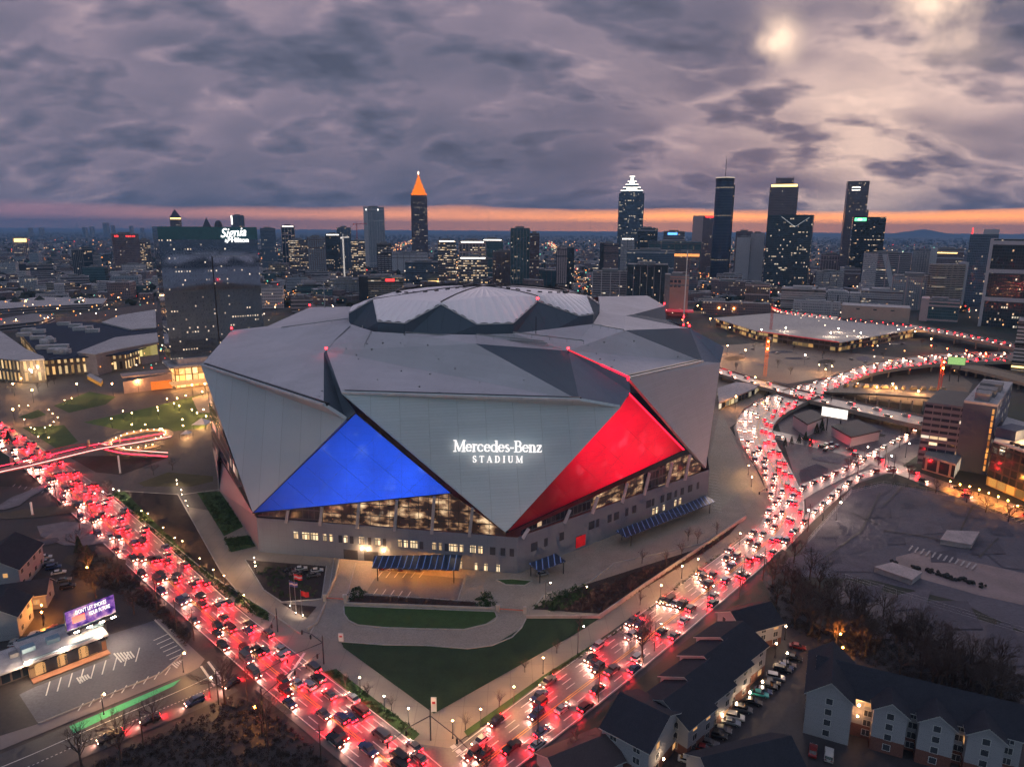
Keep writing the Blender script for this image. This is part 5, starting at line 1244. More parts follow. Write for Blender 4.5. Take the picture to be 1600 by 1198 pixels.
for i in range(0,48,2):
    p=loop[i]; d=Vector((p.x-lc.x,p.y-lc.y,0)).normalized(); c=p-d*1.9+Vector((0,0,.7)); mb=MB(); mb.ball(c,.16); mb.build('handrail_lamp',bulb_w,pb_,world=True)
ramp=resample([P(150,697,7.),P(200,708,4),P(262,712,.5)],14); ribbon(ramp,3.6,deckm,pb_,redled,pinkled,name='ramp')
for p in (P(60,722,0),P(140,705,0),P(190,700,0),P(20,735,0)): mb=MB(); mb.tube((p.x,p.y,0),(p.x,p.y,6.8),.7,n=8); mb.build('pier',concrete,pb_,world=True)
for x,y in ((188,740),(51,805)): 
    p=P(x,y,0); o=thing('pylon','slim white glowing pylon under the footbridge' if x>100 else 'white sign post on the near side of the avenue','pylon',p); mb=MB(); mb.box(-.5,.5,-.5,.5,0,.6); mb.build('base',concrete,o); mb=MB(); mb.box(-.3,.3,-.3,.3,.6,9.5 if x>100 else 6); mb.build('shaft',mat('pylon_white',(.55,.5,.48),emit=(1,.8,.7),es=.12),o)
# canopy tents / pavilions by the park
for x,y,w,lb in ((316,668,9,'white peaked pavilion beside the side wall of the stadium'),(292,684,5,'small glowing peaked tent in front of the pavilion')):
    p=P(x,y,0); o=thing('tent',lb,'tent',p); mb=MB()
    for i in range(4):
        a,b=R(45+90*i),R(135+90*i); mb.face([(math.cos(a)*w*.7,math.sin(a)*w*.7,3),(math.cos(b)*w*.7,math.sin(b)*w*.7,3),(0,0,3+w*.35)])
    mb.build('roof',whitewall,o)
    for i in range(4): a=R(45+90*i); mb=MB(); mb.tube((math.cos(a)*w*.66,math.sin(a)*w*.66,0),(math.cos(a)*w*.66,math.sin(a)*w*.66,3),.1); mb.build('leg',steel,o)
    mb=MB(); mb.ball((0,0,2.6),.35); mb.build('lamp',bulb_w,o)
# retaining wall and fence lines
def wall_line(px,h,m,name,label,cat,th=.4):
    pts=PX(px,0); mb=MB()
    for a,b in zip(pts,pts[1:]):
        d=(b-a).normalized(); nn=Vector((-d.y,d.x,0))*th/2; mb.poly([(a-nn)[:2],(b-nn)[:2],(b+nn)[:2],(a+nn)[:2]],0.02,h,0)
    tag(mb.build(name,m),label,cat)
wall_line([(822,966),(937,966)],1.2,kerbm,'retaining_wall','low pale wall right of the gate at the stadium entrance','wall')
wall_line([(538,945),(640,948),(773,953)],1.,kerbm,'retaining_wall','low pale wall above the oval lawn','wall')
wall_line([(937,966),(1000,922),(1107,850),(1165,810)],1.6,kerbm,'retaining_wall','long pale wall between the shrub bed and the boulevard pavement','wall')
wall_line([(508,940),(524,905),(530,878)],1.6,kerbm,'retaining_wall','curved pale wall beside the left driveway','wall')
wall_line([(480,985),(495,975),(507,948)],1.,kerbm,'retaining_wall','short pale wall by the flagpoles','wall')
for (a,b,lb) in (((508,938),(540,940),'barrier gate across the left driveway'),((778,955),(820,958),'barrier gate across the right driveway')):
    A=P(*a,0);B=P(*b,0); c=(A+B)/2; o=thing('barrier_gate',lb,'gate',c,math.atan2(B.y-A.y,B.x-A.x)); L=(B-A).length
    for s in (-1,1): mb=MB(); mb.box(s*L/2-.5,s*L/2+.5,-.5,.5,0,2.4); mb.build('post',kerbm,o)
    mb=MB(); mb.box(-L/2,L/2,-.1,.1,.9,1.2); mb.build('bar',mat('gate_red',(.4,.12,.08)),o)
# letters standing in the shrubs
# small signs: white kiosk panel and corner sign
for x,y,h,lb in ((533,1003,3,'small white sign panel at the corner of the driveway'),(678,1113,4.5,'tall white and red sign panel at the tip of the dark lawn'),(539,935,1.6,'small red and white round sign by the left bush')):
    p=P(x,y,0); o=thing('sign_panel',lb,'sign',p); mb=MB(); mb.box(-.7,.7,-.12,.12,.4,h); mb.build('panel',whitewall,o)
    for s in (-.5,.5): mb=MB(); mb.box(s-.05,s+.05,-.05,.05,0,.4); mb.build('leg',steel,o)
    mb=MB(); mb.box(-.4,.4,-.2,-.13,h*.6,h*.75); mb.build('logo',mat('logo_red',(.5,.03,.03)),o)

# kerbs round the lawns, beds and drives
def kerb(px,closed=True,z=.12,h=.16,w=.35):
    pts=PX(px,0); pts=pts+[pts[0]] if closed else pts; mb=MB()
    for a,b in zip(pts,pts[1:]):
        d=(b-a).normalized(); nn=Vector((-d.y,d.x,0))*w/2; mb.poly([(a-nn)[:2],(b-nn)[:2],(b+nn)[:2],(a+nn)[:2]],z,z+h+.1,0)
    tag(mb.build('kerb',kerbm),'pale kerb',kind='structure')
kerb([(537,947),(640,951),(773,956),(777,963),(773,970),(759,976),(725,984),(660,983),(600,981),(559,977),(545,970),(538,960)])
kerb([(533,1003),(600,1008),(666,1009),(731,1014),(769,1009),(800,996),(815,981),(822,967)],False)
kerb([(522,873),(512,935),(500,960),(484,992)],False); kerb([(556,880),(548,910),(540,938)],False)
kerb([(173,772),(330,900),(418,955),(470,990)],False); kerb([(195,768),(278,773),(345,893),(400,960)],False)
kerb([(775,906),(800,905),(832,908),(820,915),(790,914)]); kerb([(832,952),(850,930),(920,910),(960,880),(1095,850),(1155,812)],False)
kerb([(285,773),(343,765),(406,862)],False); kerb([(383,875),(412,922),(440,941),(503,936),(510,885)],False)
kerb([(572,928),(715,939),(726,904)],False); kerb([(242,969),(291,1018),(251,1053),(60,1131)],False)
# stains, patches and wear on the open ground
def blotch(px,py,r,m,z,n,sx=2.2,rz=0.):
    rg=random.Random(int(px*7+py)); p=P(px,py,0); mb=MB(); pts=[]
    for i in range(n):
        a=2*PI*i/n; q_=r*rg.uniform(.6,1.25); x,y=math.cos(a)*q_*sx,math.sin(a)*q_; pts.append((p.x+x*math.cos(rz)-y*math.sin(rz),p.y+x*math.sin(rz)+y*math.cos(rz),z))
    mb.face(pts); tag(mb.build('ground_patch',m),kind='structure')
pm1=mat('patch_dark',(.068,.064,.086),rough=.95,ns=.2,na=.5,ns2=2.); pm2=mat('patch_pale',(.15,.135,.155),rough=.95,ns=.2,na=.6,ns2=2.5); pm3=mat('patch_brown',(.08,.06,.045),rough=1,ns=.2,na=.6,ns2=2.)
rg9=random.Random(5); pm4=mat('patch_mid',(.098,.09,.114),rough=.95,ns=.2,na=.5,ns2=2.)
for i,(x,y) in enumerate(((1300,830),(1345,850),(1370,800),(1420,790),(1440,820),(1500,800),(1560,830),(1330,880),(1400,845),(1470,870),(1580,880),(1540,855),(1290,870),(1375,770),(1560,985),(1480,960),(1420,940),(1590,1020),(1350,930),(1250,880))):
    blotch(x,y,rg9.uniform(4,9),(pm1,pm4,pm1)[i%3],.13+i*.012,4,rg9.uniform(1,2.5),.6)
for i,(x,y) in enumerate(((1150,560),(1190,570),(1240,560),(1290,565),(1350,560),(1220,550),(1300,640),(1350,665),(1420,690),(1370,680),(1300,720),(1270,740),(60,800),(110,830),(40,850),(150,880),(30,780))):
    blotch(x,y,rg9.uniform(4,10),(pm3,pm2,pm1)[i%3],.12+i*.012,9,rg9.uniform(1,3),rg9.uniform(0,3))
mk=MB()
for a,b in (((1375,770),(1345,830)),((1345,830),(1290,870)),((1380,828),(1450,838)),((1450,838),(1520,858)),((1410,760),(1380,790)),((1520,790),(1500,830)),((1330,800),(1375,820)),((1560,840),(1530,870)),((1470,780),(1560,800))):
    stripe(a,b,.35,0,.42)
tag(mk.build('cracks',mat('crack_dark',(.03,.03,.035))),kind='structure')
mk=MB()
for i in range(12): stripe((1420+i*9,860+i*2.6),(1426+i*9,852+i*2.6),.3,0,.44)
for i in range(9): stripe((1545+i*7,790+i*4),(1556+i*7,786+i*4),.2,0,.44)
for i in range(10): stripe((20+i*9,760+i*2),(24+i*9,756+i*2),.2,0,.3)
tag(mk.build('worn_markings',mat('worn_paint',(.3,.28,.29),ns=1.,na=.6)),kind='structure')
# fence round the vacant lot
def fence(px,label,h=2.2):
    pts=PX(px,0); mb=MB(); o=thing('fence',label,'fence',pts[0]); n=0
    for a,b in zip(pts,pts[1:]):
        L=(b-a).length; k=max(1,int(L/4))
        for i in range(k):
            p=a.lerp(b,i/k); mb.tube(p,p+Vector((0,0,h)),.06,n=4)
        for z in (.3,1.2,h): mb.tube(a+Vector((0,0,z)),b+Vector((0,0,z)),.035,n=3)
    mb.build('rails',steel,o,world=True)
fence([(1262,848),(1330,770),(1380,758),(1500,778),(1600,822)],'thin wire fence along the road edge of the vacant lot')
fence([(1320,905),(1400,930),(1500,960),(1640,1003)],'thin wire fence between the vacant lot and the lower yard')
# trees and cars in the low ground by the parking deck
for x,y in ((1178,548),(1215,575),(1235,585),(1285,560),(1300,575),(1330,552),(1365,548),(1380,560),(1240,548),(1440,540),(1460,548),(1500,540),(1150,578),(1420,528),(1385,522)): tree(x,y,9,'bare tree in the low ground around the parking deck','trees around the parking deck')
gd2='cars standing in the low lot in front of the parking deck'
for i,(x,y) in enumerate(((1165,548),(1176,546),(1158,553),(1198,556),(1215,552),(1330,562),(1352,566),(1290,571),(1262,560),(1410,538))): parked(x,y,.4+i%2*1.5,('white','black','silver','grey')[i%4],'sedan',f"{('white','black','silver','grey')[i%4]} car in the low lot in front of the parking deck",gd2,z=.12)
# amber lamps added between the city blocks to throw glow on the facades
AL={}
def city_lamp(px,py,col,key,w,label,group):
    p=P(px,py,9)
    if key not in AL:
        o=thing('street_lamp',label,'street lamp',group=group); mb=MB(); mb.tube((0,0,0),(0,0,9),.15,.1,n=5); mb.build('pole',darkmetal,o); mb=MB(); mb.ball((0,0,9.3),.55,n=6,m=4); mb.build('bulb',emi('city_bulb_'+key,col,60,False),o)
        l=bpy.data.lights.new('lamp_glow','POINT'); l.energy=w; l.color=col; l.shadow_soft_size=.8; q_=bpy.data.objects.new('lamp_glow',l); COL.objects.link(q_); q_.location=(0,0,8.4); setp(q_,o); AL[key]=o
    else: o=copy_tree(AL[key]); o['label']=label; o['group']=group
    o.location=(p.x,p.y,0)
for x,y in ((430,480),(455,470),(480,488),(520,478),(445,500),(600,455),(650,447),(1090,478),(1110,498),(1140,512),(1180,482),(1205,456),(1240,452),(1340,462),(1400,497),(1430,518),(1455,530),(40,470),(90,482),(130,470),(185,465),(60,447),(25,500),(75,496),(150,490),(930,460),(960,472),(1060,470),(1125,560),(1180,590),(1150,620),(1395,600),(1340,600),(20,600),(50,610),(120,600),(175,600),(215,595),(20,640),(300,602),(320,600)):
    city_lamp(x,y,(1,.45,.16),'amber',4200,'amber street lamp in the streets beyond the stadium','amber city street lamps')
for x,y in ((1455,540),(1480,545),(1510,548),(1540,552),(1075,505),(1066,500)): city_lamp(x,y,(1,.06,.02),'red',9000,'red glowing lamp beside the far viaduct and hall','red lamps by the viaduct')
# ---------------------------------------------------------------- city
def dist_at(py,z=0): return P(800,py,z).y
CG={}
def tower(name,label,x0,x1,yt,d,mats,dep=None,rz=0,cat='tower',group=None,base=None,rooftop=True,seg=None):
    "box tower whose front face spans x0..x1 and whose top is seen at yt, at distance d; returns (thing, w, dep, h)"
    xm=(x0+x1)/2; top=PD(xm,yt,d); a=PD(x0,yt,d); b=PD(x1,yt,d); Wd=b.x-a.x; h=top.z
    dep=dep or Wd*.8
    w=max(4,(Wd-dep*abs(math.sin(rz)))/math.cos(rz)) if rz else Wd
    th_=math.atan2(top.x,d); rz-=th_; w*=math.cos(th_)
    o=thing(name,label,cat,(top.x+dep/2*math.sin(th_),d+dep/2*math.cos(th_),0),rz,group)
    mb=MB(); mb.box(-w/2,w/2,-dep/2,dep/2,0,h,0,1); mb.build('wall',[mats[0],mats[1]],o)
    if rooftop:
        mb=MB(); k=min(3,h*.06); mb.box(-w*.25,w*.2,-dep*.2,dep*.25,h,h+k+1.5); mb.build('roof_unit',mats[1],o)
        mb=MB(); t=min(.6,w*.03); 
        for q4 in ((-w/2,w/2,-dep/2,-dep/2+t),(-w/2,w/2,dep/2-t,dep/2),(-w/2,-w/2+t,-dep/2+t,dep/2-t),(w/2-t,w/2,-dep/2+t,dep/2-t)): mb.box(*q4,h,h+1)
        mb.build('parapet',mats[1],o)
        rg_=random.Random(label); v=rg_.randrange(4); mb=MB(); pm=rg_.choice((m_pale,m_brn,roofgrey,m_pink,darkmetal)); e=.5
        if v in(0,1):
            for k2 in range(1,int(h/14)+1): z=h-k2*13.+rg_.uniform(0,1)
            n_=rg_.choice((3,4,6,8))
            for i in range(n_+1): x=-w/2+w*i/n_; mb.box(x-.6,x+.6,-dep/2-e-.4,-dep/2,0,h-rg_.choice((0,3)))
        if v in(1,2,3):
            for f_ in ((.97,.55,.2) if v==2 else (.97,.8,.12)): mb.box(-w/2-e,w/2+e,-dep/2-e,dep/2+e,h*f_-2,h*f_)
        if v==3: mb.box(-w/2-e-.3,-w*.3,-dep/2-e-.3,dep*.3,0,h+2.5)
        mb.build('facade_trim',pm,o)
        mb=MB()
        for i in range(rg_.randrange(2,6)): x=rg_.uniform(-w*.42,w*.36); y=rg_.uniform(-dep*.4,dep*.35); s_=rg_.uniform(1.5,4); mb.box(x,x+s_,y,y+s_,h,h+rg_.uniform(1,3.2))
        mb.build('roof_unit',rg_.choice((RF,roofpale)),o)
    return o,w,dep,h
Wm=winmat
m_blue=Wm('glass_blue',(.12,.16,.22),(.05,.08,.12),fh=4,bw=2.4,mu=.2,mv=.3,p=.05,es=1.)
m_dkgl=Wm('glass_dark',(.035,.05,.06),(.02,.035,.045),fh=4,bw=2.6,mu=.2,mv=.3,p=.055,es=.9,lit=(1,.6,.3))
m_teal=Wm('glass_teal',(.08,.14,.16),(.03,.08,.09),fh=4,bw=2.4,mu=.2,mv=.35,p=.05,es=.8)
m_gran=Wm('granite_red',(.13,.09,.10),(.03,.03,.045),fh=3.9,bw=2.2,mu=.3,mv=.3,p=.08,es=1.,lit=(1,.75,.5))
m_brn=Wm('stone_brown',(.22,.16,.17),(.035,.035,.05),fh=3.9,bw=2.4,mu=.3,mv=.3,p=.03,es=1.)
m_grey=Wm('stone_grey',(.32,.34,.40),(.08,.09,.12),fh=3.8,bw=2.2,mu=.28,mv=.3,p=.01,es=.9)
m_wht=Wm('stone_white',(.5,.46,.5),(.08,.08,.11),fh=3.8,bw=2.4,mu=.25,mv=.4,p=.025,es=1.)
m_tan=Wm('balcony_tan',(.42,.34,.3),(.04,.04,.045),fh=3.4,bw=7,mu=.05,mv=.5,p=.08,es=1.1)
m_ribl=Wm('ribbon_lit',(.17,.15,.16),(.04,.04,.055),fh=4.2,bw=3.5,mu=.05,mv=.45,p=.3,es=1.1,lit=(1,.6,.25))
m_rib=Wm('ribbon_dark',(.28,.26,.29),(.04,.045,.06),fh=4,bw=4,mu=.0,mv=.45,p=.04,es=1.)
m_res=Wm('resid_brick',(.20,.14,.13),(.04,.04,.05),fh=3.3,bw=2.8,mu=.3,mv=.35,p=.07,es=1.)
m_resw=Wm('resid_pale',(.36,.37,.42),(.06,.065,.08),fh=3.3,bw=2.8,mu=.28,mv=.35,p=.06,es=1.)
m_pink=mat('blank_pink',(.5,.36,.37),rough=.8,ns=.02,na=.15); m_pale=mat('blank_pale',(.44,.42,.47),rough=.8,ns=.02,na=.15)
m_gar=Wm('garage_lit',(.27,.23,.2),(.05,.035,.03),fh=3.5,bw=6,mu=.06,mv=.45,p=.18,es=.8,lit=(1,.55,.2))
RF=roofgrey
cool=emi('rooftop_white',(1,.92,.8),3,False); warmc_=emi('rooftop_gold',(1,.6,.18),3.5,False); red_=emi('sign_red',(1,.03,.03),3.,False); oran=emi('crown_orange',(1,.24,.015),1.7,False)
def strip(o,x0,x1,y0,y1,z0,z1,m,name='roof_light'): mb=MB(); mb.box(x0,x1,y0,y1,z0,z1); mb.build(name,m,o)
# ---- hero towers
o,w,dp,h=tower('office_tower','dark red granite skyscraper with glowing orange pyramid spire',642,667,305,2300,(m_gran,RF),dep=44,rooftop=False)
mb=MB()
for i,(s0,z0,s1,z1) in enumerate(((.5,0,.5,5),(.43,5,.36,20),(.31,20,.24,34),(.2,34,.12,50),(.1,50,.03,66))):
    for a in range(4):
        c0=[(-s0*w,-s0*dp),(s0*w,-s0*dp),(s0*w,s0*dp),(-s0*w,s0*dp)]; c1=[(-s1*w,-s1*dp),(s1*w,-s1*dp),(s1*w,s1*dp),(-s1*w,s1*dp)]; b=(a+1)%4
        mb.face([(*c0[a],h+z0),(*c0[b],h+z0),(*c1[b],h+z1),(*c1[a],h+z1)])
q=N('spire_lattice'); uv=q.n('ShaderNodeUVMap'); sp=q.n('ShaderNodeSeparateXYZ',i_0=uv.outputs[0]); a=q.math('FRACT',q.math('DIVIDE',q.math('ADD',sp.outputs[0],sp.outputs[1]),9.)); b=q.math('FRACT',q.math('DIVIDE',q.math('SUBTRACT',sp.outputs[0],sp.outputs[1]),9.))
g_=q.math('MAXIMUM',q.math('LESS_THAN',a,.35),q.math('LESS_THAN',b,.35)); em=q.n('ShaderNodeEmission',i_Color=(1,.2,.012,1),i_Strength=q.math('MULTIPLY_ADD',g_,1.7,.12)); q.n('ShaderNodeOutputMaterial',i_Surface=em.outputs[0]); q.m.cycles.emission_sampling='NONE'
mb.build('crown',q.m,o); strip(o,-1.5,1.5,-1.5,1.5,h+60,h+74,emi('spire_tip',(1,.7,.5),6,False),'spire'); strip(o,-.4,.4,-.4,.4,h+74,h+88,steel,'mast')
for s in(-1,1): strip(o,s*w*.5-.8,s*w*.5+.8,-dp*.3,dp*.3,0,h-8,m_gran,'corner_bay')
o,w,dp,h=tower('office_tower','flat topped pale grey tower left of the orange spire',568,600,324,2100,(m_grey,RF),dep=40)
for x in (-.38,.2): strip(o,x*w-1.5,x*w+1.5,-dp/2-1,-dp/2,h-9,h-5,cool)
for i in range(9): strip(o,-w/2+w*i/8-.5,-w/2+w*i/8+.5,-dp/2-.8,-dp/2,0,h-14,m_pale,'fin')
o,w,dp,h=tower('office_tower','blue glass skyscraper with stepped brightly lit crown',967,1007,302,1900,(Wm('glass_blue_lit',(.11,.15,.21),(.04,.07,.11),fh=4,bw=2.4,mu=.25,mv=.3,p=.1,es=1.2,lit=(1,.8,.5)),RF),dep=46,rooftop=False)
z=h
for i,(s,dz) in enumerate(((.86,8),(.68,8),(.50,8),(.34,8),(.2,13))):
    mb=MB(); mb.box(-w*s/2,w*s/2,-dp*s/2,dp*s/2,z,z+dz); tr=mb.build('crown_tier',m_blue,o); strip(tr,-w*s/2-.3,w*s/2+.3,-dp*s/2-.3,-dp*s/2,z+dz-1.8,z+dz,cool,'roof_light'); 
    if i in(1,3,4): strip(tr,-w*s*.3,w*s*.3,-dp*s/2-.6,-dp*s/2-.3,z+1,z+dz-3,cool,'roof_light')
    z+=dz
for s in(-1,1): strip(o,s*w*.3-3,s*w*.3+3,-dp/2-2.5,-dp/2,0,h-4,m_blue,'bay')
o,w,dp,h=tower('office_tower','dark green glass block right behind the stepped crown tower',997,1028,357,1800,(m_dkgl,RF))
o,w,dp,h=tower('office_tower','slim pale tower at the foot of the stepped crown tower',970,992,372,1700,(m_wht,RF)); strip(o,-w*.4,w*.4,-dp/2-.5,-dp/2,h-3,h-1,cool)
# cylinder hotel
d=1700; t=PD(1137.5,277,d); rr_=21.; o=thing('hotel_tower','round dark blue glass hotel tower with a thin roof mast','tower',(t.x,d+rr_,0)); h=t.z
mb=MB(); mb.poly([(math.cos(2*PI*i/32)*rr_,math.sin(2*PI*i/32)*rr_) for i in range(32)],0,h-9,0,1); mb.build('wall',[Wm('glass_cyl',(.05,.07,.11),(.035,.055,.10),fh=3.6,bw=1.1,mu=.1,mv=.3,p=.012,es=1.),RF],o)
mb=MB(); mb.poly([(math.cos(2*PI*i/32)*(rr_+1),math.sin(2*PI*i/32)*(rr_+1)) for i in range(32)],h-9,h-1,0,1); mb.build('crown',[darkmetal,RF],o)
mb=MB(); mb.poly([(math.cos(2*PI*i/32)*(rr_+.8),math.sin(2*PI*i/32)*(rr_+.8)) for i in range(32)],h-1,h+.3,0,0); mb.build('roof_light',emi('rim_dim',(1,.8,.6),.9,False),o)
mb=MB(); mb.tube((0,0,h),(0,0,h+52),.8,.3,n=5); mb.build('mast',darkmetal,o)
mb=MB(); mb.box(rr_-1,rr_+3,-3,3,0,h-14); mb.build('lift_shaft',m_dkgl,o)
o,w,dp,h=tower('office_tower','two tone pink and brown tower with red lit roof edge',1083,1119,337,2000,(m_brn,RF),dep=50,rooftop=False); strip(o,-w*.5,-w*.05,-dp/2-2,-dp/2,0,h-1,m_pink,'blank_slab'); strip(o,w*.05,w*.5,-dp/2-1,-dp/2,h-5,h-1,red_)
o,w,dp,h=tower('office_tower','low block with a blue sign on its roof left of the two tone tower',1037,1070,362,2000,(m_rib,RF)); strip(o,-w*.3,w*.15,-dp/2-1,-dp/2,h-9,h-3,emi('sign_blue',(.1,.35,1),2.5,False),'sign')
o,w,dp,h=tower('office_tower','brown granite tower with gold lit shoulders and turreted crown',1203,1248,292,1750,(m_brn,RF),dep=44,rooftop=False)
mb=MB(); mb.box(-w*.38,w*.38,-dp*.38,dp*.38,h,h+8); mb.build('crown_tier',m_brn,o); mb=MB(); mb.box(-w*.3,w*.3,-dp*.3,dp*.3,h+8,h+21); mb.build('crown_tier',m_brn,o)
strip(o,-w*.45,w*.45,-dp*.4,-dp*.38,h+.2,h+6,warmc_); 
for i in range(7): strip(o,-w*.3+i*w*.1-.8,-w*.3+i*w*.1+.8,-dp*.31,-dp*.28,h+9,h+24,m_brn,'turret')
for s in (-.34,0,.34): strip(o,s*w-.1*w,s*w+.1*w,-dp/2-2,-dp/2,0,h,m_brn,'bay')
o,w,dp,h=tower('office_tower','wide dark glass slab with lit chevron lines near its top',1200,1273,336,1480,(Wm('glass_slab',(.05,.07,.085),(.025,.05,.06),fh=3.9,bw=2.6,mu=.15,mv=.3,p=.05,es=1.,lit=(1,.75,.5)),RF),dep=30,rooftop=False,rz=-.1)
q_=emi('chevron',(.8,.85,.9),.7,False); mb=MB(); mb.tube((-w*.2,-dp/2-.4,h-3),(w*.12,-dp/2-.4,h-24),.35,n=4); mb.tube((w*.12,-dp/2-.4,h-24),(w*.42,-dp/2-.4,h-5),.35,n=4); mb.build('chevron_light',q_,o)
mb=MB(); mb.box(-w*.35,w*.35,-dp*.3,dp*.3,h,h+.5); mb.build('roof_unit',roofdark,o)
for x in (1152,1174): 
    o,w,dp,h=tower('hotel_tower','white blank sided slab tower, '+('shorter left one' if x==1152 else 'taller right one')+' beside the round tower',x,x+21,371 if x==1152 else 365,1580,(m_pale,RF),dep=60); strip(o,w*.5,w*.5+1.5,-dp*.4,dp*.4,0,h-2,m_dkgl,'window_band')
o,w,dp,h=tower('office_tower','dark block behind the two white slabs',1150,1176,362,1800,(m_brn,RF))
o,w,dp,h=tower('office_tower','tall brown tower with lit top floors at right',1323,1359,283,1750,(Wm('stone_tallbrown',(.18,.135,.15),(.04,.04,.055),fh=3.9,bw=2.2,mu=.25,mv=.2,p=.02,es=1.),RF),dep=34,rooftop=False,rz=.12)
strip(o,w*.5,w*.5+5,-dp*.45,dp*.3,0,h*.72,m_brn,'side_wing'); strip(o,-w*.3,w*.1,-dp/2-.4,-dp/2,h-16,h-14,cool); strip(o,-w*.3,w*.1,-dp/2-.4,-dp/2,h-22,h-20.5,cool)
o,w,dp,h=tower('office_tower','black glass tower with green and white lit sign on its corner',1331,1385,339,1560,(Wm('glass_black',(.018,.028,.032),(.012,.02,.026),fh=3.9,bw=3.,mu=.02,mv=.45,p=.09,es=1.,lit=(1,.6,.3)),roofdark),dep=36,rz=.1,rooftop=False); strip(o,-w*.46,-w*.1,-dp/2-.8,-dp/2,h-9,h-2,emi('sign_green',(.15,.9,.35),2.2,False),'sign'); strip(o,-w*.36,-w*.24,-dp/2-1,-dp/2-.8,h-7,h-4,cool,'sign')
o,w,dp,h=tower('office_tower','pale angular tower crossed by a slanting glass band',1350,1425,396,1400,(m_rib,RF),dep=34); 
mb=MB(); mb.face([(-w*.12,-dp/2-.4,h-1),(w*.0,-dp/2-.4,h-1),(w*.28,-dp/2-.4,0),(w*.16,-dp/2-.4,0)]); mb.build('slanting_band',m_pale,o); strip(o,-w*.5,-w*.2,-dp/2-3,-dp/2,0,h*1.0,m_wht,'wing')
o,w,dp,h=tower('office_tower','grid fronted block behind the curved balcony tower',1455,1507,390,1500,(m_brn,RF)); strip(o,-w*.45,w*.3,-dp/2-.4,-dp/2,h-8,h-6,warmc_)
o,w,dp,h=tower('office_tower','small dark topped block right of the slanting band tower',1428,1461,392,1600,(m_wht,RF))
# curved balcony tower
d=1060; t=PD(1490,413,d); o=thing('apartment_tower','rounded tan tower with stacked balconies at right','tower',(t.x,d+14,0)); h=t.z; hw=(PD(1517,413,d).x-PD(1463,413,d).x)/2
mb=MB(); mb.poly([(hw*math.copysign(abs(math.cos(2*PI*i/28))**.7,math.cos(2*PI*i/28)),14*math.sin(2*PI*i/28)) for i in range(28)],0,h,0,1); mb.build('wall',[m_tan,RF],o)
nf=int(h/3.4); mb=MB()
for i in range(1,nf): mb.poly([((hw+.9)*math.copysign(abs(math.cos(2*PI*k/28))**.7,math.cos(2*PI*k/28)),14.9*math.sin(2*PI*k/28)) for k in range(28)],i*3.4,i*3.4+1.1,0,0)
mb.build('balcony',mat('balcony_slab',(.34,.28,.25)),o); strip(o,hw*.86,hw*1.08,-6,8,0,h+3,m_pale,'stair_core')
o,w,dp,h=tower('office_tower','blue glass tower with a raised roof block near the right edge',1516,1561,366,1150,(m_blue,RF),dep=40,rooftop=False); strip(o,-w*.05,w*.5,-dp*.4,dp*.4,h,h+8,m_pale,'roof_unit'); strip(o,-w*.46,-w*.42,-.3,.3,h,h+10,red_,'mast')
o,w,dp,h=tower('office_tower','large dark glass block in a grey frame at the right edge',1549,1640,374,890,(m_dkgl,RF),dep=60,rz=-.05,rooftop=False)
for z in (h-7,h*.62,h*.30): strip(o,-w/2-.6,w/2+.6,-dp/2-.8,dp/2,z,z+5,m_pale,'frame')
strip(o,-w/2-1,-w/2+2.5,-dp/2-1,dp/2,0,h+.4,m_pale,'frame')
o,w,dp,h=tower('office_tower','white striped building corner at the right edge above the viaduct',1591,1660,504,600,(Wm('white_stripes',(.5,.48,.5),(.03,.03,.04),fh=3.2,bw=30,mu=0,mv=.45,p=.02,es=1),roofpale),dep=30); strip(o,-w/2,w/2,-dp/2-1,-dp/2,3,4.2,warmc_)
# ---- mid towers, left to right
def mt(label,x0,x1,yt,d,m,name='office_building',cat='building',rf=None,**k): return tower(name,label,x0,x1,yt,d,(m,rf or RF),cat=cat,**k)
o,w,dp,h=mt('brown tower with red lit lettering, left of the glass hotel',173,216,366,1600,m_brn,dep=30,rz=.1); strip(o,-w*.42,-w*.28,-dp/2-.8,-dp/2,h-6,h-2.5,red_,'sign')
for i,x in enumerate((.0,.08,.16,.24,.32)): strip(o,x*w,x*w+w*.055,-dp/2-.8,-dp/2,h-6,h-3,red_,'sign_letter')
mt('small cream block right of the brown tower with red lettering',190,228,414,1550,m_wht,dep=30)
mt('building with pale lit windows beside the glass hotel',217,234,375,1800,m_ribl)
mt('pair of dark towers, left one',111,128,391,1700,m_dkgl); mt('pair of dark towers, taller right one',128,143,387,1720,m_dkgl); mt('lower dark tower right of the dark pair',143,157,398,1750,m_teal)
mt('wide low beige office block at far left',30,83,414,1480,m_rib,dep=30)
o,w,dp,h=mt('distant building with amber lit top at the far left',19,43,372,2600,m_ribl); strip(o,-w*.4,w*.4,-dp/2-2,-dp/2,h-14,h-2,warmc_)
o,w,dp,h=tower('office_tower','distant pointed tower with gold lit crown above the glass hotel',265,283,340,2600,(m_gran,RF),dep=40,rooftop=False)
mb=MB(); 
for a in range(4):
    c0=[(-w/2,-dp/2),(w/2,-dp/2),(w/2,dp/2),(-w/2,dp/2)]; mb.face([(*c0[a],h),(*c0[(a+1)%4],h),(0,0,h+30)])
mb.build('pyramid_roof',roofdark,o); strip(o,-w*.45,w*.45,-dp/2-1,-dp/2,h-6,h-1,warmc_)
o,w,dp,h=tower('office_tower','distant dark tower with a steep pointed roof above the glass hotel',316,331,356,2500,(m_gran,RF),dep=30,rooftop=False); mb=MB()
for a in range(4):
    c0=[(-w/2,-dp/2),(w/2,-dp/2),(w/2,dp/2),(-w/2,dp/2)]; mb.face([(*c0[a],h),(*c0[(a+1)%4],h),(0,0,h+36)])
mb.build('pyramid_roof',roofdark,o)
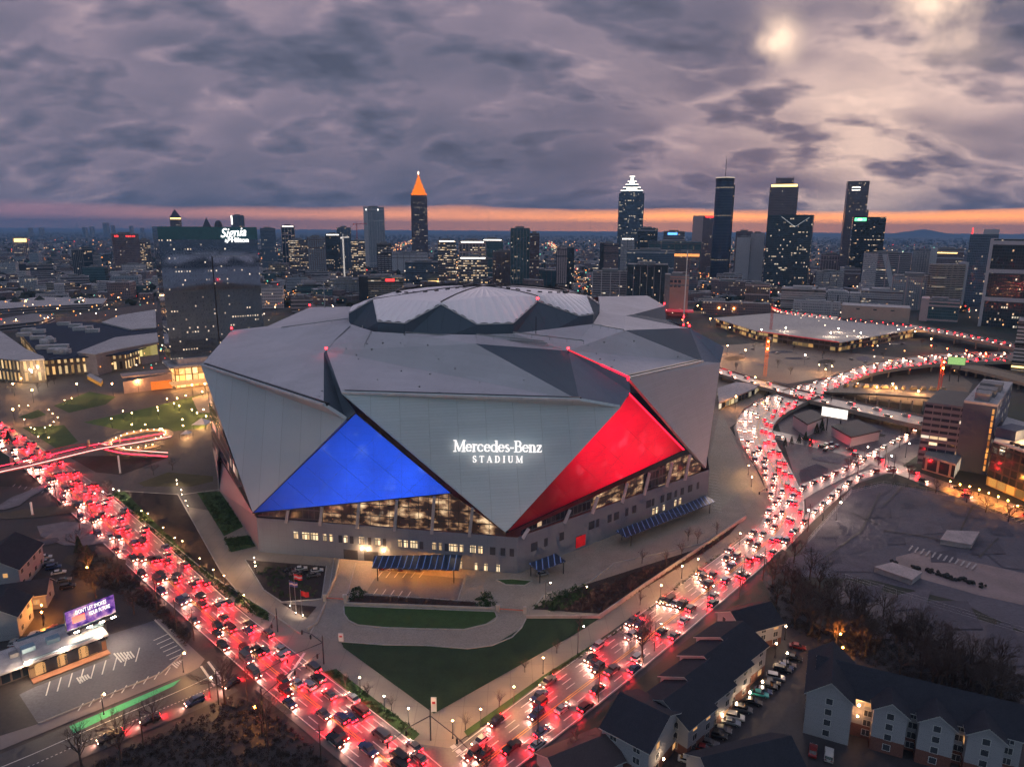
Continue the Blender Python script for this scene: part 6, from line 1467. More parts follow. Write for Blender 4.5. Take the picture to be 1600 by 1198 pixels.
o,w,dp,h=tower('office_tower','distant dark tower with a rounded top above the hotel sign',335,348,354,2500,(m_gran,RF),dep=28,rooftop=False); mb=MB(); mb.ball((0,0,h),w/2,n=10,m=8,sz=1.6); mb.build('dome',roofdark,o)
o,w,dp,h=mt('distant pale glass tower with a white lit edge right of the hotel sign',361,381,337,2300,m_blue); strip(o,-w/2-1,-w/2+3,-dp/2-1,-dp/2,h-28,h,cool)
for a in [('distant dark tower just right of the glass hotel',406,430,357,2100,m_blue),('tower with a white lit rim right of the glass hotel',439,460,353,2200,m_dkgl),
 ('cluster block with warm windows left of the leaning crane',450,482,375,1700,m_ribl),('pale flat block left of the leaning crane',480,508,371,1500,m_grey),('dark block with bright roof lights behind the leaning crane',508,531,366,1800,m_dkgl),
 ('slant topped glass tower behind the crane',526,548,356,1900,m_blue),('lit band building left of the grey tower',548,570,377,1600,m_ribl),('blue and white striped block in front of the grey tower',589,611,381,1400,m_rib),
 ('broad pale windowless block below the orange spire tower',611,669,396,1950,m_pale),('ribbon lit office block right of the orange spire',684,712,376,1500,m_ribl),('office block with glowing floors above the stadium dome, left',717,759,377,1350,m_ribl),
 ('long low lit office block in front of the glowing floors',716,762,402,1250,m_ribl),('dark office block right of the glowing floors',753,786,374,1700,m_teal),('dark twin block, taller left half, right of centre',798,828,357,1450,m_teal),('dark twin block, lower right half, right of centre',828,843,365,1440,m_gran),
 ('grid fronted brown apartment block above the stadium dome',770,809,394,1500,m_res),('teal glass low building above the stadium dome',809,869,423,1500,m_teal),('blue glass office above the left of the dome',633,692,410,1550,m_blue),
 ('white striped hall at left of the dome',468,513,425,1480,m_wht),('green glass cube in front of the white striped hall',464,506,445,1230,m_teal),('long pale apartment row behind the left wing of the roof',515,564,437,1250,m_resw),('tan building with a red neon sign behind the left wing',561,630,434,1200,m_gar),
 ('brown block left of the stepped crown tower',938,967,381,1500,m_brn),('wide blue glass block behind the pale tower',1013,1096,378,1700,m_teal),('blue glass block with a long flat roof',980,1055,392,1500,m_blue),
 ('orange lit rooftop building behind the pink hall',1054,1093,395,1350,m_res),('blue glass tower block right of the pink hall',1076,1091,408,1250,m_blue),('pale block with window bands behind the right wing',926,983,425,1200,m_rib),
 ('dark glass slanted building behind the right wing',980,1044,414,1180,m_dkgl),('brick office right of the pink hall',1165,1203,444,1150,m_res),('red brown low block behind the brick office',1120,1160,430,1400,m_res),
 ('small block with orange lights behind the parking deck',1112,1165,440,1250,m_brn),('grey apartment block left of the rounded tower',1395,1465,432,1100,m_resw),('low dark glass building at the right edge',1440,1500,470,950,m_teal),
 ('stone block below the tall brown tower',1313,1345,420,1500,m_brn),('distant block between the dark glass towers',1283,1318,398,1800,m_brn),('low block left of the slanting band tower',1275,1320,425,1500,m_wht)]:
    o,w,dp,h=mt(*a)
    if 'white lit rim' in a[0] or 'bright roof lights' in a[0] or 'glowing floors' in a[0] or 'spire' in a[0][-8:]: strip(o,-w*.42,w*.42,-dp/2-1,-dp/2,h-2.5,h-.5,cool)
    if 'orange lit rooftop' in a[0]: strip(o,-w*.5,w*.5,-dp/2-1,-dp/2,h-7,h-2,emi('orange_wash',(1,.35,.1),1.2,False))
    if 'red neon' in a[0]: strip(o,w*.1,w*.3,-dp/2-1,-dp/2,h-6,h-2,red_,'sign')
    if 'blue glass office' in a[0]: strip(o,w*.1,w*.6,-dp/2-6,-dp/2-5,2+h*.1,4+h*.1,warmc_)
# pink tower slab
o,w,dp,h=mt('narrow pink blank walled tower with a dark glass right half',870,897,387,1480,m_pink,dep=20); strip(o,w*.1,w*.52,-dp/2-1.5,-dp/2,0,h,m_dkgl,'window_band')
# pink arena hall
o,w,dp,h=mt('pinkish hall with six dark square openings behind the stadium roof',1040,1077,432,1000,mat('hall_pink',(.42,.24,.2),ns=.05,na=.2),dep=40)
for i in range(3):
    for j in range(2): strip(o,-w*.3+i*w*.17,-w*.3+i*w*.17+w*.12,-dp/2-.3,-dp/2,h-9-j*6,h-5-j*6,WIND,'opening')
strip(o,-w*.6,w*.75,-dp/2-22,-dp/2-1,8,10,mat('red_plaza',(.4,.1,.12),emit=(1,.05,.08),es=.3),'canopy')
# long grey wall building and white complex
o,w,dp,h=mt('long grey brick wall building with two orange lamps behind the deck',1096,1203,473,1010,m_brn,dep=20,rooftop=False)
for x in (-.24,-.02): mb=MB(); mb.ball((x*w,-dp/2-1,h*.55),1.2); mb.build('wall_lamp',emi('orange_lamp',(1,.3,.05),30,False),o)
o,w,dp,h=mt('white office complex behind the parking deck',1221,1290,452,1040,Wm('white_bands',(.42,.38,.4),(.06,.05,.06),fh=3.4,bw=40,mu=0,mv=.6,p=0),dep=40,rf=roofpale)
o,w,dp,h=mt('white colonnaded building joined to the white complex',1275,1345,458,1100,m_wht,dep=40,rf=roofpale); 
o,w,dp,h=mt('low tan building below the white complex',1314,1422,479,890,mat('tan_block',(.34,.27,.24),ns=.05,na=.25),dep=36,rf=roofpale,rooftop=False)
for x in (-.25,0,.25): strip(o,x*w-2,x*w+2,-dp/2-.3,-dp/2,h-5,h-3.4,WIND,'window')
o,w,dp,h=mt('white block with ribbed front at the left of the white complex',1240,1312,472,1000,m_wht,dep=20,rf=roofpale)
mt('long white flat building right of the white complex',1345,1410,455,1120,m_wht,rf=roofpale)
# ---- glass hotel
d=520; A_=PD(246,357,d); B_=PD(401,357,d+40); h=A_.z+1; L=math.hypot(B_.x-A_.x,40); ra=math.atan2(40,B_.x-A_.x)
hot=thing('glass_hotel','tall dark reflective glass hotel slab with a white script sign on top','hotel',((A_.x+B_.x)/2,(d+d+40)/2,0),ra)
HG=Wm('hotel_glass',(.28,.36,.44),(.34,.43,.52),fh=3.3,bw=1.9,mu=.28,mv=.5,p=.11,es=1.2,rough=.04,wrough=.07,lit=(1,.75,.5),wspec=.8)
b_=HG.node_tree.nodes['Principled BSDF']; b_.inputs['Metallic'].default_value=.9
mb=MB(); mb.box(-L/2,L/2,0,26,22,h,0,1); mb.build('wall',[HG,roofdark],hot)
mb=MB(); mb.box(-L/2-.1,L/2+.1,-.15,26.1,h-9,h+.4,0,1); mb.build('crown_band',[mat('crown_glass',(.02,.10,.13),rough=.2,spec=.8),roofdark],hot)
strip(hot,L*.0,L*.012,-.3,.0,22,h-22,darkmetal,'joint'); strip(hot,L*.0,L*.36,-.3,-.0,h-22,h-21.6,steel,'ledge')
GOLD=Wm('podium_gold',(.25,.16,.08),(.3,.15,.05),fh=5.,bw=4.5,mu=.05,mv=.08,p=9,lit=(1,.42,.1),lit2=(1,.62,.25),es=2.4)
mb=MB(); mb.box(-L/2+1,L*.35,-5,22,0,16,0,1); mb.build('podium',[GOLD,roofpale],hot); mb=MB(); mb.box(-L/2-3,L*.38,-8,24,16,17.4); mb.box(-L/2+4,L*.3,-3,20,17.4,22); mb.build('podium_roof',roofpale,hot)
for i in range(6): mb=MB(); x=-L/2+1+i*(L*.85)/5; mb.tube((x,-6.5,0),(x,-6.5,16),.5,n=6); mb.build('column',mat('gold_column',(.4,.25,.12)),hot)
mb=MB(); mb.box(-L/2-4,L*.1,-22,-8,5.5,6.2); mb.build('entrance_canopy',mat('canopy_gold',(.5,.35,.2),emit=(1,.45,.15),es=.5),hot)
for i in range(5): mb=MB(); mb.ball((-L/2+i*7,-15,5.1),.35); mb.build('canopy_lamp',bulb_w,hot)
mb=MB(); mb.box(-L/2-34,-L/2-1,-4,10,12,13); mb.face([(-L/2-34,-3.8,0.1),(-L/2-1,-3.8,0.1),(-L/2-1,-3.8,12),(-L/2-34,-3.8,9)]); mb.build('side_canopy',mat('side_canopy_m',(.4,.3,.27)),hot)
mb=MB(); mb.box(-L/2-16,-L/2-2,-6,-4.2,1,7); mb.build('orange_wall',emi('orange_wall',(1,.2,.02),.8),hot)
wh_=emi('hotel_sign_white',(1,.96,.92),2.2,False)
txt('Signia',9.5,wh_,hot,(L*.24,-.5,h-4.),(PI/2,R(-4),0),sx=.9,shear=.4,ext=.2,bold=.05); txt('by',3.2,wh_,hot,(L*.17,-.5,h-10),(PI/2,0,0),ext=.2,bold=.03,shear=.3); txt('Hilton',5.0,wh_,hot,(L*.31,-.5,h-9.6),(PI/2,0,0),sx=1.05,ext=.2,bold=.05)
# ---- convention centre (left)
def slab(name,label,px,z0,z1,mw,mr,cat='building',parts=()):
    pts=[P(x,y,z1) for x,y in px]; c=sum(pts,Vector())/len(pts); o=thing(name,label,cat,(c.x,c.y,0)); mb=MB(); mb.poly([(p.x,p.y) for p in pts],z0,z1-.8,0,1); mb.build('wall',[mw,mr],o,world=True)
    mb=MB(); pts2=[(c+(p-c)*1.03) for p in pts]; mb.poly([(p.x,p.y) for p in pts2],z1-.8,z1,0,0); mb.build('roof',mr,o,world=True); return o,pts,c
WL_=Wm('hall_lit',(.24,.19,.14),(.12,.08,.05),fh=9,bw=4.4,mu=.28,mv=.2,p=2.2,lit=(1,.55,.2),lit2=(1,.7,.35),es=.9)
sol2=panelmat('roof_solar_field',(.03,.038,.06),9.,14.,lw=.6,dark=2.2,rough=.85,spec=.1)
o,pts,c=slab('convention_hall','long convention hall with dark solar roof and lit lower windows',[(70,561),(30,515),(80,505),(125,503),(245,512),(232,540),(195,552)],0,15,WL_,sol2,'hall')
for i in range(14):
    x,y=rnd.choice([(38,525),(60,530),(75,535),(100,508),(118,511),(135,514),(88,550),(60,520),(95,544),(45,518),(70,545),(98,552),(125,516),(145,519)][i:i+1]); p=P(x,y,15); mb=MB(); mb.obox((p.x,p.y,15),12,7,3.5,.3); mb.build('roof_unit',roofpale,o,world=True)
for x,y in ((70,539),(78,534),(100,553)): p=P(x,y,15); mb=MB(); mb.ball((p.x,p.y,17),4.,n=10,m=6); mb.build('roof_dome',roofpale,o,world=True)
slab('convention_hall','flat pale roofed hall with a white edge behind the solar roof hall',[(160,503),(190,492),(242,484),(243,511),(205,514)],0,17,m_wht,roofpale,'hall')
o,pts,c=slab('convention_wing','sloped pale roofed wing with bright lamps at the left edge',[(-30,510),(0,517),(40,545),(66,556),(68,560),(30,562),(-40,555)],0,19,WL_,roofpale,'hall')
for x,y in ((37,566),(40,568),(43,571),(46,573),(49,576),(52,579)): p=P(x,y,11); mb=MB(); mb.ball((p.x,p.y-2,11),.5,sz=2.5); mb.build('wall_lamp',bulb_c,o,world=True)
for i in range(9): p=P(0+i*5,570+i*2.4,4); mb=MB(); mb.ball((p.x,p.y-5,4),.35); mb.build('wall_lamp',bulb_w,o,world=True)
o,pts,c=slab('convention_wing','wing shaped pale roof with a glowing yellow window band',[(122,550),(180,527),(244,520),(246,534),(186,545),(150,553)],0,18,mat('mauve_wall',(.3,.26,.28)),roofpale,'hall')
a=P(186,545,18);b=P(246,534,18.); mb=MB(); mb.face([(a.x,a.y-1.6,9.5),(b.x,b.y-1.6,6.5),(b.x,b.y-1.6,16),(a.x,a.y-1.6,14)]); gy=mb.build('glowing_window',winmat('yellow_band',(.3,.25,.1),fh=60,bw=9,mu=.01,mv=0.0,p=9,lit=(.95,.75,.2),lit2=(1,.8,.28),es=.9),o,world=True)
slab('terminal_shed','long low pale shed across the rail yard at far left',[(0,470),(60,464),(165,466),(158,474),(60,478),(0,482)],0,8,m_rib,roofpale,'shed')
slab('terminal_shed','long low shed nearest the rail line at far left',[(0,498),(50,490),(85,492),(60,502),(0,508)],0,8,m_rib,roofgrey,'shed')
patch('rail_yard',[(0,508),(120,492),(246,472),(246,488),(130,503),(0,522)],mat('rail_yard_m',(.07,.05,.045),ns=.05,na=.5,ns2=.5),.05)
slab('bus','yellow lit low bus shelter block in front of the convention hall',[(136,586),(141,583),(160,592),(157,597)],0,3.5,mat('bus_yellow',(.5,.28,.06),emit=(1,.4,.05),es=.25),roofpale,'shelter')
# ---- parking deck, right
o,pts,c=slab('parking_deck','wide low parking deck with lit open sides behind the cranes',[(1119,497),(1208,489.5),(1428,513),(1311,534),(1184,517)],0,11,winmat('deck_side',(.13,.10,.09),(.10,.07,.04),fh=5.4,bw=6,mu=.06,mv=.25,p=.8,lit=(1,.5,.15),lit2=(1,.7,.3),es=.5),mat('deck_top',(.30,.29,.3),ns=.02,na=.3,ns2=.4),'parking deck')
mb=MB(); a=P(1184,517.5,11.3);b=P(1311,534.5,11.3); mb.tube(a,b,.6,n=4); mb.build('red_edge',emi('deck_red',(1,.03,.03),.35),o,world=True)
# station canopies by the construction, parapets
slab('concrete_hall','low yellow lit station building beside the right wall of the stadium',[(1122,606),(1150,597),(1186,600),(1180,606),(1140,622),(1124,628)],0,6,winmat('station_lit',(.25,.2,.12),fh=5,bw=6,mu=.1,mv=.2,p=1.,lit=(1,.7,.25),es=.8),roofpale,'building')
slab('service_building','blocky grey building below the white billboard',[(1240,648),(1268,640),(1290,650),(1262,662)],0,8,m_pale,roofdark,'building')
slab('service_building','low dark roofed shop with a white rooftop unit right of the billboard',[(1300,665),(1340,655),(1375,672),(1330,682)],0,6,m_pale,roofdark,'building')
slab('construction_slab','unfinished concrete building floor with columns below the viaduct',[(1290,612),(1330,597),(1400,603),(1478,612),(1470,622),(1370,615)],7,8.2,concrete,mat('slab_top',(.16,.13,.1),ns=.2,na=.6,ns2=1.),'building')
for i in range(10):
    x=1300+i*18; p=P(x,617+i*.9,8); mb=MB(); mb.tube((p.x,p.y,0),(p.x,p.y,7),.5,n=6); t=mb.build('concrete_column',concrete); tag(t,'bare concrete column under the unfinished floor','column','columns under the unfinished floor')
for i in range(11):
    x=1322+i*15; p=P(x,604+i*.6,8.3); o=thing('building_materials','stack of pale building materials on the unfinished floor','materials',p,rnd.random(),'stacks on the unfinished floor'); mb=MB(); mb.box(-2.5,2.5,-1,1,0,1.4); mb.build('stack',mat('timber_yellow',(.35,.25,.12)),o); mb=MB(); mb.box(-1.2,2,-.8,.9,1.4,2.6); mb.build('crate',concrete,o)
for x,y,c_ in ((1400,607,1),(1370,606,1),(1435,612,1)): p=P(x,y,10); o=thing('work_lamp','bright work lamp on the unfinished floor','work lamp',(p.x,p.y,8.2),group='work lamps on the unfinished floor'); mb=MB(); mb.tube((0,0,0),(0,0,2),.1); mb.build('pole',steel,o); mb=MB(); mb.ball((0,0,2.3),.5); mb.build('bulb',bulb_w,o)
# cranes
def lattice(mb,a,b,w,n):
    a=Vector(a);b=Vector(b); d=(b-a).normalized(); u=d.orthogonal().normalized(); v=d.cross(u); cs=[u*w+v*w,u*w-v*w,-u*w-v*w,-u*w+v*w]
    for c in cs: mb.tube(a+c,b+c,.14,n=3,cap=False)
    for i in range(n):
        p=a.lerp(b,i/n);q_=a.lerp(b,(i+1)/n)
        for k in range(4): mb.tube(p+cs[k],q_+cs[(k+1)%4],.08,n=3,cap=False); mb.tube(q_+cs[k],q_+cs[(k+1)%4],.08,n=3,cap=False)
crane_m=mat('crane_red',(.35,.04,.03),emit=(1,.05,.02),es=.05)
def crane(bx,by,ytop,d,jib,ang,label,m,lit=True):
    b=P(bx,by,0) if by else PD(bx,400,d); b.z=0; top=PD(bx,ytop,b.y); o=thing('tower_crane',label,'crane',b); h=top.z
    mb=MB(); lattice(mb,(0,0,0),(0,0,h),1.,int(h/2.5)); mb.build('mast',m,o)
    if jib:
        mb=MB(); e=Vector((math.cos(ang)*jib,math.sin(ang)*jib,h+jib*.02)); lattice(mb,(0,0,h),e,.6,int(jib/3)); mb.build('jib',m,o); mb=MB(); lattice(mb,(0,0,h),Vector((-math.cos(ang)*jib*.3,-math.sin(ang)*jib*.3,h)),.6,4); mb.obox((-math.cos(ang)*jib*.28,-math.sin(ang)*jib*.28,h-2.5),3,2,2.5); mb.build('counter_jib',m,o)
        mb=MB(); mb.tube((0,0,h),(0,0,h+7),.3,n=4); mb.tube((0,0,h+7),e*.8+Vector((0,0,h*.2)),.08,n=3); mb.build('apex',m,o)
    mb=MB(); mb.obox((1.2,-1,h-2.6),2,2,2.2); mb.build('cab',steel,o)
    if lit:
        mb=MB(); mb.ball((0,-1.2,h*.72),.7); mb.ball((0,-1.2,h*.9),.5); mb.build('lamp',bulb_o,o)
crane(1195,588,527,0,0,0,'orange lit lattice mast standing in the yard right of the stadium',mat('crane_orange',(.5,.12,.03),emit=(1,.2,.03),es=.35))
crane(1467,612,560,0,0,0,'red lattice crane mast beside the green billboard',crane_m)
crane(1203,530,475,0,0,0,'dark red lattice mast in front of the parking deck',crane_m,False)
crane(537,0,371,1500,22,1.2,'small lit crane among the distant blocks',mat('crane_white',(.6,.6,.6),emit=(1,.9,.8),es=.7),False)
crane(559,0,350,1800,26,.4,'red crane near the slant topped glass tower',crane_m,False)
for x,yt,d,lb in ((763,331,5000,'far lattice radio mast above the horizon at centre'),(923,334,6000,'far lattice radio mast left of the stepped crown tower')):
    t=PD(x,yt,d); o=thing('radio_mast',lb,'radio mast',(t.x,d,0)); mb=MB(); mb.tube((0,0,0),(0,0,t.z),1.4,.8,n=4); mb.build('mast',steel,o); mb=MB(); mb.tube((-12,0,t.z-6),(12,0,t.z-6),.7,n=4); mb.build('crossarm',steel,o)
o=thing('light_mast','slender white mast behind the right wing of the stadium','mast',PD(1074,400,760).xy.to_3d()); t=PD(1074,392,760); mb=MB(); mb.tube((0,0,0),(0,0,t.z),.9,.5,n=6); mb.build('pole',whitewall,o)
for i in range(3): mb=MB(); mb.ball((0,-1,10+i*9),.9); mb.build('lamp',beacon_m,o)
o=thing('light_mast','grey mast left of the cupola behind the left wing','mast',(P(507,484,0).x*0+PD(507,470,420).x,420,0)); mb=MB(); mb.tube((0,0,0),(0,0,PD(507,440,420).z),.5,.3,n=6); mb.build('pole',steel,o)
# ---- right hotel and podium
A_=P(1490,733,0); B_=P(1541,742,0); hh=31
o=thing('hotel_building','dark blue slab hotel with an orange lit stair strip at right','hotel',(A_.x,A_.y,0)); 
navy=mat('navy_wall',(.035,.055,.10),rough=.6,ns=.05,na=.1); mauve=Wm('mauve_windows',(.22,.20,.26),(.05,.05,.07),fh=3.2,bw=3.2,mu=.36,mv=.25,p=.14,es=1.,lit=(1,.8,.6))
ux=(B_-A_).xy.normalized(); 
def Q(px,py,z): return P(px,py,z)
zt_=PD(1504,629,A_.y).z
F0,F1=A_.xy,B_.xy; rdir=(P(1600,668,zt_-0).xy-F1); 
F2=P(1600,574,zt_).xy; 
rd_=(F2-F1).normalized(); F2=F1+rd_*70; F3=F0+rd_*70
def quadwall(a,b,z0,z1,m,name,par): mb=MB(); mb.face([(a.x,a.y,z0),(b.x,b.y,z0),(b.x,b.y,z1),(a.x,a.y,z1)]); return mb.build(name,m,par,world=True)
mb=MB(); mb.poly([tuple(F0),tuple(F1),tuple(F2),tuple(F3)],0,zt_,0,1); 
mb2=MB(); 
quadwall(F0,F1,0,zt_,navy,'front_wall',o); quadwall(F1,F2,0,zt_,mauve,'side_wall',o); quadwall(F2,F3,0,zt_,navy,'back_wall',o); quadwall(F3,F0,0,zt_,navy,'side_wall',o)
mb=MB(); mb.poly([tuple(F0),tuple(F1),tuple(F2),tuple(F3)],zt_,zt_+1.2,0,0); mb.build('roof',roofpale,o,world=True)
for t,w in ((.12,9),(.3,12),(.55,14)):
    c=F0.lerp(F1,.5)+rd_*70*t; mb=MB(); mb.obox((c.x,c.y,zt_+1.2),10,w*.7,4,math.atan2(rd_.y,rd_.x)); mb.build('roof_unit',roofgrey,o,world=True)
nf=int(zt_/3.3); e=F1-(F1-F0).normalized()*.9
for i in range(nf): 
    a=e.lerp(F0,.07)+Vector((0,-.15)); b=e+Vector((0,-.15)); quadwall(a,b,2+i*3.3,4.6+i*3.3,winmat('stair_orange',(.4,.15,.03),fh=50,bw=50,mu=0.001,mv=0,p=9,lit=(1,.3,.05),lit2=(1,.45,.12),es=1.1),'stair_window',o)
L0=P(1474,690,0).xy; W0=F0+(L0-F0)*1.0
a=F0; b=F0+Vector((-14,9)); c=b+rd_*40; d_=a+rd_*40
mb=MB(); mb.poly([tuple(a),tuple(b),tuple(c),tuple(d_)],0,zt_-2,0,1); mb.build('window_wing',[Wm('wing_bands',(.12,.13,.17),(.03,.04,.06),fh=3.3,bw=4,mu=.05,mv=.4,p=.12,es=1.4),roofdark],o,world=True)
pod=thing('office_building','dark glass office block with a gold lit ground floor at the right edge','building',(P(1570,760,0).x,P(1570,760,0).y,0))
g0=P(1540,757,0).xy; g1=P(1640,800,0).xy; rd2=rd_*60; zp_=PD(1540,690,g0.y).z
mb=MB(); mb.poly([tuple(g0),tuple(g1),tuple(g1+rd2),tuple(g0+rd2)],4.5,zp_,0,1); mb.build('wall',[Wm('pod_glass',(.04,.03,.035),(.02,.03,.035),fh=4,bw=4,mu=.1,mv=.15,p=.03,es=1),roofpale],pod,world=True)
mb=MB(); mb.poly([tuple(g0),tuple(g1),tuple(g1+rd2),tuple(g0+rd2)],.05,4.5,0,0); mb.build('shopfront',winmat('shop_gold',(.4,.2,.05),fh=4.5,bw=5,mu=.06,mv=.1,p=9,lit=(1,.4,.06),lit2=(1,.55,.15),es=1.1),pod,world=True)
mb=MB(); mb.poly([tuple(g0+(g1-g0)*.02),tuple(g0+(g1-g0)*.98),tuple(g1+rd2*.96),tuple(g0+rd2*.96)],zp_,zp_+.8,0,0); mb.build('roof',roofpale,pod,world=True)
for i in range(8): c=g0.lerp(g1,.3+.08*i)+rd2*.08; mb=MB(); mb.obox((c.x,c.y,zp_+.8),1.6,1.6,1.2,.3); mb.build('roof_unit',darkmetal,pod,world=True)
c=g0.lerp(g1,.25)+rd2*.3; mb=MB(); mb.obox((c.x,c.y,zp_+.8),14,9,5,.5); mb.build('penthouse',navy,pod,world=True)
c=g0.lerp(g1,.6)+rd2*.3; mb=MB(); mb.ball((c.x,c.y,zp_+4),.8); mb.build('terrace_lamp',bulb_w,pod,world=True)
g2=P(1440,733,0).xy; g3_2=P(1490,748,0).xy; pv=thing('pavilion','low flat roofed hotel entrance building with orange light below','building',(g2.x,g2.y,0)); mb=MB(); mb.poly([tuple(g2),tuple(g3_2),tuple(g3_2+rd_*22),tuple(g2+rd_*22)],0,7,0,1); mb.build('wall',[winmat('pav',(.2,.16,.15),fh=7,bw=6,mu=.1,mv=.1,p=.6,lit=(1,.4,.08),es=1.2),roofgrey],pv,world=True); mb=MB(); mb.poly([tuple(g2+Vector((1,1))),tuple(g3_2),tuple(g3_2+rd_*20),tuple(g2+rd_*20)],7,7.7,0,0); mb.build('roof',roofgrey,pv,world=True)
for x,y in ((1500,757),(1515,760),(1530,765),(1545,770),(1560,776),(1575,782),(1590,790),(1485,752)): lamp(x,y,(3,0,bulb_o,.35),'orange lamp under the trees along the lower street','orange shopfront lamps')
# ruined structures on the vacant lot
for px,lb in (([(1367,885),(1395,878),(1440,893),(1425,905)],'low ruined concrete ledge with a white strip on the vacant lot'),([(1470,842),(1480,828),(1530,830),(1518,850)],'small derelict raised slab on the vacant lot')):
    slab('ruin',lb,px,0,2.2,mat('ruin_wall',(.3,.28,.3)),mat('ruin_top',(.28,.24,.26),ns=.3,na=.5,ns2=2.),'ruin')
for i,(x,y) in enumerate(((1431,888),(1462,895),(1470,900),(1480,902),(1490,905),(1505,907),(1518,911),(1535,916),(1400,880),(1455,893))):
    p=P(x,y,0); o=thing('rubble_heap','dark heap of rubble on the pink slab of the vacant lot','rubble',p,group='rubble heaps on the vacant lot'); rg=random.Random(i); mb=MB()
    for _ in range(7): mb.ball((rg.uniform(-1.6,1.6),rg.uniform(-1,1),rg.uniform(.2,.7)),rg.uniform(.4,.9),jit=.3,rg=rg,n=5,m=3)
    mb.build('stones',mat('rubble_dark',(.03,.03,.03),rough=1),o)
# ---- far city fill
rg=random.Random(21)
FM=[m_brn,m_wht,m_rib,m_res,m_resw,m_grey,m_gar,m_teal]
zones=[(-30,235,470,402,24,'left of the glass hotel'),(405,560,470,395,20,'between the glass hotel and the grey tower'),(600,960,438,392,30,'behind the stadium dome'),(1080,1320,476,400,26,'among the downtown towers'),(1290,1600,470,395,22,'at the right of the skyline'),(405,540,500,455,8,'close behind the left wing of the stadium')]
FC={}
for x0,x1,y0,y1,n,wh in zones:
    for i in range(n):
        py=y1+(y0-y1)*(i+.5)/n; px=rg.uniform(x0,x1); g=P(px,py,0)
        if g.y>4200: continue
        k=(i+int(x0))%8; key=(wh,k)
        if key not in FC:
            w,dp,h=rg.uniform(24,48),rg.uniform(20,34),rg.uniform(9,26); mw=FM[k]
            o=thing('low_building',f"{['brown','white','striped','brick','pale','grey','lit','teal glass'][k]} low rise building {wh}",'building',group='low rise buildings '+wh)
            mb=MB(); mb.box(-w/2,w/2,-dp/2,dp/2,0,h,0,1); mb.build('wall',[mw,rg.choice((RF,roofpale,roofdark))],o)
            mb=MB(); mb.box(-w*.2,w*.1,-dp*.2,dp*.2,h,h+3); mb.box(w*.2,w*.35,-dp*.3,dp*.1,h,h+2); mb.build('roof_unit',RF,o); FC[key]=o
        else: o=copy_tree(FC[key])
        o.location=(g.x,g.y,0); o.rotation_euler=(0,0,rg.choice((0,.25,-.2,.5))); s=rg.uniform(.8,1.3); o.scale=(s,s,rg.uniform(.7,1.5))
# far town as stuff
mb=MB(); 
for i in range(2600):
    d=1150*math.exp(rg.random()**.9*1.7); x=rg.uniform(-.85,.85)*d; 
    if abs(x+15)<170 and d<700: continue
    w=rg.uniform(12,40); h=rg.uniform(4,13)*(1 if rg.random()<.93 else 2.6)
    mb.obox((x,d,0),w,rg.uniform(10,26),h,rg.choice((0,.25,-.3,.6)),rg.choice((0,1,2)),rg.choice((3,4)))
tag(mb.build('distant_town',[m_brn,m_wht,m_res,RF,roofpale]),'low houses and sheds of the far city','far town',kind='stuff')
treem=mat('far_tree',(.022,.03,.02),rough=1,ns=.05,na=.5)
mb=MB()
for i in range(5200):
    d=1050*math.exp(rg.random()**.75*2.6); x=rg.uniform(-.85,.85)*d; r=rg.uniform(5,9)*(1+d/9000)
    if abs(x)<.12*d and d<900: continue
    mb.ball((x,d,r*.5),r,0,1,.8,.35,5,3,rg)
tag(mb.build('distant_trees',treem),'dark tree canopy between the far streets','trees',kind='stuff')
mb=MB()
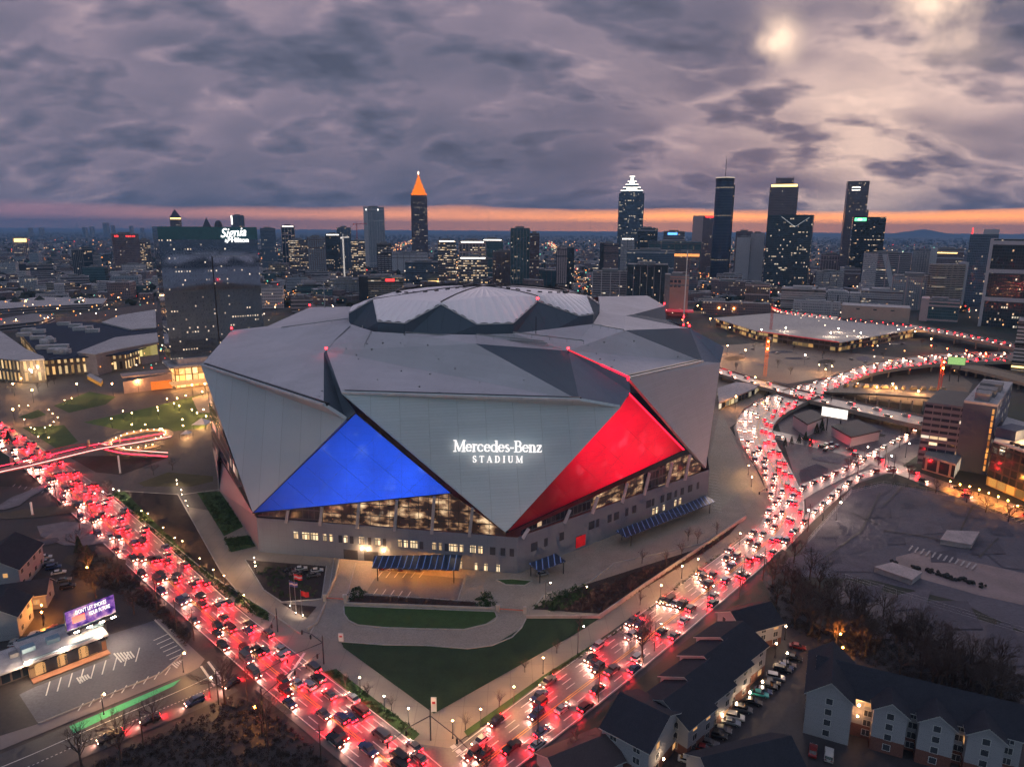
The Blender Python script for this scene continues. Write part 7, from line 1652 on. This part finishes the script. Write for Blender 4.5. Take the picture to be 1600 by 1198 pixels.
for i in range(5200):
    d=560*math.exp(rg.random()**1.1*2.4); x=rg.uniform(-.8,.85)*d
    if d<950 and x>-140: continue
    if rg.random()<.5: # along streets
        st0=rg.choice((-.5,-.28,-.1,.1,.3,.5,.62)); x=st0*1500+(d-1500)*st0*.35+rg.gauss(0,14)
    if abs(x+15)<160 and d<520: continue
    r=(.3+d*.00036)*rg.choice((.6,.8,1,1.7)); mi=rg.choices((0,1,2,3,4),(10,8,2,3,1))[0]; z=rg.uniform(5,14) if d<3000 else rg.uniform(10,35)
    mb.ball((x,d,z),r,mi,1,1,0,4,2)
tag(mb.build('distant_lights',[emi('far_warm',(1,.46,.16),2.4,False),emi('far_white',(1,.78,.55),2.4,False),emi('far_red',(1,.05,.03),3,False),emi('far_orange',(1,.3,.06),3.4,False),emi('far_teal',(.2,1,.7),1.5,False)]),'street lights and lit windows scattered over the far city','city lights',kind='stuff')
# warm glow lamps in the downtown streets and plaza (added above for their glow) 
# far suburbs skyline + mountain
for i,(x,w,yt) in enumerate(((163,6,348),(174,3,352),(203,3,353),(141,3,354),(130,4,355),(62,4,356),(45,3,356),(220,3,356))):
    d=9000; t=PD(x,yt,d); hw=w*d/F/2; mb=MB(); mb.box(t.x-hw,t.x+hw,d,d+60,0,t.z); 
    tag(mb.build('far_tower',m_blue,loc=(0,0,0)),['tallest','short','slim','small','squat','tiny','faint','last'][i]+' silhouette tower on the far left horizon, '+['thick','near the tallest','left of the brown tower','first small one','wider one','leftmost pair right','leftmost','rightmost'][i],'tower')
hm=mat('hill_forest',(.02,.03,.03),rough=1,ns=.002,na=.4)
def ridge(name,d,pts,label,dep=2500):
    mb=MB(); A=[PD(x,y,d) for x,y in pts]
    n=len(A)
    for i in range(n-1):
        a,b=A[i],A[i+1]; za,zb=max(a.z,1),max(b.z,1)
        mb.face([(a.x,d-dep,0),(b.x,d-dep,0),(b.x,d,zb),(a.x,d,za)]); mb.face([(a.x,d,za),(b.x,d,zb),(b.x,d+dep,0),(a.x,d+dep,0)])
    tag(mb.build(name,hm),label,kind='structure')
rp=[(-200+i*30,357.2+rg.uniform(-.5,.5)+i*30*.0058) for i in range(68)]
ridge('hills',26000,rp,'low dark hills along the horizon',3000)
ridge('mountain',22000,[(1375,368),(1390,366),(1405,363.5),(1420,361.5),(1432,359.2),(1443,358.4),(1452,359.3),(1465,362),(1478,365.5),(1492,368)],'rounded stone mountain on the right horizon',1500)
# backdrop of traffic glow on the left rail road
